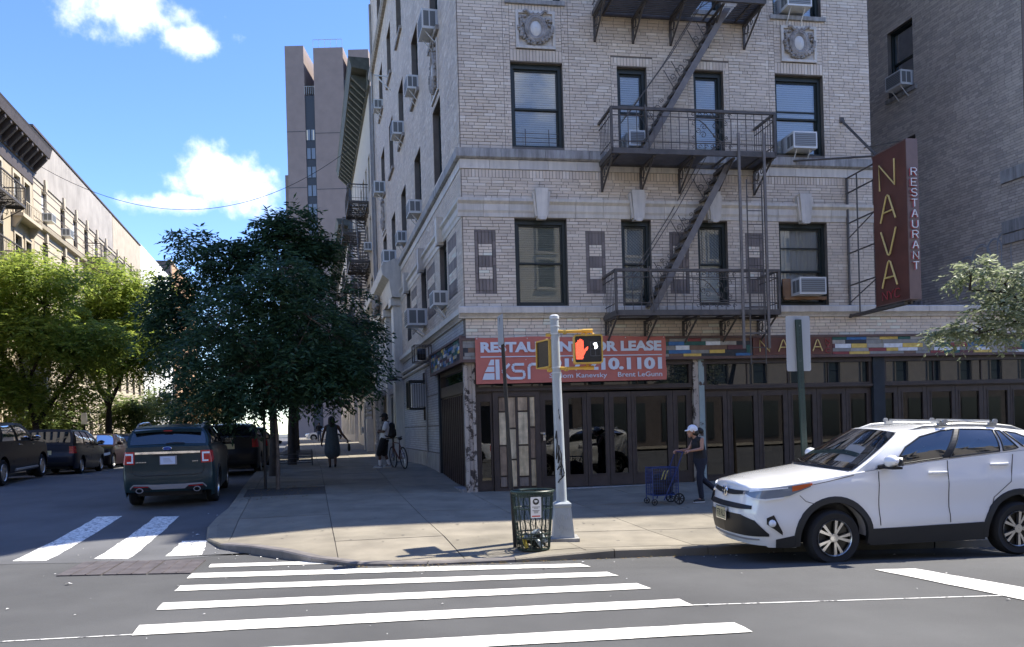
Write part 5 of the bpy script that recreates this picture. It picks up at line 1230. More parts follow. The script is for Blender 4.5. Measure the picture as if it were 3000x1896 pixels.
# shaded street trees by the corner
X, Y = -5.95, 20.4
tree('street_tree', 'young dark leaved tree with a thin trunk in the corner tree pit', (X, Y, gz(X, Y)), [(0, 0, 0), (.02, 0, 1.0), (-.03, .05, 2.2)],
     [([(-.03, .05, 2.2), (-.5, .1, 3.3), (-1.3, 0, 4.3)], .05), ([(-.03, .05, 2.2), (.4, .1, 3.2), (.9, .2, 4.3)], .05), ([(-.03, .05, 2.2), (.05, .2, 3.4), (.2, .2, 5.6)], .05)],
     [((-1.6, -.1, 3.55), (.8, .8, .5)), ((-1.9, .2, 3.0), (.6, .6, .4)), ((-.9, -.2, 2.55), (.7, .8, .45)), ((-.5, .2, 3.9), (.8, .8, .5)), ((.5, .1, 3.3), (.8, .8, .5)), ((1.2, 0, 3.0), (.75, .75, .42)), ((1.65, .2, 3.0), (.55, .6, .4)),
      ((.2, .2, 2.9), (.7, .8, .45)), ((-1.2, 0, 4.45), (.7, .7, .5)), ((.2, .3, 4.7), (.7, .7, .5)), ((.9, .3, 4.25), (.7, .7, .45)), ((1.7, .4, 3.6), (.6, .6, .4)), ((2.0, .3, 3.1), (.5, .5, .35)), ((-1.9, .1, 2.2), (.6, .6, .4)),
      ((.35, .2, 5.55), (.45, .45, .38)), ((-.4, .1, 5.0), (.5, .5, .36)), ((1.0, .2, 2.7), (.6, .6, .35)), ((-.3, -.2, 2.5), (.6, .6, .3))],
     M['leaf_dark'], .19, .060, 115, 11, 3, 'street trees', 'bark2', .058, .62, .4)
X, Y = -7.15, 24.2
tree('street_tree', 'big dark shaded tree with a thick trunk behind the young corner tree', (X, Y, gz(X, Y)), [(0, 0, 0), (.03, 0, 1.2), (-.02, 0, 2.6)],
     [([(0, 0, 2.6), (-1, .2, 3.9), (-2.4, .2, 5.0)], .10), ([(0, 0, 2.6), (.9, .1, 4.0), (2.0, 0, 4.9)], .10), ([(0, 0, 2.6), (.1, -.2, 4.3), (.35, 0, 7.6)], .11), ([(0, 0, 2.6), (-.6, .3, 4.6), (-1.1, .1, 6.6)], .08)],
     [((-2.7, 0, 4.6), (.8, .8, .5)), ((-2.4, .2, 5.4), (.9, .9, .6)), ((-1.6, -.2, 6.3), (.9, .9, .6)), ((-2.3, .1, 7.0), (.55, .55, .35)), ((-1.2, .2, 6.6), (.55, .6, .4)), ((-.4, .1, 6.2), (.8, .8, .5)), ((.55, 0, 7.0), (.45, .45, .4)), ((.85, 0, 7.7), (.30, .30, .34)), ((.1, .1, 7.5), (.22, .22, .25)), ((-.5, .1, 6.9), (.3, .3, .22)), ((1.2, .1, 6.7), (.3, .3, .2)),
      ((1.1, .1, 5.9), (.5, .6, .32)), ((1.9, .1, 5.3), (.9, .9, .55)), ((.5, .3, 5.3), (1, 1, .6)), ((-.9, .3, 5.4), (1, 1, .6)), ((-2.6, .2, 3.9), (.9, .9, .55)), ((-1.4, .1, 4.3), (1, 1, .6)), ((1.3, .2, 4.2), (1, 1, .6)), ((2.0, .1, 3.8), (.6, .6, .4)),
      ((-1.9, .3, 3.0), (.8, .8, .5)), ((.2, .3, 3.8), (1, 1, .6)), ((1.2, .2, 3.6), (.7, .7, .42)), ((-.6, .3, 3.0), (.9, .9, .5)), ((1.6, .1, 6.9), (.25, .25, .16)), ((-3.3, .1, 5.0), (.4, .4, .25)), ((-2.9, .1, 5.7), (.4, .4, .26)), ((2.7, .1, 4.4), (.4, .4, .25))],
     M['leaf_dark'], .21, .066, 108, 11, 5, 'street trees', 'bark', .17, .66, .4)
for i, (X, Y, s_) in enumerate(((-8.6, 31.5, 1), (-10.9, 40.5, 1.05), (-13.2, 49.5, 1.0))):
    lab = ['shaded street tree second behind the corner along the right kerb', 'shaded street tree third behind the corner along the right kerb', 'farthest shaded street tree along the right kerb'][i]
    tree('street_tree', lab, (X, Y, gz(X, Y)), [(0, 0, 0), (0, 0, 1.5), (.05, 0, 2.7)], [([(0, 0, 2.7), (-.8, 0, 4.2)], .1), ([(0, 0, 2.7), (.8, .1, 4.2)], .1), ([(0, 0, 2.7), (0, .1, 5.2)], .1)],
         crown(0, 0, 4.6*s_, 2.5, 2.3, 1.6, 16, 20+i, .8, 1.1), M['leaf_dark'], .24, .085, 60, 9, 21+i, 'street trees', 'bark', .18, .7)
# sunlit trees on the left
X, Y = -21.4, 36.4; Z = G(X, Y)+.12
tree('street_tree', 'big sunlit yellow green tree with a forked trunk at the left edge', (X, Y, Z), [(0, 0, 0), (0, 0, 1.2), (-.05, 0, 2.0)],
     [([(-.05, 0, 2.0), (-.5, 0, 3.6), (-.9, .2, 6.0)], .15), ([(-.05, 0, 2.0), (.7, 0, 3.0), (1.9, .1, 4.6), (2.8, 0, 5.6)], .14), ([(-.5, 0, 3.6), (-1.6, -.2, 5.6)], .09), ([(-.5, 0, 3.6), (.3, .1, 5.4), (.5, 0, 7.4)], .09)],
     crown(-.3, 0, 7.4, 3.0, 2.6, 2.3, 30, 31, .75, 1.15)+crown(1.6, 0, 5.7, 2.0, 2, 1.1, 12, 32, .7, 1.0)+crown(-2.0, -.2, 4.6, 2.0, 2, 1.3, 12, 33, .7, 1.0)+crown(0.2, .2, 3.4, 2.6, 1.8, .7, 8, 34, .6, .85),
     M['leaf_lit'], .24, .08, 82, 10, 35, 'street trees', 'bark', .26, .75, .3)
X, Y = -23.6, 47.3; Z = G(X, Y)+.12
tree('street_tree', 'second sunlit yellow green tree, in front of the long beige building', (X, Y, Z), [(0, 0, 0), (0, 0, 1.8), (.05, 0, 3.2)],
     [([(.05, 0, 3.2), (-.9, 0, 5.2), (-1.4, .2, 7.6)], .14), ([(.05, 0, 3.2), (1.0, 0, 5.2), (2.0, .1, 7.2)], .14), ([(.05, 0, 3.2), (.2, .1, 6), (.1, 0, 9)], .12)],
     crown(.4, 0, 9.2, 2.9, 2.6, 2.5, 26, 41, .8, 1.2)+crown(.6, 0, 6.6, 3.6, 2.8, 1.9, 24, 42, .8, 1.2), M['leaf_lit'], .28, .095, 82, 10, 45, 'street trees', 'bark', .25, .85, .3)
for i, (X, Y, h, r, mm, lab) in enumerate(((-24.0, 50.5, 3.1, 2.0, 'leaf_mid', 'small pale green tree above the parked cars, left of the others'), (-24.8, 56, 3.4, 2.2, 'leaf_mid', 'small pale green tree above the parked cars, behind the white parking sign'),
                                           (-24.2, 62.5, 3.6, 1.9, 'leaf_tan', 'small tan leaved tree above the parked cars'), (-24.2, 68.5, 3.7, 1.8, 'leaf_mid', 'small green tree half hidden by the dark tree above the parked cars'), (-27.5, 75, 5., 2.6, 'leaf_mid', 'farthest green tree on the left side of the street'),
                                           (-24.6, 44, 2.9, 1.7, 'leaf_mid', 'small pale green tree by the trunk of the big forked tree'))):
    Z = G(X, Y)+.12
    tree('street_tree', lab, (X, Y, Z), [(0, 0, 0), (0, 0, .9), (0, 0, 1.5)], [([(0, 0, 1.5), (-.5, 0, h*.8)], .07), ([(0, 0, 1.5), (.5, 0, h*.8)], .07)], crown(0, 0, h*.86, r, r, h*.42, 15, 50+i, .6, .9), M[mm], .24, .10, 48, 8, 60+i, 'street trees', 'bark2', .1, .5)
# the tree at the right, only its low branches reach into the picture
X, Y = 10.55, 14.0
tree('street_tree', 'silvery sunlit leafy branch reaching in from the right edge over the coloured fascia', (X, Y, gz(X, Y)), [(0, 0, 0), (0, 0, 1.6), (-.1, 0, 2.9)],
     [([(-.1, 0, 2.9), (-1.0, .1, 3.5), (-1.8, .1, 4.1), (-2.5, .1, 4.15)], .06), ([(-.1, 0, 2.9), (.2, 0, 4.5), (.6, .1, 6.5)], .1), ([(-1.0, .1, 3.5), (-1.7, .2, 3.55), (-2.3, .2, 3.4)], .04)],
     [((-1.45, .1, 4.35), (.45, .4, .22)), ((-1.95, .1, 4.3), (.36, .35, .18)), ((-2.45, .1, 4.5), (.16, .2, .12)), ((-1.55, .2, 3.9), (.40, .4, .18)), ((-2.0, .1, 3.78), (.34, .34, .15)), ((-1.7, .1, 3.55), (.38, .4, .16)), ((-2.3, .2, 3.5), (.30, .3, .12)), ((-1.2, .1, 3.6), (.45, .4, .22)), ((-2.85, .2, 3.45), (.14, .14, .07)), ((-1.0, .1, 4.1), (.5, .5, .3)),
      ((.3, 0, 5.2), (1.0, 1.0, .6)), ((1.0, .3, 6.0), (1.1, 1.1, .7)), ((.2, -.4, 6.8), (1, 1, .6)), ((1.5, 0, 5.0), (1, 1, .6)), ((2.1, .2, 6.6), (1, 1, .6)), ((.9, .1, 7.5), (.9, .9, .6))],
     M['leaf_silver'], .12, .045, 60, 9, 71, 'street trees', 'bark', .13, .36, .3)
# ------------------------------------------------------------------ vehicles (local frame: +x forward, +y left, z up, origin on the ground at mid wheelbase)
def catmull(P, n):
    out = []
    for i in range(len(P)-1):
        p0, p1, p2, p3 = P[max(0, i-1)], P[i], P[i+1], P[min(len(P)-1, i+2)]
        for k in range(n):
            t = k/n; out.append(tuple(.5*(2*b+(c-a)*t+(2*a-5*b+4*c-d)*t*t+(3*b-a-3*c+d)*t**3) for a, b, c, d in zip(p0, p1, p2, p3)))
    out.append(P[-1]); return out
class Car:
    def __init__(s, root, **k):
        s.t = root; s.__dict__.update(k)
        ol = catmull(k['outline'], 9); xs_ = []
        # refine along the sides so that the wheel arches are round
        out = [ol[0]]
        for a, b in zip(ol, ol[1:]):
            n = max(1, int(abs(a[0]-b[0])/.045)) if abs(a[0]-b[0]) > abs(a[1]-b[1]) else 1
            out += [(lerp(a[0], b[0], i/n), lerp(a[1], b[1], i/n)) for i in range(1, n+1)]
        s.ol = out; s.nm = []
        for i in range(len(out)):
            a, b = out[max(0, i-1)], out[min(len(out)-1, i+1)]; l = math.hypot(b[0]-a[0], b[1]-a[1]) or 1
            nx, ny = (b[1]-a[1])/l, -(b[0]-a[0])/l
            s.nm.append((nx, ny))
        s.nm[0] = (1, 0); s.nm[-1] = (-1, 0); s.N = len(out)
    def col(s, ci):
        i = min(s.N-2, max(0, int(ci))); f = ci-i; a, b = s.ol[i], s.ol[i+1]; m, n = s.nm[i], s.nm[i+1]
        return (lerp(a[0], b[0], f), lerp(a[1], b[1], f)), (lerp(m[0], n[0], f), lerp(m[1], n[1], f))
    def wall(s, ci, z, off=0., sgn=1):
        (x, y), (nx, ny) = s.col(ci)
        ins = itp(s.ins_side, z); e = itp(s.ins_front if nx > 0 else s.ins_rear, z); w = nx*nx
        d = off-lerp(ins, e, w); return Vector((x+nx*d, sgn*max(0. if ci > .01 and ci < s.N-1.01 else -9, y+ny*d) if ci > .01 and ci < s.N-1.01 else 0., z))
    def ci_x(s, x):
        for i in range(s.N-1):
            a, b = s.ol[i][0], s.ol[i+1][0]
            if a >= x >= b and (a-b) > 1e-6: return i+(a-x)/(a-b)
        return 0 if x > 0 else s.N-1
    def ci_y(s, y, front=True):
        rng = range(s.N-1) if front else range(s.N-1, 0, -1)
        for i in rng:
            j = i+1 if front else i-1
            a, b = s.ol[i][1], s.ol[j][1]
            if a <= y <= b and b > a: f = (y-a)/(b-a); return i+f if front else i-f
        return 0
    def zt(s, i): return itp(s.belt, -s.ol[i][0])
    def zb(s, i):
        x, y = s.ol[i]; nx = s.nm[i][0]; z = s.sill if abs(nx) < .5 else (s.fbot if nx > 0 else s.rbot)
        for ax in (s.ax, -s.ax):
            r = s.arch; q = x-ax
            if abs(q) < r and abs(nx) < .8: z = max(z, s.R+math.sqrt(max(0, r*r-q*q))-.0)
        return z
    def patch(s, name, m, pts, off=.012, n=8, parent=None, sgns=(1, -1), thick=.0, zrows=3):
        """conformal patch; pts = list of (ci, z_low, z_high) knots"""
        for sg in sgns:
            mb = MB(); rows = []
            C0 = [p[0] for p in pts]
            cs = []
            for a, b in zip(pts, pts[1:]):
                cs += [tuple(lerp(u, v, i/n) for u, v in zip(a, b)) for i in range(n)]
            cs.append(pts[-1])
            front = [[s.wall(c, lerp(z0, z1, j/zrows), off, sg) for c, z0, z1 in cs] for j in range(zrows+1)]
            mb.grid(front)
            back = [[s.wall(c, z, off-.03, sg) for c, z in [(c, z0) for c, z0, z1 in cs]+[(c, z1) for c, z0, z1 in reversed(cs)]+[(cs[0][0], cs[0][1])]], [s.wall(c, z, off, sg) for c, z in [(c, z0) for c, z0, z1 in cs]+[(c, z1) for c, z0, z1 in reversed(cs)]+[(cs[0][0], cs[0][1])]]]
            mb.grid(back)
            o = mb.build(name, m, parent or s.t, True, sharp=.6)
        return o
    def line(s, name, m, pts, r=.006, parent=None, sgns=(1, -1), off=.002):
        for sg in sgns:
            mb = MB(); mb.tube([s.wall(c, z, off, sg) for c, z in pts], r, 5); o = mb.build(name, m, parent or s.t, True)
        return o
    def body(s):
        mb = MB(); RW = 12
        for sg in (1, -1):
            rows = [[s.wall(i, lerp(s.zb(i), s.zt(i), (j/RW)), 0, sg) for i in range(s.N)] for j in range(RW+1)]; mb.grid(rows)
            for ax in (s.ax, -s.ax):  # arch lips
                q = [math.pi*k/14 for k in range(15)]
                o_ = [s.side(ax+s.arch*math.cos(a), s.R+s.arch*math.sin(a), .0, sg) for a in q]; i_ = [Vector((p.x, p.y-sg*.22, p.z)) for p in o_]; mb.grid([o_, i_])
        s.top = [s.wall(i, s.zt(i), 0, 1) for i in range(s.N)]
        def deck(i0, i1, crown):
            rows = []
            for i in range(i0, i1+1):
                p = s.top[i]; rows.append([Vector((p.x+.0*0, p.y*y, p.z+crown*min(1., p.y/.4)*(1-y*y)**.8)) for y in [1-2*k/12 for k in range(13)]])
            mb.grid(rows)
        ic = int(s.ci_x(s.cowl)); ir = int(math.ceil(s.ci_x(s.rbase)))
        deck(0, ic+2, s.hoodcrown); deck(ir-2, s.N-1, .015)
        # inner dark floor
        s.t_body = mb.build('body', s.paint, s.t, True, sharp=.5)
        w = s.ol[s.N//2][1]; b2 = MB(); xf, xr = s.ol[0][0]-.25, s.ol[-1][0]+.25
        b2.box(WORLD, -s.ax+s.arch+.02, s.ax-s.arch-.02, -w+.1, w-.1, s.sill-.02, .62); b2.box(WORLD, xr, xf, -w+.32, w-.32, s.sill+.02, .8); b2.build('underbody', M['blackp'], s.t)
    def side(s, x, z, off=0., sg=1): return s.wall(s.ci_x(x), z, off, sg)
    # greenhouse
    def B(s, q, sg=1):
        x = lerp(s.cowl, s.rbase, q); i = s.ci_x(x); p = s.wall(i, itp(s.belt, -x), -.03, sg); return p
    def T(s, q, sg=1):
        x = lerp(s.rf, s.rr, q); return Vector((x, sg*itp(s.roofw, -x), itp(s.roofz, -x)))
    def GS(s, q, t, off=0, sg=1):
        a, b = s.B(q, sg), s.T(q, sg); p = a.lerp(b, t); p.y += sg*(.055*math.sin(math.pi*t)*1+off); p.z += 0*off; return p
    def WS(s, y, t, off=0, rear=False):
        """windscreen or back light: y -1..1, t 0 bottom..1 top"""
        q = 1 if rear else 0; a, b = s.B(q), s.T(q); w = lerp(a.y, b.y, t)+.05*math.sin(math.pi*t); bow = (s.bow if not rear else -.06)*(1-y*y)*(1-.35*t)
        n = Vector((b.z-a.z, 0, -(b.x-a.x))).normalized()*(1 if not rear else 1)
        if (rear and n.x > 0) or (not rear and n.x < 0): n = -n
        return Vector((lerp(a.x, b.x, t)+bow, y*w, lerp(a.z, b.z, t)+s.crown*t*(1-y*y)+.02*(1-t)*(1-y*y)))+n*off
    def house(s):
        mb = MB(); nq = 16
        for sg in (1, -1): mb.grid([[s.GS(i/nq, j/6, 0, sg) for i in range(nq+1)] for j in range(7)])
        mb.grid([[s.WS(1-2*k/10, j/6) for k in range(11)] for j in range(7)]); mb.grid([[s.WS(1-2*k/10, j/6, 0, True) for k in range(11)] for j in range(7)])
        mb.grid([[Vector((s.T(i/nq).x+(s.bow*.65*(1-y*y) if i == 0 else (-.04*(1-y*y) if i == nq else 0)), s.T(i/nq).y*y, s.T(i/nq).z+s.crown*(1-y*y))) for y in [1-2*k/12 for k in range(13)]] for i in range(nq+1)])
        s.hs = mb.build('cabin', s.paint, s.t, True, sharp=.45)
    def glass(s, name, poly, sgns=(1, -1), trim=True):
        """poly in (q, t) of the side of the cabin"""
        for sg in sgns:
            mb = MB(); P = []
            for a, b in zip(poly, poly[1:]+poly[:1]): P += [(lerp(a[0], b[0], k/5), lerp(a[1], b[1], k/5)) for k in range(5)]
            c = (sum(p[0] for p in P)/len(P), sum(p[1] for p in P)/len(P))
            ring = [[s.GS(lerp(c[0], p[0], f), lerp(c[1], p[1], f), .008, sg) for p in P+P[:1]] for f in (0.02, .35, .7, 1.)]
            mb.grid(ring); o = mb.build(name, M['cglass'], s.t, True, sharp=1.2)
            if trim:
                tb = MB(); tb.tube([s.GS(p[0], p[1], .008, sg) for p in P+P[:1]], .011, 5); tb.build('window_trim', M['blackp'], o, True)
    def wheels(s, rim='alloy5', face=None):
        R, w = s.R, s.tw
        for ax in (s.ax, -s.ax):
            for sg in (1, -1):
                y = sg*s.track; t = thing_part = None
                mb = MB(); pr = [(R*.66, -w/2+.02), (R*.9, -w/2), (R*.985, -w/2+.03), (R, -w/4), (R, w/4), (R*.985, w/2-.03), (R*.9, w/2), (R*.66, w/2-.02)]
                mb.lathe((ax, y, R), pr, 32, 'y'); o = mb.build('wheel', M['tyre'], s.t, True, sharp=.9)
                yo = y+sg*(w/2-.045); rr = R*.665; mb = MB(); mb.lathe((ax, yo, R), [(rr, sg*.035), (rr*.96, sg*.03), (rr*.93, -sg*.03), (.02, -sg*.05)], 28, 'y'); mb.build('rim', M['darkrim'], o, True)
                mb = MB(); mb.lathe((ax, yo, R), [(rr*1.0, sg*.034), (rr*.985, sg*.043), (rr*.94, sg*.03), (rr*.93, sg*.0)], 28, 'y')
                fr = Fr((ax, yo, R), (1, 0), (0, sg))
                for k in range(5):
                    a0 = math.pi/2+.35+k*2*math.pi/5
                    for da, wd in ((-.15, .028), (.15, .028)) if rim == 'alloy5' else ((0, .12),):
                        a1, a2 = a0+da*.35, a0+da*1.35; r1, r2 = rr*.22, rr*.95; c1, s1, c2, s2 = math.cos(a1), math.sin(a1), math.cos(a2), math.sin(a2)
                        w1, w2 = wd*.42*R/.36, wd*.75*R/.36
                        mb.prism(fr, [(r1*c1-w1*s1, r1*s1+w1*c1), (r1*c1+w1*s1, r1*s1-w1*c1), (r2*c2+w2*s2, r2*s2-w2*c2), (r2*c2-w2*s2, r2*s2+w2*c2)][::-1], -.02, .022)
                mb.lathe((ax, yo, R), [(rr*.25, sg*.0), (rr*.24, sg*.026), (rr*.12, sg*.03), (.005, sg*.03)], 16, 'y')
                mb.build('spokes', M['alloy'], o, True)
        mb = MB()
        for ax in (s.ax, -s.ax):
            for sg in (1, -1):
                q = [math.pi*k/16 for k in range(17)]
                mb.grid([[Vector((ax+(s.arch+.01)*math.cos(a), sg*yy, s.R+(s.arch+.01)*math.sin(a))) for a in q] for yy in (s.track+.06, s.track-.35)])
                mb.quad(*[Vector((ax+(s.arch+.01)*math.cos(a), sg*(s.track-.33), s.R+(s.arch+.01)*math.sin(a))) for a in q])
        mb.build('wheel_well', M['blackp'], s.t)
    def arches(s, m, wd=.07, z0=None):
        for ax in (s.ax, -s.ax):
            for sg in (1, -1):
                mb = MB(); q = [math.pi*(-.06+1.12*k/22) for k in range(23)]; r1 = s.arch-.012; r2 = s.arch+wd
                mb.grid([[s.side(ax+r*math.cos(a), max(s.sill-.02, s.R+r*math.sin(a)), o_, sg) for a in q] for r, o_ in ((r1, -.05), (r1, .016), (r2-.01, .016), (r2, -.002))])
                mb.build('wheel_arch', m, s.t, True, sharp=.5)
    def mirror(s, q=.06, t=.12, m=None):
        for sg in (1, -1):
            p = s.GS(q, t, .03, sg)+Vector((-.02, sg*.15, .03)); mb = MB()
            rows = []
            for i in range(7):
                a = i/6; rr = math.sin(math.pi*(.12+.80*a))
                rows.append([p+Vector((.085*(1-2*abs(k/12-.5)*0)*rr*math.cos(2*math.pi*k/12)*1.0+.02, sg*(a-.5)*.26, .085*rr*math.sin(2*math.pi*k/12)+.015*a)) for k in range(13)])
            mb.grid(rows); mb.quad(*rows[0][:-1]); mb.quad(*rows[-1][:-1]); o = mb.build('side_mirror', m or s.paint, s.t, True, sharp=.9)
            mb = MB(); mb.tube([s.GS(q, t-.1, .0, sg), p+Vector((0, -sg*.08, -.05))], .03, 6); mb.box(WORLD, p.x-.07, p.x+.07, p.y-.1, p.y+.1, p.z-.09, p.z-.06); mb.build('mirror_foot', M['blackp'], o)
            mb = MB(); mb.box(WORLD, p.x-.085, p.x-.07, p.y-.10, p.y+.10, p.z-.05, p.z+.06); mb.build('mirror_glass', M['cglass'], o)
def vehicle(name, label, cat, x, y, yaw, group=None, z=None, scale=1., tilt=0.):
    t = thing(name, label, cat, (x, y, G(x, y) if z is None else z), group, yaw, True); t.scale = (scale,)*3
    t.rotation_euler = (tilt, 0, yaw); return t
SIDE_INS = [(.15, .07), (.35, .03), (.5, .008), (.7, 0), (.85, .0), (1.0, .012), (1.15, .035), (1.5, .09)]
# --- the white crossover at the kerb, facing left
def crossover(t, paint):
    c = Car(t, outline=[(2.46, 0), (2.44, .30), (2.38, .56), (2.22, .755), (1.92, .865), (1.5, .905), (.8, .92), (0, .922), (-1, .918), (-1.7, .895), (-2.08, .83), (-2.26, .68), (-2.33, .38), (-2.34, 0)],
            ins_side=[(.15, .07), (.35, .03), (.5, .004), (.62, .0), (.70, .018), (.85, .012), (1.0, .004), (1.08, .012), (1.14, .034), (1.5, .09)], ins_front=[(.2, .12), (.32, .05), (.45, .02), (.6, .0), (.74, .0), (.80, .03), (.9, .04), (1.0, .08), (1.1, .17)], ins_rear=[(.3, .08), (.5, 0), (.75, 0), (.9, .05), (1.4, .12)],
            belt=[(-2.4, 1.01), (-2.1, 1.04), (-1.8, 1.085), (-1.4, 1.135), (-1.0, 1.19), (0, 1.30), (1, 1.375), (1.9, 1.43), (2.4, 1.42)], ax=1.33, R=.36, arch=.475, sill=.25, fbot=.27, rbot=.35, tw=.225, track=.79,
            cowl=1.02, rbase=-1.95, rf=.18, rr=-1.75, roofz=[(-.3, 1.685), (0, 1.715), (.6, 1.74), (1.2, 1.715), (1.75, 1.65)], roofw=[(-.3, .60), (.5, .625), (1.75, .60)], bow=.17, crown=.045, hoodcrown=.06, paint=paint)
    c.body(); c.house(); c.wheels()
    c.arches(M['clad'])
    x = c.ci_x
    c.patch('rocker_cladding', M['clad'], [(x(.83), .24, .46), (x(0), .24, .47), (x(-.83), .24, .48)], .014, 8)
    c.patch('bumper_cladding', M['clad'], [(x(1.84), .26, .42), (x(1.93), .25, .40), (x(2.1), .25, .36)], .012, 5)
    # glass
    mb = MB(); mb.grid([[c.WS(y*.93, .05+.9*j/8, .012) for y in [1-2*k/14 for k in range(15)]] for j in range(9)]); w = mb.build('windscreen', M['cglass'], t, True, sharp=2)
    mb = MB(); mb.tube([c.WS(.9-1.8*k/14, .04, .02) for k in range(15)], .016, 5); mb.build('cowl_trim', M['blackp'], w, True)
    mb = MB(); mb.tube([c.WS(.45, .05, .03), c.WS(.1, .10, .03), c.WS(-.35, .11, .03)], .008, 4); mb.tube([c.WS(-.2, .05, .03), c.WS(-.45, .07, .03), c.WS(-.8, .12, .03)], .008, 4); mb.build('wiper', M['blackp'], w)
    mb = MB(); mb.grid([[c.WS(y*.9, .12+.75*j/6, .012, True) for y in [1-2*k/10 for k in range(11)]] for j in range(7)]); mb.build('rear_window', M['cglass'], t, True, sharp=2)
    c.glass('side_window', [(.17, .06), (.17, .12), (.13, .55), (.17, .80), (.30, .92), (.395, .935), (.42, .06)])
    c.glass('side_window', [(.455, .06), (.435, .935), (.6, .93), (.685, .91), (.715, .08)])
    c.glass('side_window', [(.735, .09), (.705, .90), (.74, .88), (.815, .14)]); c.glass('side_window', [(.845, .20), (.765, .88), (.85, .82), (.95, .42)])
    for sg in (1, -1):
        mb = MB(); mb.grid([[c.GS(lerp(.42, .397, tt)+k*.036, lerp(.05, .95, tt), .011, sg) for k in (-.05, 1.05)] for tt in [i/10 for i in range(11)]]); mb.build('door_pillar', M['blackp'], t)
        mb = MB(); mb.add([c.GS(.09, .02, .012, sg), c.GS(.17, .02, .012, sg), c.GS(.165, .15, .012, sg), c.GS(.13, .3, .012, sg)], [(0, 1, 2, 3)]); mb.build('quarter_trim', M['blackp'], t)
    # shut lines, handles
    for nm, xx, z0, z1 in (('door_seam', .70, .50, 1.20), ('door_seam', -.30, .50, 1.31)):
        c.line(nm, M['blackp'], [(x(xx-.02*((k/8-.5)**2)*4+.02), lerp(z0, z1, k/8)) for k in range(9)], .0055)
    c.line('door_seam', M['blackp'], [(x(-1.28), 1.36), (x(-1.2), 1.0), (x(-.95), .80), (x(-.87), .50)], .005)
    c.line('hood_seam', M['blackp'], [(x(1.72), 1.045), (x(1.4), 1.10), (x(1.05), 1.165)], .005)
    c.line('bumper_seam', M['blackp'], [(x(1.55), .80), (x(1.72), .85), (x(1.8), .93)], .004)
    for xx, z in ((-.14, 1.155), (-1.06, 1.235)):
        for sg in (1, -1):
            mb = MB(); mb.tube([c.side(xx-.13, z, .0, sg), c.side(xx-.1, z+.004, .04, sg), c.side(xx+.1, z+.004, .04, sg), c.side(xx+.13, z, .0, sg)], .019, 6); h = mb.build('door_handle', paint, t, True)
            mb = MB(); mb.ball(c.side(xx+.0, z-.008, -.012, sg), .055, 8, 1.2, .3, .7); mb.build('handle_cup', M['greyp'] if False else paint, h, True)
    # front end
    Y = c.ci_y
    c.patch('upper_grille', M['blackp'], [(0, .895, .965), (Y(.25), .905, .965), (Y(.52), .935, .975), (Y(.70), .955, .985)], .012, 5)
    c.patch('middle_grille', M['blackp'], [(0, .735, .80), (Y(.4), .735, .80), (Y(.62), .745, .79)], .016, 6)
    c.patch('lower_grille', M['blackp'], [(0, .38, .66), (Y(.45), .385, .66), (Y(.66), .39, .60), (Y(.78), .40, .43)], .012, 6)
    c.patch('skid_trim', M['greyp'], [(0, .325, .355), (Y(.5), .33, .355), (Y(.7), .34, .36)], .010, 6)
    mb = MB(); e = c.wall(0, .93, .02); mb.lathe(e, [(.085, 0), (.085, .012), (.068, .018), (.066, .006)], 20, 'x', 1., .8); mb.lathe(e+Vector((.014, 0, 0)), [(.030, 0), (.030, .008), (.020, .010)], 14, 'x', 1, 2.2); mb.lathe(e+Vector((.014, 0, .028)), [(.055, 0), (.055, .008), (.045, .010)], 14, 'x', 1, .45); mb.build('emblem', M['chrome'], t, True)
    mb = MB(); mb.lathe(e-Vector((.004, 0, 0)), [(.066, .004), (.001, .004)], 20, 'x', 1., .8); mb.build('emblem_ground', M['blackp'], t)
    hl = c.patch('headlamp', M['lampd'], [(Y(.46), .935, .965), (Y(.62), .90, .99), (Y(.76), .875, 1.02), (x(1.93), .93, 1.055), (x(1.66), 1.04, 1.09)], .016, 6)
    c.patch('lamp_strip', M['clear'], [(Y(.52), .905, .935), (Y(.64), .872, .895), (Y(.76), .862, .885), (x(2.0), .895, .915)], .022, 6)
    c.patch('lamp_strip', M['clear'], [(Y(.58), .965, .985), (Y(.72), .99, 1.01), (x(1.95), 1.025, 1.04)], .022, 6)
    c.patch('turn_signal', M['amber'], [(x(1.90), .985, 1.05), (x(1.80), 1.005, 1.065), (x(1.64), 1.06, 1.085)], .021, 6)
    c.patch('fog_lamp_bezel', M['blackp'], [(x(2.20), .56, .64), (x(2.12), .50, .68), (x(2.02), .42, .46)], .012, 5)
    for sg in (1, -1):
        p = c.wall(x(2.14), .575, .015, sg); mb = MB(); mb.ball(p, .05, 10); mb.build('fog_lamp', M['clear'], t, True)
        # roof rails
        mb = MB(); P = [c.T(q, sg)+Vector((0, -sg*.03, .035 if 0 < i < 9 else .0)) for i, q in enumerate([.06+.9*k/9 for k in range(10)])]; mb.tube(P, [.012]+[.022]*8+[.012], 6); mb.build('roof_rail', M['silver'], t, True)
        for xx in (-.42, -1.18):
            p = Vector((xx, sg*(itp(c.roofw, -xx)-.03), itp(c.roofz, -xx)+.085)); mb = MB(); mb.box(WORLD, p.x-.06, p.x+.06, p.y-.03, p.y+.03, p.z-.05, p.z-.01); mb.lathe(p+Vector((0, sg*.05, 0)), [(.001, 0), (.035, 0), (.035, sg*.03), (.001, sg*.03)], 10, 'y'); mb.build('rack_foot', M['silver'], t)
    for xx in (-.42, -1.18):
        mb = MB(); mb.tube([Vector((xx, y, itp(c.roofz, -xx)+.088)) for y in (-.55, 0, .55)], .016, 6); mb.build('cross_bar', M['silver'], t, True)
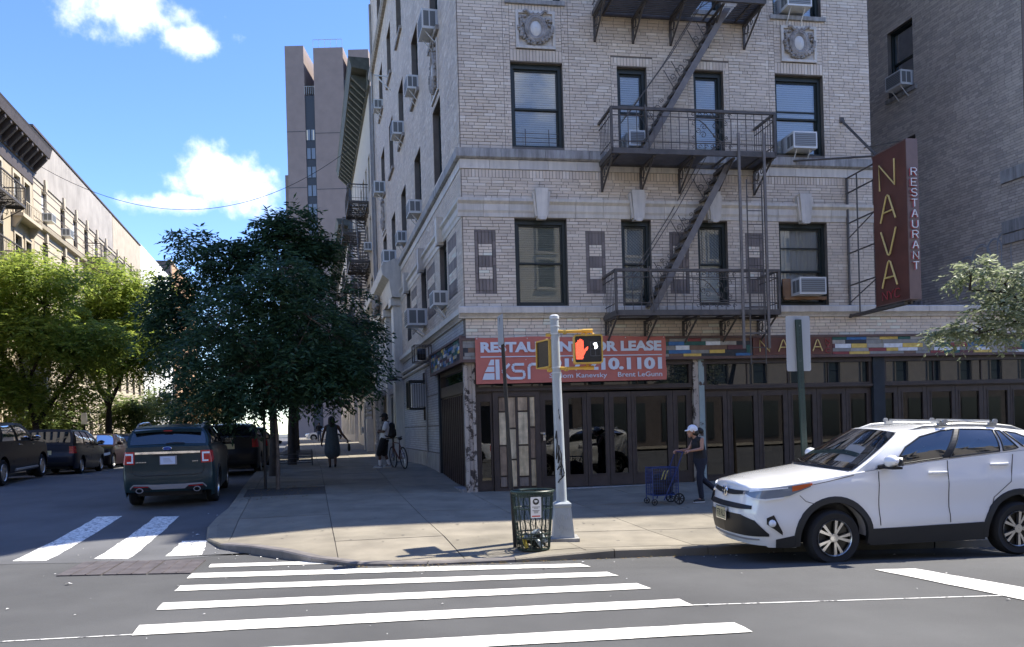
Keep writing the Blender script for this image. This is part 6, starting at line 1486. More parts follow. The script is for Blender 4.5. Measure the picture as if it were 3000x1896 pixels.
    mb = MB(); mb.tube([c.T(.93).lerp(c.T(.93, -1), .5)+Vector((0, 0, .06)), c.T(.93).lerp(c.T(.93, -1), .5)+Vector((-.12, 0, .12))], .02, 5); mb.build('roof_fin', paint, t)
    px = c.wall(0, .62, .025).x; PF = Fr((px, 0, 0), (0, 1), (1, 0)); mb = MB(); mb.box(PF, -.155, .155, .0, .012, .555, .715); po = mb.build('number_plate', M['plate'], t)
    mb = MB(); bar_frame(mb, PF, -.165, .165, .547, .723, .012, .0, .016); mb.build('plate_frame', M['chrome'], po); text('F78 RLS', po, PF, -.13, .13, .59, .68, .014, M['blackink'], .01)
    c.patch('tail_lamp', M['tail'], [(c.ci_y(.55, False), .98, 1.2), (c.ci_y(.75, False), .98, 1.22), (x(-2.0), 1.0, 1.18)], .015, 5)
    c.mirror(.10, .16); return c
WX0, WY0 = 4.12, 10.55     # near front wheel contact
yw = math.pi+math.atan(.15)
ux, uy = math.cos(yw), math.sin(yw)      # forward
t = vehicle('white_suv', 'white crossover car parked at the kerb with black cladding and roof rails', 'car', WX0-ux*1.33-uy*.79*-1*-1, WY0-uy*1.33+.79, yw, z=-.035)
t.location.x = WX0-ux*1.33+uy*.80; t.location.y = WY0-uy*1.33-ux*.80; t.rotation_euler = (rad(-1.6), 0, yw)
crossover(t, M['white_paint'])
# --- dark green SUV seen from behind
def big_suv(t, paint):
    c = Car(t, outline=[(2.40, 0), (2.38, .35), (2.32, .65), (2.16, .88), (1.8, .98), (1.0, 1.0), (0, 1.0), (-1.2, 1.0), (-2.0, .985), (-2.32, .955), (-2.45, .86), (-2.50, .5), (-2.51, 0)],
            ins_side=SIDE_INS, ins_front=[(.3, .08), (.5, 0), (.8, 0), (1.1, .12)], ins_rear=[(.3, .12), (.42, .02), (.55, .0), (.75, .0), (.80, .03), (.95, .045), (1.25, .06), (1.45, .10)],
            belt=[(-2.4, 1.05), (-1.2, 1.2), (0, 1.33), (1.5, 1.38), (2.6, 1.40)], ax=1.43, R=.385, arch=.475, sill=.27, fbot=.3, rbot=.40, tw=.25, track=.84, cowl=.95, rbase=-2.36, rf=.1, rr=-2.10,
            roofz=[(-.3, 1.76), (.3, 1.81), (1.2, 1.83), (2.1, 1.80)], roofw=[(-.3, .70), (.6, .74), (2.1, .73)], bow=.15, crown=.035, hoodcrown=.05, paint=paint)
    c.body(); c.house(); c.wheels('plain'); c.arches(M['clad'], .06); x = c.ci_x; Y = lambda y: c.ci_y(y, False)
    mb = MB(); mb.grid([[c.WS(y*.93, .10+.66*j/6, .012, True) for y in [1-2*k/12 for k in range(13)]] for j in range(7)]); w = mb.build('rear_window', M['cglass'], t, True, sharp=2)
    mb = MB(); mb.grid([[c.WS(y*.93, .08+.8*j/6, .012) for y in [1-2*k/12 for k in range(13)]] for j in range(7)]); mb.build('windscreen', M['cglass'], t, True, sharp=2)
    mb = MB(); p = [c.WS(-.1, .10, .035, True), c.WS(.30, .155, .035, True), c.WS(.36, .13, .035, True)]; mb.tube([c.WS(.05, .07, .04, True), c.WS(-.18, .125, .04, True), c.WS(-.42, .10, .04, True)], .012, 5); mb.build('rear_wiper', M['blackp'], w)
    for q0, q1 in ((.10, .34), (.365, .60), (.63, .93)): c.glass('side_window', [(q0+.03, .08), (q0+.015, .88), (q1-.01, .90), (q1, .10)])
    sp = MB(); T0, T1 = c.T(1), c.T(1, -1); rows = [[Vector((lerp(-2.0, -2.30, i/4), (1-2*k/10)*.70, 1.805-.012*i+.03*(1-(1-2*k/10)**2))) for k in range(11)] for i in range(5)]
    sp.grid(rows); sp.grid([rows[-1], [p-Vector((-.02, 0, .055)) for p in rows[-1]], [p+Vector((.25, 0, -.05)) for p in rows[-1]]]); so_ = sp.build('spoiler', paint, t, True, sharp=.6)
    mb = MB(); mb.box(WORLD, -2.305, -2.285, -.09, .09, 1.745, 1.765); mb.build('brake_light', M['tail'], so_)
    c.patch('tail_lamp', M['tail'], [(Y(.70), 1.02, 1.30), (Y(.86), 1.02, 1.30), (x(-2.38), 1.03, 1.30), (x(-2.2), 1.1, 1.28)], .016, 5)
    for sg in (1, -1):
        for seg in ([(.725, 1.05, 1.265), (.76, 1.05, 1.265)], [(.76, 1.225, 1.265), (.90, 1.225, 1.265)], [(.76, 1.05, 1.085), (.86, 1.05, 1.085)]):
            if sg > 0: c.patch('lamp_strip', M['clear'], [(Y(a), b, d) for a, b, d in seg], .022, 3)
    c.patch('chrome_bar', M['chrome'], [(c.N-1, 1.245, 1.295), (Y(.4), 1.245, 1.295), (Y(.685), 1.245, 1.29)], .022, 5)
    c.patch('tailgate_recess', M['blackp'], [(c.N-1, 1.20, 1.235), (Y(.30), 1.20, 1.235)], .012, 4)
    c.line('tailgate_seam', M['blackp'], [(c.N-1, .765), (Y(.5), .765), (Y(.68), .78), (Y(.76), .85), (Y(.77), 1.0)], .007)
    c.patch('lower_trim', M['greyp'], [(c.N-1, .455, .565), (Y(.34), .455, .565), (Y(.42), .53, .57), (Y(.72), .545, .575), (Y(.80), .46, .50)], .014, 5)
    c.patch('reflector', M['tail'], [(Y(.42), .505, .525), (Y(.72), .51, .53)], .016, 5); c.patch('exhaust_surround', M['blackp'], [(Y(.38), .43, .50), (Y(.76), .44, .50)], .012, 5)
    for sg in (1, -1):
        mb = MB(); mb.lathe((-2.54, sg*.60, .44), [(.045, .0), (.058, .0), (.058, .2), (.045, .2)], 14, 'x', 1.3, 1); mb.build('exhaust_tip', M['greyp'], t, True)
        mb = MB(); P = [c.T(q, sg)+Vector((0, -sg*.04, .07 if 0 < i < 9 else .01)) for i, q in enumerate([.1+.85*k/9 for k in range(10)])]; mb.tube(P, .022, 6); mb.build('roof_rail', M['silver'], t, True)
    px = c.wall(c.N-1, 1.1, .0).x; PF = Fr((px, 0, 0), (0, -1), (-1, 0)); mb = MB(); mb.box(PF, -.17, .19, .02, .03, 1.0, 1.20); po = mb.build('number_plate', M['greyp'], t); MB().box(PF, -.155, .155, .03, .034, 1.015, 1.185).build('paper_plate', mat('paper_plate', (.55,.60,.72), .6), po)
    mb = MB()
    for k in range(4): mb.box(PF, -.09, .10-.02*k, .0345, .036, 1.06+k*.025, 1.066+k*.025)
    mb.build('plate_print', M['greyp'], po)
    mb = MB(); mb.lathe((px-.035, 0, 1.365), [(.10, 0), (.10, -.012), (.086, -.016)], 20, 'x', 1, .42); eo = mb.build('emblem', M['chrome'], t, True); mb = MB(); mb.lathe((px-.045, 0, 1.365), [(.088, 0), (.001, -.004)], 20, 'x', 1, .40); mb.build('emblem_ground', M['bluebadge'], eo, True)
    mb = MB()
    for k in range(7): mb.box(PF, -.66+k*.032, -.64+k*.032, .02, .034, 1.055, 1.078)
    for k in range(4): mb.box(PF, .52+k*.03, .54+k*.03, .02, .034, 1.055, 1.075)
    mb.build('badge', M['chrome'], t); mb = MB(); mb.box(WORLD, -2.0, -1.9, -.01, .01, 1.86, 1.93); mb.build('roof_fin', M['blackp'], t)
    c.mirror(.07, .14); return c
vx, vy = -8.4, 20.55; st_yaw = math.atan2(US[1], US[0])
t = vehicle('dark_green_suv', 'dark green SUV seen from behind with a paper plate, parked at the corner', 'car', vx, vy, st_yaw+.02, z=G(-8, 20)+.02); big_suv(t, M['dgreen']); t.rotation_euler.y = -.045
# --- plainer parked cars
def plain_car(t, paint, kind):
    if kind == 'sedan':
        k = dict(outline=[(2.3, 0), (2.28, .35), (2.2, .6), (2.0, .8), (1.6, .88), (0, .9), (-1.4, .89), (-2.0, .84), (-2.22, .66), (-2.28, .35), (-2.29, 0)], belt=[(-2.3, .72), (-1.6, .86), (-.9, .93), (0, .97), (1.3, 1.0), (1.9, 1.03), (2.3, .98)],
                 cowl=.95, rbase=-1.72, rf=.1, rr=-1.0, roofz=[(-.2, 1.40), (.4, 1.45), (1.1, 1.40)], roofw=[(-.2, .56), (1.1, .54)], ax=1.36, R=.33, arch=.40, sill=.2, fbot=.22, rbot=.28, tw=.2, track=.77)
        gl = [[(.15, .08), (.14, .6), (.22, .86), (.44, .90), (.44, .08)], [(.47, .08), (.47, .90), (.66, .88), (.76, .10)]]
    elif kind == 'van':
        k = dict(outline=[(2.5, 0), (2.47, .4), (2.38, .7), (2.1, .92), (1.6, .99), (0, 1.0), (-1.8, 1.0), (-2.4, .96), (-2.56, .85), (-2.6, .4), (-2.61, 0)], belt=[(-2.5, .85), (-1.7, 1.02), (-1.0, 1.12), (2.7, 1.16)],
                 cowl=1.3, rbase=-2.5, rf=.35, rr=-2.42, roofz=[(-.4, 1.68), (.2, 1.73), (2.4, 1.72)], roofw=[(-.4, .74), (2.5, .80)], ax=1.53, R=.345, arch=.41, sill=.22, fbot=.25, rbot=.33, tw=.22, track=.84)
        gl = [[(.18, .06), (.15, .5), (.22, .84), (.34, .88), (.35, .06)], [(.375, .06), (.365, .88), (.62, .90), (.63, .06)], [(.655, .06), (.65, .90), (.93, .88), (.94, .08)]]
    elif kind == 'pickup':
        k = dict(outline=[(2.85, 0), (2.83, .5), (2.76, .8), (2.5, .97), (2, 1.0), (0, 1.0), (-2, 1.0), (-2.75, 1.0), (-2.9, .95), (-2.92, .5), (-2.92, 0)], belt=[(-2.9, 1.12), (-2.0, 1.22), (-1.2, 1.28), (0, 1.30), (3, 1.32)],
                 cowl=1.30, rbase=-2.1, rf=.55, rr=-1.85, roofz=[(-.6, 1.86), (0, 1.92), (.9, 1.90)], roofw=[(-.6, .74), (.9, .74)], ax=1.85, R=.40, arch=.50, sill=.34, fbot=.38, rbot=.45, tw=.26, track=.86)
        gl = [[(.14, .06), (.12, .55), (.22, .86), (.46, .90), (.48, .06)], [(.54, .06), (.52, .90), (.86, .88), (.90, .06)]]
    else:
        k = dict(outline=[(2.2, 0), (2.18, .35), (2.1, .62), (1.9, .84), (1.5, .92), (0, .93), (-1.4, .92), (-2.0, .88), (-2.2, .74), (-2.27, .4), (-2.28, 0)], belt=[(-2.2, .88), (-1.4, 1.02), (-.9, 1.10), (0, 1.16), (2.3, 1.24)],
                 cowl=1.0, rbase=-2.05, rf=.1, rr=-1.75, roofz=[(-.2, 1.60), (.5, 1.66), (1.8, 1.60)], roofw=[(-.2, .62), (1.8, .62)], ax=1.33, R=.35, arch=.43, sill=.22, fbot=.25, rbot=.35, tw=.22, track=.79)
        gl = [[(.15, .06), (.12, .55), (.22, .88), (.42, .92), (.44, .06)], [(.47, .06), (.45, .92), (.68, .90), (.72, .08)], [(.75, .1), (.71, .88), (.84, .84), (.92, .25)]]
    c = Car(t, ins_side=SIDE_INS, ins_front=[(.2, .1), (.45, 0), (.65, 0), (.9, .1), (1.2, .14)], ins_rear=[(.3, .08), (.45, 0), (.7, 0), (.85, .05), (1.3, .08)], bow=.13, crown=.035, hoodcrown=.05, paint=paint, **k)
    c.body(); c.house(); c.wheels('plain'); x = c.ci_x; Y = lambda y: c.ci_y(y, False)
    mb = MB(); mb.grid([[c.WS(y*.9, .12+.7*j/5, .012, True) for y in [1-2*q/10 for q in range(11)]] for j in range(6)]); mb.build('rear_window', M['cglass'], t, True, sharp=2)
    mb = MB(); mb.grid([[c.WS(y*.92, .08+.82*j/5, .012) for y in [1-2*q/10 for q in range(11)]] for j in range(6)]); mb.build('windscreen', M['cglass'], t, True, sharp=2)
    for g in gl: c.glass('side_window', g)
    zt_ = itp(k['belt'], 2.2); w_ = k['outline'][-4][1]
    if kind == 'pickup':
        mb = MB(); mb.box(WORLD, -2.88, -2.15, -.86, .86, 1.325, 1.335); mb.build('bed_cover', M['blackp'], t)
        for sg in (1, -1):
            mb = MB(); mb.tube([Vector((-.9, sg*1.0, .42)), Vector((1.2, sg*1.0, .42))], .045, 6); mb.build('side_step', M['silver'], t, True)
    c.patch('tail_lamp', M['tail'], [(Y(w_*.8), zt_-.34, zt_-.08), (Y(w_*.98), zt_-.34, zt_-.06), (x(k['outline'][-1][0]+.25), zt_-.34, zt_-.08)], .014, 4)
    c.patch('headlamp', M['clear'], [(c.ci_y(.55), .62, .74), (c.ci_y(.75), .64, .76), (x(k['outline'][0][0]-.35), .68, .80)], .014, 4)
    c.patch('rear_bumper', M['blackp'], [(c.N-1, .36, .50), (Y(w_*.9), .37, .50)], .012, 5); c.patch('front_grille', M['blackp'], [(0, .38, .62), (c.ci_y(.5), .40, .6)], .012, 5)
    for xx in ((.15, -.85) if kind != 'pickup' else (.9, -.3)):
        zz = itp(k['belt'], -xx)-.09
        for sg in (1, -1):
            mb = MB(); mb.tube([c.side(xx-.1, zz, 0, sg), c.side(xx-.08, zz, .035, sg), c.side(xx+.08, zz, .035, sg), c.side(xx+.1, zz, 0, sg)], .015, 5); mb.build('door_handle', paint if kind != 'pickup' else M['chrome'], t, True)
    for xx in ((.75, -.28, -1.15) if kind != 'pickup' else (1.35, .25, -1.05)): c.line('door_seam', M['blackp'], [(x(xx), .35), (x(xx+.02), .7), (x(xx), itp(k['belt'], -xx)-.02)], .005)
    px = c.wall(c.N-1, zt_-.3, .012).x; PF = Fr((px, 0, 0), (0, -1), (-1, 0)); MB().box(PF, -.16, .16, 0, .012, zt_-.38, zt_-.22).build('number_plate', M['plate'], t)
    c.mirror(.09, .14, M['chrome'] if kind == 'pickup' else None); return c
def along(v, Y, side=1): return (v-.2515*(Y-19.8), Y)
for kind, paint, v, Y, nm, lab, yo in (('pickup', 'blackcar', -15.35, 26.3, 'pickup_truck', 'black pickup truck with chrome door handles parked at the left edge', 0),
        ('van', 'dblue', -14.9, 33.0, 'minivan', 'dark blue minivan parked behind the black pickup on the left', 0), ('suv', 'maroon', -15.1, 39.0, 'parked_car', 'dark maroon car parked past the minivan on the left', math.pi),
        ('suv', 'dgrey', -15.1, 45.0, 'parked_car', 'dark grey crossover with red tail lamps parked on the left past the maroon car', 0), ('sedan', 'blackcar', -15.1, 51.0, 'parked_car', 'small black sedan far up the left kerb', 0), ('suv', 'dblue', -15.1, 57.5, 'parked_car', 'dark blue car farthest up the left kerb', 0),
        ('suv', 'blackcar', -7.5, 27.6, 'parked_car', 'black car in the shade just ahead of the dark green SUV', 0), ('suv', 'dgrey', -7.5, 33.3, 'parked_car', 'dark grey car under the trees, second ahead of the green SUV', 0), ('sedan', 'dblue', -7.5, 39.2, 'parked_car', 'dark blue sedan under the trees, third ahead of the green SUV', 0),
        ('sedan', 'white_paint', -3.0, 92, 'parked_car', 'white car crossing far away at the sunlit end of the street, nearer the left', 1.5), ('suv', 'white_paint', 2.2, 92, 'parked_car', 'white car at the far sunlit end of the street, nearer the building', 1.5)):
    X, Y2 = along(v, Y); t = vehicle(nm, lab, 'pickup truck' if kind == 'pickup' else 'minivan' if kind == 'van' else 'car', X, Y2, st_yaw+yo, 'cars parked along the side street' if yo in (0, math.pi) else None); plain_car(t, M[paint], kind)
    dzdy = (G(*along(v, Y+1.3))-G(*along(v, Y-1.3)))/2.6; t.rotation_euler.y = -math.atan(dzdy)*(1 if yo == 0 else -1 if yo == math.pi else 0)
for kind, paint, X, Y, lab in (('suv', 'silver', -1.5, -2.6, 'silver crossover seen only as a reflection in the restaurant doors'), ('sedan', 'white_paint', 4.2, -2.4, 'white sedan seen only as a reflection in the right hand shop doors')):
    t = vehicle('parked_car', lab, 'car', X, Y, math.pi+.05); plain_car(t, M[paint], kind)
# ------------------------------------------------------------------ people (local frame: +x forward, +y left, z up)
def blob(caps, voxel, name, m, parent, smooth_it=4, extra=None):
    """tapered capsules fused into one continuous skin"""
    mb = MB()
    for a, b, r0, r1, *fl in caps:
        a, b = Vector(a), Vector(b); sy = fl[0] if fl else 1.
        t = (b-a); L = t.length; t = t.normalized() if L > 1e-6 else Vector((0, 0, 1)); n = 12
        up = Vector((0, 1, 0)) if abs(t.y) < .8 else Vector((1, 0, 0)); e1 = up; e1 = (e1-t*e1.dot(t)).normalized(); e2 = t.cross(e1)
        rings = [(a-t*r0*math.cos(q), max(r0*math.sin(q), r0*.05)) for q in (.15, .5, .9, 1.3)]+[(a.lerp(b, k), lerp(r0, r1, k)) for k in (.1, .3, .5, .7, .9)]+[(b+t*r1*math.cos(q), max(r1*math.sin(q), r1*.05)) for q in (1.3, .9, .5, .15)]
        P = [p+e1*(r*sy*math.cos(2*math.pi*k/n))+e2*(r*math.sin(2*math.pi*k/n)) for p, r in rings for k in range(n)]
        R_ = len(rings)
        mb.add(P, [(i*n+k, i*n+(k+1) % n, (i+1)*n+(k+1) % n, (i+1)*n+k) for i in range(R_-1) for k in range(n)]+[tuple(range(n-1, -1, -1)), tuple(range((R_-1)*n, R_*n))])
    o = mb.build(name, m, None); rm = o.modifiers.new('r', 'REMESH'); rm.mode = 'VOXEL'; rm.voxel_size = voxel; sm = o.modifiers.new('s', 'SMOOTH'); sm.iterations = smooth_it; sm.factor = .5
    bpy.context.view_layer.update()
    me = bpy.data.meshes.new_from_object(o.evaluated_get(bpy.context.evaluated_depsgraph_get())); o.modifiers.clear(); old = o.data; o.data = me; bpy.data.meshes.remove(old)
    me.polygons.foreach_set('use_smooth', [True]*len(me.polygons)); me.name = name
    if not me.materials: me.materials.append(m)
    o.parent = parent; OFF[o.name] = Vector((0, 0, 0)); return o
def head_caps(h, f=1.):
    """skull, jaw, nose, lips, brow, ears round the head centre h"""
    x, y, z = h
    return [((x-.015, y, z+.03), (x+.012, y, z+.03), .088, .084, .86), ((x+.035, y, z-.04), (x+.045, y, z-.065), .058, .046, .9), ((x+.088, y, z+.012), (x+.104, y, z-.022), .012, .016), ((x+.08, y, z-.058), (x+.083, y, z-.07), .018, .016, 1.4),
            ((x+.078, y-.035, z+.035), (x+.078, y+.035, z+.035), .018, .018), ((x-.005, y+.08, z+.02), (x-.01, y+.082, z-.02), .018, .014, .5), ((x-.005, y-.08, z+.02), (x-.01, y-.082, z-.02), .018, .014, .5), ((x+.055, y, z-.10), (x+.06, y, z-.098), .022, .02)]
def hand_caps(w, d, palm_n, curl=1., s=1., thumb=1):
    """palm plus four unequal bent fingers and a thumb; w wrist, d hand direction, palm_n palm normal"""
    w, d, n = Vector(w), Vector(d).normalized(), Vector(palm_n).normalized(); sd_ = d.cross(n); out = [(w, w+d*.055*s, .026*s, .032*s)]
    for k, (o, L) in enumerate(((.030, .070), (.010, .078), (-.010, .073), (-.030, .058))):
        b = w+d*.085*s+sd_*o*s; out.append((w+d*.03*s+sd_*o*.7*s, b, .014*s, .0115*s)); m1 = b+(d*.6+n*.8*curl).normalized()*L*.45*s; m2 = m1+(d*-.1+n*curl).normalized()*L*.33*s; m3 = m2+(d*-.7+n*.5*curl).normalized()*L*.28*s
        out += [(b, m1, .0105*s, .0095*s), (m1, m2, .0095*s, .0085*s), (m2, m3, .0085*s, .0075*s)]
    b = w+d*.03*s+sd_*.032*s*thumb; m1 = b+(d*.7+sd_*.5*thumb+n*.4).normalized()*.04*s; out += [(w+d*.01*s, b, .018*s, .014*s), (b, m1, .013*s, .011*s), (m1, m1+(d*.6+n*.7).normalized()*.03*s, .011*s, .009*s)]
    return out
def shoe(parent, heel, toe, m, sole=None, h=.07):
    hx, tx = Vector(heel), Vector(toe); d = (tx-hx).normalized(); L = (tx-hx).length
    blob([(hx+d*.03+Vector((0, 0, .045)), hx+d*.06+Vector((0, 0, .085)), .040, .038), (hx+d*.05+Vector((0, 0, .04)), tx-d*.05+Vector((0, 0, .032)), .042, .034, 1.05), (tx-d*.06+Vector((0, 0, .03)), tx-d*.03+Vector((0, 0, .028)), .038, .028, 1.15)], .010, 'shoe', m, parent, 2)
    if sole: mb = MB(); s_ = Vector((-d.y, d.x, 0))*.042; u = Vector((0, 0, .018)); P = [hx-s_*.8, tx-d*.04-s_, tx, tx-d*.04+s_, hx+s_*.8]; mb.add(P+[p+u for p in P], [(4, 3, 2, 1, 0), (5, 6, 7, 8, 9)]+[(k, (k+1) % 5, 5+(k+1) % 5, 5+k) for k in range(5)]); mb.build('sole', sole, parent)
def person(label, x, y, yaw, z=None):
    return thing('person', label, 'person', (x, y, SW(x, y) if z is None else z), None, yaw, True)
def eyes(parent, h):
    x, y, z = h; mb = MB()
    for s_ in (-1, 1): mb.ball((x+.077, y+s_*.031, z+.014), .011, 6)
    mb.build('eyes', M['blackink'], parent)
# --- woman with the trolley, walking left
yawF = math.atan2(-UF[1], -UF[0])
wx, wy = 3.93, 16.95
p = person('woman in white cap and black sleeveless top pushing a blue wire cart along the sidewalk', wx, wy, yawF)
H_ = (.165, 0, 1.475)
arms = []
SL_, ELb, WRl = (.02, .165, 1.315), (.045, .205, 1.125), (.305, .185, 1.085); SR_, ERb, WRr = (.05, -.165, 1.315), (.17, -.20, 1.10), (.43, -.15, 1.085)
body = [((0, 0, .90), (.01, 0, 1.02), .125, .120, 1.25), ((.01, 0, 1.0), (.05, 0, 1.22), .115, .118, 1.3), ((.05, 0, 1.2), (.06, 0, 1.29), .10, .08, 1.5), ((.085, 0, 1.32), (.13, 0, 1.41), .052, .05), ((.05, -.14, 1.30), (.05, .14, 1.30), .052, .052),
        (SL_, ELb, .046, .037), (ELb, WRl, .036, .025), (SR_, ERb, .046, .037), (ERb, WRr, .036, .025),
        ((.0, .08, .88), (.07, .085, .49), .088, .056), ((.07, .085, .49), (.03, .085, .10), .055, .036), ((.0, -.08, .88), (-.05, -.09, .50), .088, .056), ((-.05, -.09, .50), (-.33, -.09, .26), .055, .036), ((.03, .085, .07), (.15, .085, .035), .034, .026), ((-.33, -.09, .26), (-.33, -.09, .15), .034, .026)]
body += head_caps(H_)+hand_caps(WRl, (1, -.1, -.02), (0, -.2, -1), .9, .95, 1)+hand_caps(WRr, (1, .1, .0), (0, .2, -1), .9, .95, -1)
bo = blob(body, .0075, 'body', M['skin'], p, 3); eyes(p, H_)
blob([((0, 0, .93), (.01, 0, 1.02), .140, .135, 1.25), ((.01, 0, 1.0), (.05, 0, 1.22), .130, .132, 1.28), ((.05, 0, 1.2), (.06, 0, 1.28), .115, .095, 1.5), ((.055, -.125, 1.305), (.055, .125, 1.305), .066, .066), ((.06, 0, 1.30), (.075, 0, 1.325), .085, .07, 1.2)], .011, 'sleeveless_top', M['bcloth'], p)
blob([((0, 0, .86), (0, 0, .95), .140, .140, 1.22), ((.0, .08, .87), (.07, .085, .49), .103, .068), ((.07, .085, .49), (.03, .085, .12), .067, .056), ((.0, -.08, .87), (-.05, -.09, .50), .103, .068), ((-.05, -.09, .50), (-.31, -.09, .275), .067, .055)], .011, 'trousers', M['navy'], p)
blob([((.14, 0, 1.53), (.165, 0, 1.535), .099, .097, .92), ((.23, -.03, 1.515), (.30, -.02, 1.505), .022, .014), ((.23, .03, 1.515), (.30, .02, 1.505), .022, .014), ((.24, 0, 1.518), (.32, 0, 1.505), .02, .012)], .009, 'white_cap', M['cap'], p, 3)
blob([((.10, 0, 1.455), (.14, 0, 1.50), .085, .09, .92), ((.0, 0, 1.50), (-.03, 0, 1.49), .070, .062), ((.06, 0, 1.47), (.09, 0, 1.40), .05, .035)], .012, 'hair', M['hair'], p)
shoe(p, (-.03, .085, .005), (.215, .085, .005), M['blackp'], M['sole'])
blob([((-.345, -.09, .265), (-.36, -.09, .21), .045, .042), ((-.345, -.09, .22), (-.295, -.09, .06), .042, .034, 1.05), ((-.30, -.09, .08), (-.285, -.09, .045), .036, .028, 1.1)], .010, 'shoe', M['blackp'], p, 2)
# --- man with a backpack by the wall
mx_, my_ = -4.15, 26.2
p = person('man in black cap, white T-shirt and black shorts standing by the side street wall', mx_, my_, math.pi-.15)
H_ = (-.03, 0, 1.615)
SL_, EL_, WL_ = (-.13, .19, 1.42), (-.06, .245, 1.17), (.15, .10, 1.16); SR_, ER_, WR_ = (-.13, -.19, 1.42), (-.06, -.245, 1.19), (.13, -.06, 1.21)
legs = [((0, .09, .92), (.13, .12, .50), .095, .062), ((.13, .12, .50), (.13, .11, .10), .060, .040), ((0, -.09, .92), (.04, -.12, .49), .095, .062), ((.04, -.12, .49), (-.10, -.12, .10), .06, .04)]
body = [((0, 0, .95), (-.04, 0, 1.1), .13, .13, 1.25), ((-.04, 0, 1.1), (-.11, 0, 1.34), .125, .13, 1.35), ((-.10, 0, 1.42), (-.06, 0, 1.53), .058, .055), ((-.12, -.16, 1.42), (-.12, .16, 1.42), .06, .06), (SL_, EL_, .055, .045), (EL_, WL_, .042, .029), (SR_, ER_, .055, .045), (ER_, WR_, .042, .029), ((.13, .11, .07), (.25, .11, .04), .036, .03), ((-.10, -.12, .08), (.02, -.12, .04), .036, .03)]+legs
body += head_caps(H_)+hand_caps(WL_, (.6, -.8, .0), (-.8, -.5, -.2), .7, 1, 1)+hand_caps(WR_, (.6, .7, -.1), (-.8, .5, .2), .7, 1, -1)
blob(body, .009, 'body', M['skin2'], p, 3); eyes(p, H_)
blob([((0, 0, .93), (-.04, 0, 1.1), .155, .15, 1.25), ((-.04, 0, 1.1), (-.11, 0, 1.34), .145, .15, 1.32), ((-.12, -.15, 1.41), (-.12, .15, 1.41), .078, .078), (SL_, (-.09, .225, 1.26), .078, .080), (SR_, (-.09, -.225, 1.27), .078, .080)], .012, 't_shirt', M['wcloth'], p)
blob([((0, 0, .88), (0, 0, .97), .150, .148, 1.25)]+[(a, Vector(a).lerp(Vector(b), 1.08), .115, .105) for a, b, *_ in (legs[0], legs[2])], .012, 'shorts', M['bcloth'], p)
for a, b in (((.13, .11, .26), (.13, .11, .10)), ((-.05, -.12, .24), (-.10, -.12, .11))): blob([(a, b, .052, .048)], .01, 'sock', M['wcloth'], p, 2)
shoe(p, (.08, .11, 0), (.36, .115, 0), M['shoe'], M['sole']); shoe(p, (-.16, -.12, .005), (.11, -.13, .005), M['shoe'], M['sole'])
blob([((-.045, 0, 1.675), (-.02, 0, 1.68), .098, .097, .92), ((.05, -.035, 1.665), (.13, -.02, 1.645), .02, .012), ((.05, .035, 1.665), (.13, .02, 1.645), .02, .012), ((.06, 0, 1.668), (.14, 0, 1.645), .02, .012)], .010, 'black_cap', M['bcloth'], p, 3)
blob([((.035, 0, 1.545), (.045, 0, 1.525), .048, .035), ((-.08, 0, 1.60), (-.06, 0, 1.55), .075, .055)], .010, 'hair', M['hair'], p, 2)
ca, sa_ = math.cos(math.pi-.15), math.sin(math.pi-.15)
bp = thing('backpack', 'black backpack worn by the man in the white T-shirt', 'backpack', (mx_, my_, SW(mx_, my_)), None, math.pi-.15, True)
blob([((-.26, -.07, 1.36), (-.26, .07, 1.36), .085, .085), ((-.25, -.08, 1.05), (-.25, .08, 1.05), .10, .10), ((-.26, 0, 1.36), (-.27, 0, 1.05), .10, .115, 1.3), ((-.35, 0, 1.2), (-.35, 0, 1.05), .05, .06, 1.6)], .014, 'pack', M['bcloth'], bp)
mb = MB()
for s_ in (-1, 1): mb.tube([(-.20, s_*.09, 1.43), (-.13, s_*.10, 1.50), (-.02, s_*.105, 1.44), (.03, s_*.11, 1.30), (.03, s_*.14, 1.16), (-.10, s_*.17, 1.02), (-.2, s_*.12, 1.0)], .018, 5)
mb.build('straps', M['bcloth'], bp, True)
# --- woman in a slate dress walking away
dx_, dy_ = -6.0, 26.9; ya = st_yaw
p = person('woman in a slate sleeveless dress walking away up the shaded sidewalk', dx_, dy_, ya)
H_ = (.03, 0, 1.55)
body = [((0, 0, .92), (.0, 0, 1.08), .15, .135, 1.3), ((0, 0, 1.08), (.0, 0, 1.32), .125, .125, 1.35), ((.0, 0, 1.38), (.02, 0, 1.48), .055, .052), ((0, -.16, 1.36), (0, .16, 1.36), .06, .06), ((0, .20, 1.35), (-.02, .29, 1.08), .055, .042), ((-.02, .29, 1.08), (.05, .34, .82), .042, .028), ((0, -.20, 1.35), (-.02, -.33, 1.10), .055, .042), ((-.02, -.33, 1.10), (.06, -.50, .90), .042, .028),
        ((0, .09, .9), (.06, .10, .48), .10, .065), ((.06, .10, .48), (-.02, .09, .09), .062, .042), ((0, -.09, .9), (-.03, -.09, .48), .10, .065), ((-.03, -.09, .48), (-.15, -.08, .14), .062, .042), ((-.02, .09, .07), (.1, .09, .04), .038, .03), ((-.15, -.08, .12), (-.08, -.08, .04), .038, .03)]
body += head_caps(H_)+hand_caps((.05, .34, .82), (.1, .1, -1), (0, -1, 0), .6, 1, 1)+hand_caps((.06, -.50, .90), (.1, -.3, -1), (0, 1, 0), .9, 1, -1)
blob(body, .010, 'body', M['skin2'], p, 3); eyes(p, H_)
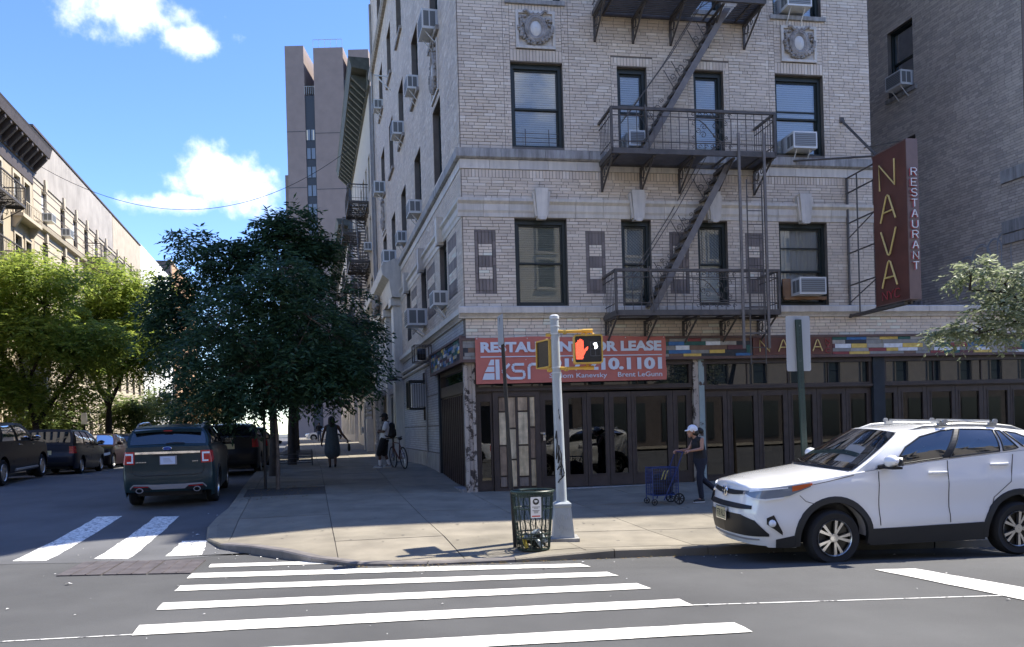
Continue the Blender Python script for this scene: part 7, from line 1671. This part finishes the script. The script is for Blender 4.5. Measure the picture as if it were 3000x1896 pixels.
blob([((0, 0, .55), (0, 0, .95), .20, .165, 1.35), ((0, 0, .95), (0, 0, 1.12), .165, .145, 1.32), ((0, 0, 1.1), (0, 0, 1.34), .14, .14, 1.35), ((0, -.13, 1.37), (0, .13, 1.37), .068, .068), ((.02, 0, .62), (.02, 0, .48), .205, .20, 1.3)], .014, 'dress', M['dress'], p)
blob([((.0, 0, 1.58), (.01, 0, 1.60), .118, .115, 1.0), ((-.05, 0, 1.52), (-.07, 0, 1.36), .095, .075, 1.3)], .013, 'hair', M['hair'], p)
shoe(p, (-.06, .09, 0), (.17, .09, 0), M['blackp']); shoe(p, (-.19, -.08, .03), (.03, -.08, .0), M['blackp'])
hb = thing('handbag', 'small dark bag held out in the right hand of the woman in the slate dress', 'bag', (dx_, dy_, SW(dx_, dy_)), None, ya, True)
blob([((.07, -.55, .72), (.07, -.55, .60), .07, .085, .6)], .012, 'bag', M['bag'], hb); mb = MB(); mb.tube([(.03, -.54, .76), (.05, -.53, .83), (.09, -.53, .83), (.11, -.55, .76)], .008, 5); mb.build('handle', M['bag'], hb)
# --- person far down the sidewalk
fx_, fy_ = -17.9, 75.0
p = person('distant person in dark top and blue jeans on the sunlit far sidewalk', fx_, fy_, st_yaw+math.pi, SW(fx_, fy_))
H_ = (0, 0, 1.6); b0 = [((0, 0, .95), (0, 0, 1.35), .13, .14, 1.3), ((0, 0, 1.4), (0, 0, 1.5), .055, .055), ((0, .2, 1.4), (.05, .28, 1.12), .055, .045), ((.05, .28, 1.12), (.2, .2, 1.0), .04, .03), ((0, -.2, 1.4), (-.05, -.28, 1.12), .055, .045), ((-.05, -.28, 1.12), (.05, -.28, .86), .04, .03), ((0, .09, .9), (.12, .1, .48), .095, .065), ((.12, .1, .48), (.1, .1, .08), .06, .042), ((0, -.09, .9), (-.05, -.1, .48), .095, .065), ((-.05, -.1, .48), (-.2, -.1, .1), .06, .042), ((0, -.17, 1.4), (0, .17, 1.4), .06, .06)]
blob(b0+head_caps(H_)+hand_caps((.2, .2, 1.0), (1, 0, -.3), (0, 0, -1), .7)+hand_caps((.05, -.28, .86), (0, 0, -1), (0, 1, 0), .7), .012, 'body', M['skin2'], p, 3)
blob([((0, 0, .95), (0, 0, 1.36), .15, .155, 1.3), ((0, -.16, 1.4), (0, .16, 1.4), .075, .075), ((0, .2, 1.4), (.04, .27, 1.16), .072, .06), ((0, -.2, 1.4), (-.04, -.27, 1.16), .072, .06)], .016, 'top', M['bcloth'], p)
blob([((0, 0, .9), (0, 0, .96), .15, .15, 1.25), ((0, .09, .9), (.12, .1, .48), .11, .08), ((.12, .1, .48), (.1, .1, .1), .078, .062), ((0, -.09, .9), (-.05, -.1, .48), .11, .08), ((-.05, -.1, .48), (-.19, -.1, .13), .078, .062)], .016, 'jeans', M['jean'], p)
blob([((0, 0, 1.66), (-.02, 0, 1.64), .095, .09)], .014, 'hair', M['hair'], p); shoe(p, (.05, .1, 0), (.29, .1, 0), M['blackp']); shoe(p, (-.25, -.1, .03), (-.02, -.1, 0), M['blackp'])
# ------------------------------------------------------------------ shopping cart
cx_, cy_ = wx+math.cos(yawF)*.80, wy+math.sin(yawF)*.80
t = thing('shopping_cart', 'blue folding wire shopping cart pushed by the woman in the white cap', 'cart', (cx_, cy_, SW(cx_, cy_)), None, yawF, True)
X0, X1, Y0, Z0, Z1 = -.22, .33, .21, .20, .76
mb = MB()
for z in (Z0, Z1):
    for s_ in (-1, 1): mb.tube([(X0, s_*Y0, z), (X1, s_*Y0, z)], .010, 5)
    for x in (X0, X1): mb.tube([(x, -Y0, z), (x, Y0, z)], .010, 5)
for x in (X0, X1):
    for s_ in (-1, 1): mb.tube([(x, s_*Y0, Z0-.1), (x, s_*Y0, Z1+.02)], .011, 5)
mb.build('frame', M['cart'], t, True)
mb = MB()
for k in range(1, 9):
    z = lerp(Z0, Z1, k/9)
    mb.tube([(X0, -Y0, z), (X1, -Y0, z), (X1, Y0, z), (X0, Y0, z), (X0, -Y0, z)], .003, 3, False)
for k in range(1, 11):
    x = lerp(X0, X1, k/11)
    for s_ in (-1, 1): mb.tube([(x, s_*Y0, Z0), (x, s_*Y0, Z1)], .004, 4)
for k in range(1, 8):
    y = lerp(-Y0, Y0, k/8)
    for x in (X0, X1): mb.tube([(x, y, Z0), (x, y, Z1)], .004, 4)
    mb.tube([(X0, y, Z0), (X1, y, Z0)], .004, 4)
mb.build('wire_basket', M['cart'], t)
mb = MB(); hz = 1.075
for s_ in (-1, 1): mb.tube([(.10, s_*(Y0+.012), .10), (-.20, s_*(Y0+.012), .74), (-.335, s_*(Y0+.005), hz)], .012, 6)
mb.tube([(-.335, Y0, hz), (-.335, -Y0, hz)], .013, 6); mb.build('handle', M['cart'], t, True)
for x, r, tw_ in ((-.22, .118, .035), (.31, .065, .03)):
    for s_ in (-1, 1):
        mb = MB(); y = s_*(Y0+.03); mb.lathe((x, y, r), [(r*.78, -tw_/2), (r*.97, -tw_/2), (r, -tw_*.2), (r, tw_*.2), (r*.97, tw_/2), (r*.78, tw_/2)], 22, 'y'); w = mb.build('wheel', M['tyre'], t, True)
        mb = MB(); mb.lathe((x, y, r), [(r*.80, -.008), (r*.80, .008)], 22, 'y'); mb.lathe((x, y, r), [(.001, -tw_*.45), (r*.3, -tw_*.45), (r*.3, tw_*.45), (.001, tw_*.45)], 12, 'y')
        for k in range(8 if r > .1 else 5): q = 2*math.pi*k/(8 if r > .1 else 5); mb.tube([(x, y, r), (x+r*.8*math.cos(q), y, r+r*.8*math.sin(q))], r*.10, 4)
        mb.build('hub', M['blackp'], w)
blob([((-.06, -.05, .33), (.16, .05, .33), .14, .14), ((-.08, .06, .48), (.14, -.05, .46), .12, .12), ((.05, 0, .58), (.18, 0, .56), .08, .07)], .018, 'dummy', M['bag'], t)
sb = [o for o in t.children if o.name.startswith('dummy')][0]; sb.parent = None
sb.matrix_world = Matrix.Translation(t.location) @ Matrix.Rotation(yawF, 4, 'Z'); sb.name = 'shopping_bag'; tag(sb, 'dark bag of groceries lying inside the blue wire cart', 'bag')
mb = MB()
for k in (0, .07): mb.tube([(.06+k, Y0-.03, .52), (.03+k, Y0-.02, .62), (-.0+k, Y0-.03, .68), (-.03+k, Y0-.06, .70)], .013, 5)
mb.build('bag_handles', M['strap'], sb, True)
# ------------------------------------------------------------------ bicycle leaning by the wall
bx, by = -3.62, 25.75
t = thing('bicycle', 'dark red bicycle parked by the side street wall behind the man with the backpack', 'bicycle', (bx, by, SW(bx, by)), None, st_yaw+.22, True); t.rotation_euler.x = rad(-5)
WR = .345
def bwheel(x):
    mb = MB(); mb.tube([(x+WR*.97*math.cos(q), 0, WR+WR*.97*math.sin(q)) for q in [2*math.pi*k/28 for k in range(29)]], .019, 6, False); w = mb.build('wheel', M['tyre'], t, True)
    mb = MB(); mb.tube([(x+WR*.90*math.cos(q), 0, WR+WR*.90*math.sin(q)) for q in [2*math.pi*k/28 for k in range(29)]], .009, 5, False); mb.build('rim', M['darkrim'], w, True)
    mb = MB(); mb.tube([(x, -.05, WR), (x, .05, WR)], .02, 8)
    for k in range(18): q = 2*math.pi*k/18; mb.tube([(x, (-1)**k*.03, WR), (x+WR*.9*math.cos(q), 0, WR+WR*.9*math.sin(q))], .0022, 3)
    mb.build('spokes', M['chrome'], w)
bwheel(.52); bwheel(-.52)
mb = MB(); BB, ST, HT, HB = (-.08, 0, .29), (-.26, 0, .80), (.36, 0, .83), (.40, 0, .68)
for a, b, r in ((BB, ST, .017), (ST, HT, .017), (HB, BB, .02), (HT, HB, .02), (ST, (-.52, .05, WR), .010), (ST, (-.52, -.05, WR), .010), (BB, (-.52, .05, WR), .011), (BB, (-.52, -.05, WR), .011), (HB, (.52, .05, WR), .012), (HB, (.52, -.05, WR), .012)): mb.tube([a, b], r, 6)
mb.build('frame', M['bike'], t, True)
mb = MB(); mb.tube([HT, (.33, 0, .96)], .014, 6); mb.tube([(.28, .30, .99), (.34, .2, .97), (.34, 0, .96), (.34, -.2, .97), (.28, -.30, .99)], .013, 6); mb.build('handlebar', M['blackp'], t, True)
mb = MB(); mb.tube([ST, (-.30, 0, .93)], .013, 6); mb.build('seat_post', M['blackp'], t)
blob([((-.40, 0, .95), (-.36, 0, .95), .05, .05, 1.4), ((-.36, 0, .95), (-.15, 0, .945), .035, .018, 1.3)], .010, 'saddle', M['blackp'], t, 2)
mb = MB(); mb.lathe((-.08, .045, .29), [(.085, 0), (.095, .002), (.095, .008), (.085, .008)], 20, 'y'); mb.tube([(-.08, .07, .29), (-.02, .08, .13)], .011, 5); mb.tube([(-.08, -.07, .29), (-.14, -.08, .45)], .011, 5); mb.box(WORLD, -.06, .03, .08, .16, .115, .135); mb.box(WORLD, -.19, -.1, -.16, -.08, .44, .46); mb.build('crankset', M['darkrim'], t)
# ------------------------------------------------------------------ traffic pole with pedestrian signals
PX, PY = .745, 12.55; PZ = SW(PX, PY)
t = thing('signal_pole', 'pale grey signal pole with a scratched flared base and black graffiti, by the litter basket', 'pole', (PX, PY, PZ))
pf = Fr((PX, PY, PZ), (.9995, .03))
mb = MB()
for z0, z1, a, b in ((0, .05, .235, .235),): mb.box(pf, -a, a, -a, a, z0, z1)
mb.build('footing', M['gstone'], t)
mb = MB(); P = [pf(sx*h, sy*h, z) for z, h in ((.05, .165), (.52, .125), (.535, .135), (.57, .135), (.60, .10)) for sx, sy in ((-1, 1), (1, 1), (1, -1), (-1, -1))]
mb.add(P, [(i*4+k, i*4+(k+1) % 4, (i+1)*4+(k+1) % 4, (i+1)*4+k) for i in range(4) for k in range(4)]+[(16, 17, 18, 19)]); bs_ = mb.build('base', M['galv'], t)
mb = MB(); rg = random.Random(4)
for k in range(26):
    u, z = rg.uniform(-.09, .09), rg.uniform(.12, .48); pts = []
    for q in range(4): hh = lerp(.165, .125, (z-.05)/.47)+.003; pts.append(pf(u, hh, z)); u = max(-.11, min(.11, u+rg.uniform(-.03, .03))); z = max(.08, min(.5, z+rg.uniform(-.09, .09)))
    mb.tube(pts, .0022, 3)
mb.build('scratches', M['galvlt'], bs_)
lean = -.012
axis = lambda z: pf(lean*z, 0, z)
mb = MB(); mb.tube([axis(.58), axis(1.5), axis(2.4), axis(3.45)], [.083, .077, .071, .064], 20); pl_ = mb.build('shaft', M['galv'], t, True)
mb = MB(); mb.lathe(axis(3.45), [(.064, -.02), (.074, -.015), (.074, .03), (.05, .05), (.001, .052)], 20); mb.build('cap', M['galvlt'], t, True)
mb = MB()
for z in (3.32, 3.2, 2.68, 2.6): mb.lathe(axis(z), [(.071, -.010), (.075, -.008), (.075, .008), (.071, .010)], 20)
mb.build('bands', M['galvlt'], t)
mb = MB()
def onp(a, z): r = lerp(.083, .071, (z-.58)/1.9)+.002; c = axis(z); return c+pf.U*(r*math.sin(a))+pf.N*(r*math.cos(a))
for st in ([(-.9, 1.30), (-.6, 1.42), (-.5, 1.25), (-.85, .98), (-.3, 1.12), (-.1, .98), (-.45, .92), (-.2, 1.2), (.25, 1.05), (.1, .88), (-.7, .82)], [(-.5, .84), (.1, .95), (.75, .76), (-.2, .74), (.1, .88), (.2, .7)], [(-.6, .62), (-.3, .66), (.3, .70), (.7, .74)]):
    mb.tube([onp(a, z+.28) for a, z in st], .011, 5)
for st in ([(-.1, 2.0), (.1, 2.04), (.0, 1.96), (.2, 1.94), (.05, 1.9)], [(.1, 1.88), (.2, 1.93), (.3, 1.86)]): mb.tube([onp(a, z) for a, z in st], .004, 4)
mb.build('graffiti', M['blackink'], t)
def ped_signal(name, label, c, face, lit):
    """c centre of the housing back, face = frame whose N is the face direction"""
    s = thing(name, label, 'pedestrian signal', c, 'pedestrian signals on the grey pole'); f = Fr(c, face); h = .222
    mb = MB()
    def rr(hh, r): return [(sx*(hh-r)+r*math.cos(q0+q*math.pi/8), sz*(hh-r)+r*math.sin(q0+q*math.pi/8)) for sx, sz, q0 in ((1, 1, 0), (-1, 1, math.pi/2), (-1, -1, math.pi), (1, -1, 3*math.pi/2)) for q in range(5)]
    mb.prism(f, rr(h, .035), -.05, .10); mb.build('housing', M['yellow'], s, True, sharp=.6)
    mb = MB(); o_, i_ = rr(h, .035), rr(h-.02, .025); n = len(o_)
    mb.add([f(u, .10, z) for u, z in o_]+[f(u, .13, z) for u, z in o_]+[f(u, .13, z) for u, z in i_]+[f(u, .105, z) for u, z in i_], [(k*n+i, k*n+(i+1) % n, (k+1)*n+(i+1) % n, (k+1)*n+i) for k in range(3) for i in range(n)]); mb.build('rim', M['yellow'], s)
    mb = MB(); mb.prism(f, rr(h-.021, .02), .09, .108); ln = mb.build('lens', M['lens'], s)
    if lit:
        mb = MB(); hand = [(-.185, -.155), (-.085, -.155), (-.07, -.09), (-.005, .005), (.0, .04), (-.03, .03), (-.065, -.01), (-.07, .0), (-.07, .13), (-.09, .135), (-.092, .145), (-.11, .15), (-.115, .158), (-.13, .155), (-.14, .14), (-.16, .135), (-.165, .115), (-.195, .10), (-.195, -.05)]
        def inside(x, z):
            r = False
            for (a, b2), (c2, d2) in zip(hand, hand[1:]+hand[:1]):
                if (b2 > z) != (d2 > z) and x < (c2-a)*(z-b2)/(d2-b2)+a: r = not r
            return r
        z = -.15; row = 0
        while z < .17:
            x = -.2+(.0045 if row % 2 else 0)
            while x < .01:
                if inside(x, z): mb.prism(f, [(x+.0046*math.cos(q*math.pi/3), z+.0046*math.sin(q*math.pi/3)) for q in range(6)], .108, .1095, False)
                x += .0098
            z += .0092; row += 1
        o = mb.build('hand_symbol', M['red_led'], ln); o['kind'] = 'stuff'
        mb = MB(); mb.prism(f, [(.075, .08), (.10, .10), (.13, .095), (.14, .07), (.135, .055), (.15, .04), (.14, .01), (.105, -.005), (.095, .01), (.10, .05), (.085, .055)], .108, .110); mb.build('white_symbol', M['white_led'], ln)
        mb = MB()
        for a, b2, c2, d2 in ((.03, .19, .10, .112), (.03, .042, -.10, .10), (.178, .19, -.10, .10), (.03, .19, -.112, -.10), (.104, .116, -.10, .10), (.042, .178, -.006, .006)): mb.box(f, a, b2, .1075, .1082, c2, d2)
        mb.build('unlit_digits', mat('unlit_digits', (.055,.06,.068), .5), ln)
    mb = MB()
    for u in (-.08, .09): mb.lathe(f(u, 0, h), [(.022, 0), (.022, .025), (.012, .035), (.001, .036)], 8)
    mb.build('bolts', M['yellow'], s); return s
ca_ = axis(2.94); fr_a = (1, .02)
ped_signal('pedestrian_signal', 'pedestrian signal facing the camera with a lit red hand', ca_+Vector((.49, -.06, .0)), fr_a, True)
la = rad(-64); ped_signal('pedestrian_signal', 'pedestrian signal turned to the side street, its dark lens nearly edge on', ca_+Vector((-.085, .24, -.03)), (math.cos(la), math.sin(la)), False)
mb = MB()
for z, dz in ((3.23, .0), (2.66, 0)):
    a = axis(z); mb.tube([a+Vector((.05, -.02, .01)), a+Vector((.16, -.05, 0)), a+Vector((.44, -.06, dz))], .026, 8); mb.tube([a+Vector((.42, -.06, 0)), a+Vector((.58, -.06, 0))], .034, 8); mb.lathe(a+Vector((.48, -.06, -.07 if z > 3 else .0)), [(.022, 0), (.022, .07)], 8)
    mb.lathe(a+Vector((.15, -.05, -.03)), [(.03, -.01), (.03, .05)], 8)
mb.build('signal_arm', M['yellow'], t, True)
mb = MB()
for z in (3.19, 2.64): a = axis(z); mb.tube([a+Vector((-.05, 0, 0)), a+Vector((-.14, -.02, .0))], .028, 8)
mb.build('signal_arm', M['yellow'], t, True)
# ------------------------------------------------------------------ litter basket
bx, by = .27, 11.78; bz = SW(bx, by)
t = thing('litter_basket', 'dark green wire litter basket with a white notice, part filled with rubbish', 'trash can', (bx, by, bz))
rb_ = lambda z: lerp(.225, .30, z/.86); C3 = lambda q, z, d=0: Vector((bx+(rb_(z)+d)*math.cos(q), by+(rb_(z)+d)*math.sin(q), bz+z))
mb = MB()
for z, r in ((.03, .012), (.20, .011), (.26, .011), (.62, .010), (.80, .011)): mb.tube([C3(2*math.pi*k/28, z) for k in range(29)], r, 5, False)
for k in range(10): q = 2*math.pi*k/10+.15; mb.tube([C3(q, .02, .004), C3(q, .85, .004)], .014, 4)
mb.build('frame', M['bin'], t)
mb = MB(); mb.tube([C3(2*math.pi*k/28, .86, .006) for k in range(29)], .021, 7, False); mb.tube([C3(2*math.pi*k/28, .825, .0) for k in range(29)], .012, 5, False); mb.build('rim', M['bin'], t, True)
mb = MB(); n = 30
for k in range(n):
    for s_ in (-1, 1): mb.tube([C3(2*math.pi*(k+s_*j*.42)/n, .04+.8*j/9) for j in range(10)], .0030, 3, False)
mb.build('mesh', M['bin'], t)
mb = MB(); mb.lathe((bx, by, bz+.02), [(.001, 0), (.22, 0)], 20); mb.build('floor', M['bin'], t)
q0 = -math.pi/2+.12; pf2 = Fr(C3(q0, 0, .03), (-math.sin(q0), math.cos(q0)), (math.cos(q0), math.sin(q0)))
mb = MB(); P = [pf2(u, lerp(0, .075, z/.86)+d, z) for d in (0, .006) for u, z in ((-.075, .50), (.075, .50), (.075, .80), (-.075, .80))]; mb.add(P, [(4, 5, 6, 7), (0, 1, 5, 4), (1, 2, 6, 5), (2, 3, 7, 6), (3, 0, 4, 7)]); no_ = mb.build('notice', M['label'], t)
mb = MB(); pp = lambda u, z: pf2(u, lerp(0, .075, z/.86)+.009, z)
mb.add([pp(.046*math.cos(k*math.pi/8), .735+.046*math.sin(k*math.pi/8)) for k in range(16)], [tuple(range(16))])
for z, w in ((.655, .055), (.638, .03), (.605, .05), (.588, .035), (.571, .03)): mb.add([pp(-w, z), pp(w, z), pp(w, z+.007), pp(-w, z+.007)], [(0, 1, 2, 3)])
mb.build('print', M['blackink'], no_); mb = MB(); mb.add([pf2(u, lerp(0, .075, z/.86)+.011, z) for u, z in ((-.025, .755), (.025, .755), (0, .712))], [(0, 1, 2)]); mb.add([pf2(u, lerp(0, .075, z/.86)+.012, z) for u, z in ((-.03, .73), (.03, .73), (.03, .737), (-.03, .737))], [(0, 1, 2, 3)]); mb.build('emblem', M['label'], no_)
mb = MB(); mb.add([pp(-.06, .518), pp(.06, .518), pp(.06, .535), pp(-.06, .535)], [(0, 1, 2, 3)]); mb.build('print', M['redink'], no_)
rg = random.Random(8); mb = MB()
for k in range(34):
    q, r = rg.uniform(0, 6.3), rg.uniform(.0, .16); mb.ball((bx+r*math.cos(q), by+r*math.sin(q), bz+rg.uniform(.07, .24)), rg.uniform(.03, .07), 6, rg.uniform(.7, 1.3), 1, rg.uniform(.6, 1.2))
rub = mb.build('rubbish', M['bag'], None, True); rub['kind'] = 'stuff'
for k in range(5):
    q = -2.4+k*.42; c = Vector((bx+.17*math.cos(q), by+.17*math.sin(q), bz+.13+.07*(k % 3))); mb = MB(); d = Vector((rg.uniform(-1, 1), rg.uniform(-.3, .3), rg.uniform(-.4, .6))).normalized()
    mb.tube([c-d*.08, c+d*.04, c+d*.075, c+d*.10], [.032, .032, .014, .013], 9); o = mb.build('bottle', M['ybottle'] if k == 0 else M['bottle'], None, True)
    tag(o, 'yellow package among the rubbish in the litter basket' if k == 0 else 'clear plastic bottle lying in the litter basket', 'package' if k == 0 else 'bottle', 'rubbish in the basket' if k else None)
# ------------------------------------------------------------------ sign posts
X, Y = .0, 11.95; Z = SW(X, Y); t = thing('sign_post', 'thin dark leaning post with a small blade sign seen edge on, beside the litter basket', 'sign post', (X, Y, Z))
mb = MB(); f = Fr((X, Y, Z), (1, 0)); mb.add([f(u+lz, d, z) for z, lz in ((-.05, 0), (3.42, -.115)) for u, d in ((-.028, 0), (-.02, .02), (.02, .02), (.028, 0), (.02, -.01), (-.02, -.01))], [(k, (k+1) % 6, 6+(k+1) % 6, 6+k) for k in range(6)]+[(6, 7, 8, 9, 10, 11)]); mb.build('post', M['darkpost'], t)
g = Fr(f(-.13, .02, 0), (.25, -1)); mb = MB(); mb.box(g, -.16, .16, -.004, .004, 3.02, 3.46); mb.build('sign_plate', M['signback'], t)
X, Y = 4.62, 12.75; Z = SW(X, Y); t = thing('sign_post', 'dark green perforated post with the grey back of a street sign, behind the white car', 'sign post', (X, Y, Z)); f = Fr((X, Y, Z), (.985, .17))
mb = MB()
def lb(u0, u1, d0, d1, z0, z1): 
    ln_ = lambda z: -.022*z
    P = [f(u+ln_(z), d, z) for z in (z0, z1) for u, d in ((u0, d0), (u1, d0), (u1, d1), (u0, d1))]; mb.add(P, [(0, 1, 5, 4), (1, 2, 6, 5), (2, 3, 7, 6), (3, 0, 4, 7), (4, 5, 6, 7)])
lb(-.045, -.035, 0, .04, -.1, 3.45); lb(.035, .045, 0, .04, -.1, 3.45); lb(-.035, .035, .03, .04, -.1, 3.45); mb.build('post', M['green'], t)
mb = MB()
for k in range(60): z = .2+k*.054; lb(-.006, .006, .0405, .042, z, z+.016)
mb.build('holes', M['blackink'], t)
mb = MB(); o_ = -.07; pts = [(-.205, 2.66), (-.185, 2.64), (.185, 2.64), (.205, 2.66), (.205, 3.49), (.185, 3.51), (-.185, 3.51), (-.205, 3.49)]; mb.prism(f.shift(o_), pts, -.008, -.002); mb.build('sign_plate', M['signback'], t)
mb = MB()
for z in (2.8, 3.35): mb.lathe(f(o_, .045, z), [(.012, 0), (.012, .006), (.001, .007)], 8, 'y')
mb.build('bolts', M['galv'], t)
X, Y = -24.2, 50.0
X, Y = -16.9-.2515*(43-19.8), 43.0; Z = G(X, Y)+.13; t = thing('parking_sign', 'small white parking sign on a thin post among the left trees', 'sign', (X, Y, Z)); mb = MB(); mb.tube([(X, Y, Z), (X, Y, Z+2.75)], .03, 6); mb.build('post', M['darkpost'], t); mb = MB(); mb.box(Fr((X, Y, Z), (1, 0)), -.16, .16, .03, .04, 2.15, 2.75); mb.build('sign_plate', M['label'], t)
X, Y = -6.28, 20.45; t = thing('tree_stake', 'thin dark post beside the young tree in the corner pit', 'post', (X, Y, SW(X, Y)-.1)); mb = MB(); mb.tube([(X, Y, SW(X, Y)-.15), (X+.02, Y, SW(X, Y)+2.6)], .035, 7); mb.build('post', M['darkpost'], t)
# tree guards along the right kerb
for i, Y in enumerate((29.5, 38.3)):
    v = -5.6; X = v-.2515*(Y-19.8); Z = SW(X, Y); t = thing('tree_guard', ['low black iron tree guard on the shaded sidewalk, nearer one', 'low black iron tree guard on the shaded sidewalk, farther one'][i], 'tree guard', (X, Y, Z)); fr = Fr((X, Y, Z), US, (.96978, .24397))
    mb = MB()
    for d in (0,):
        for u0, u1, d0, d1 in ((0, 2.4, .7, .7), (0, 0, -.6, .7), (2.4, 2.4, -.6, .7)):
            for z in (.12, .28, .44): mb.tube([fr(u0, d0, z), fr(u1, d1, z)], .016, 5)
        for u in (0, .8, 1.6, 2.4): mb.tube([fr(u, .7, 0), fr(u, .7, .5)], .018, 5)
    mb.build('rails', M['iron'], t, True)
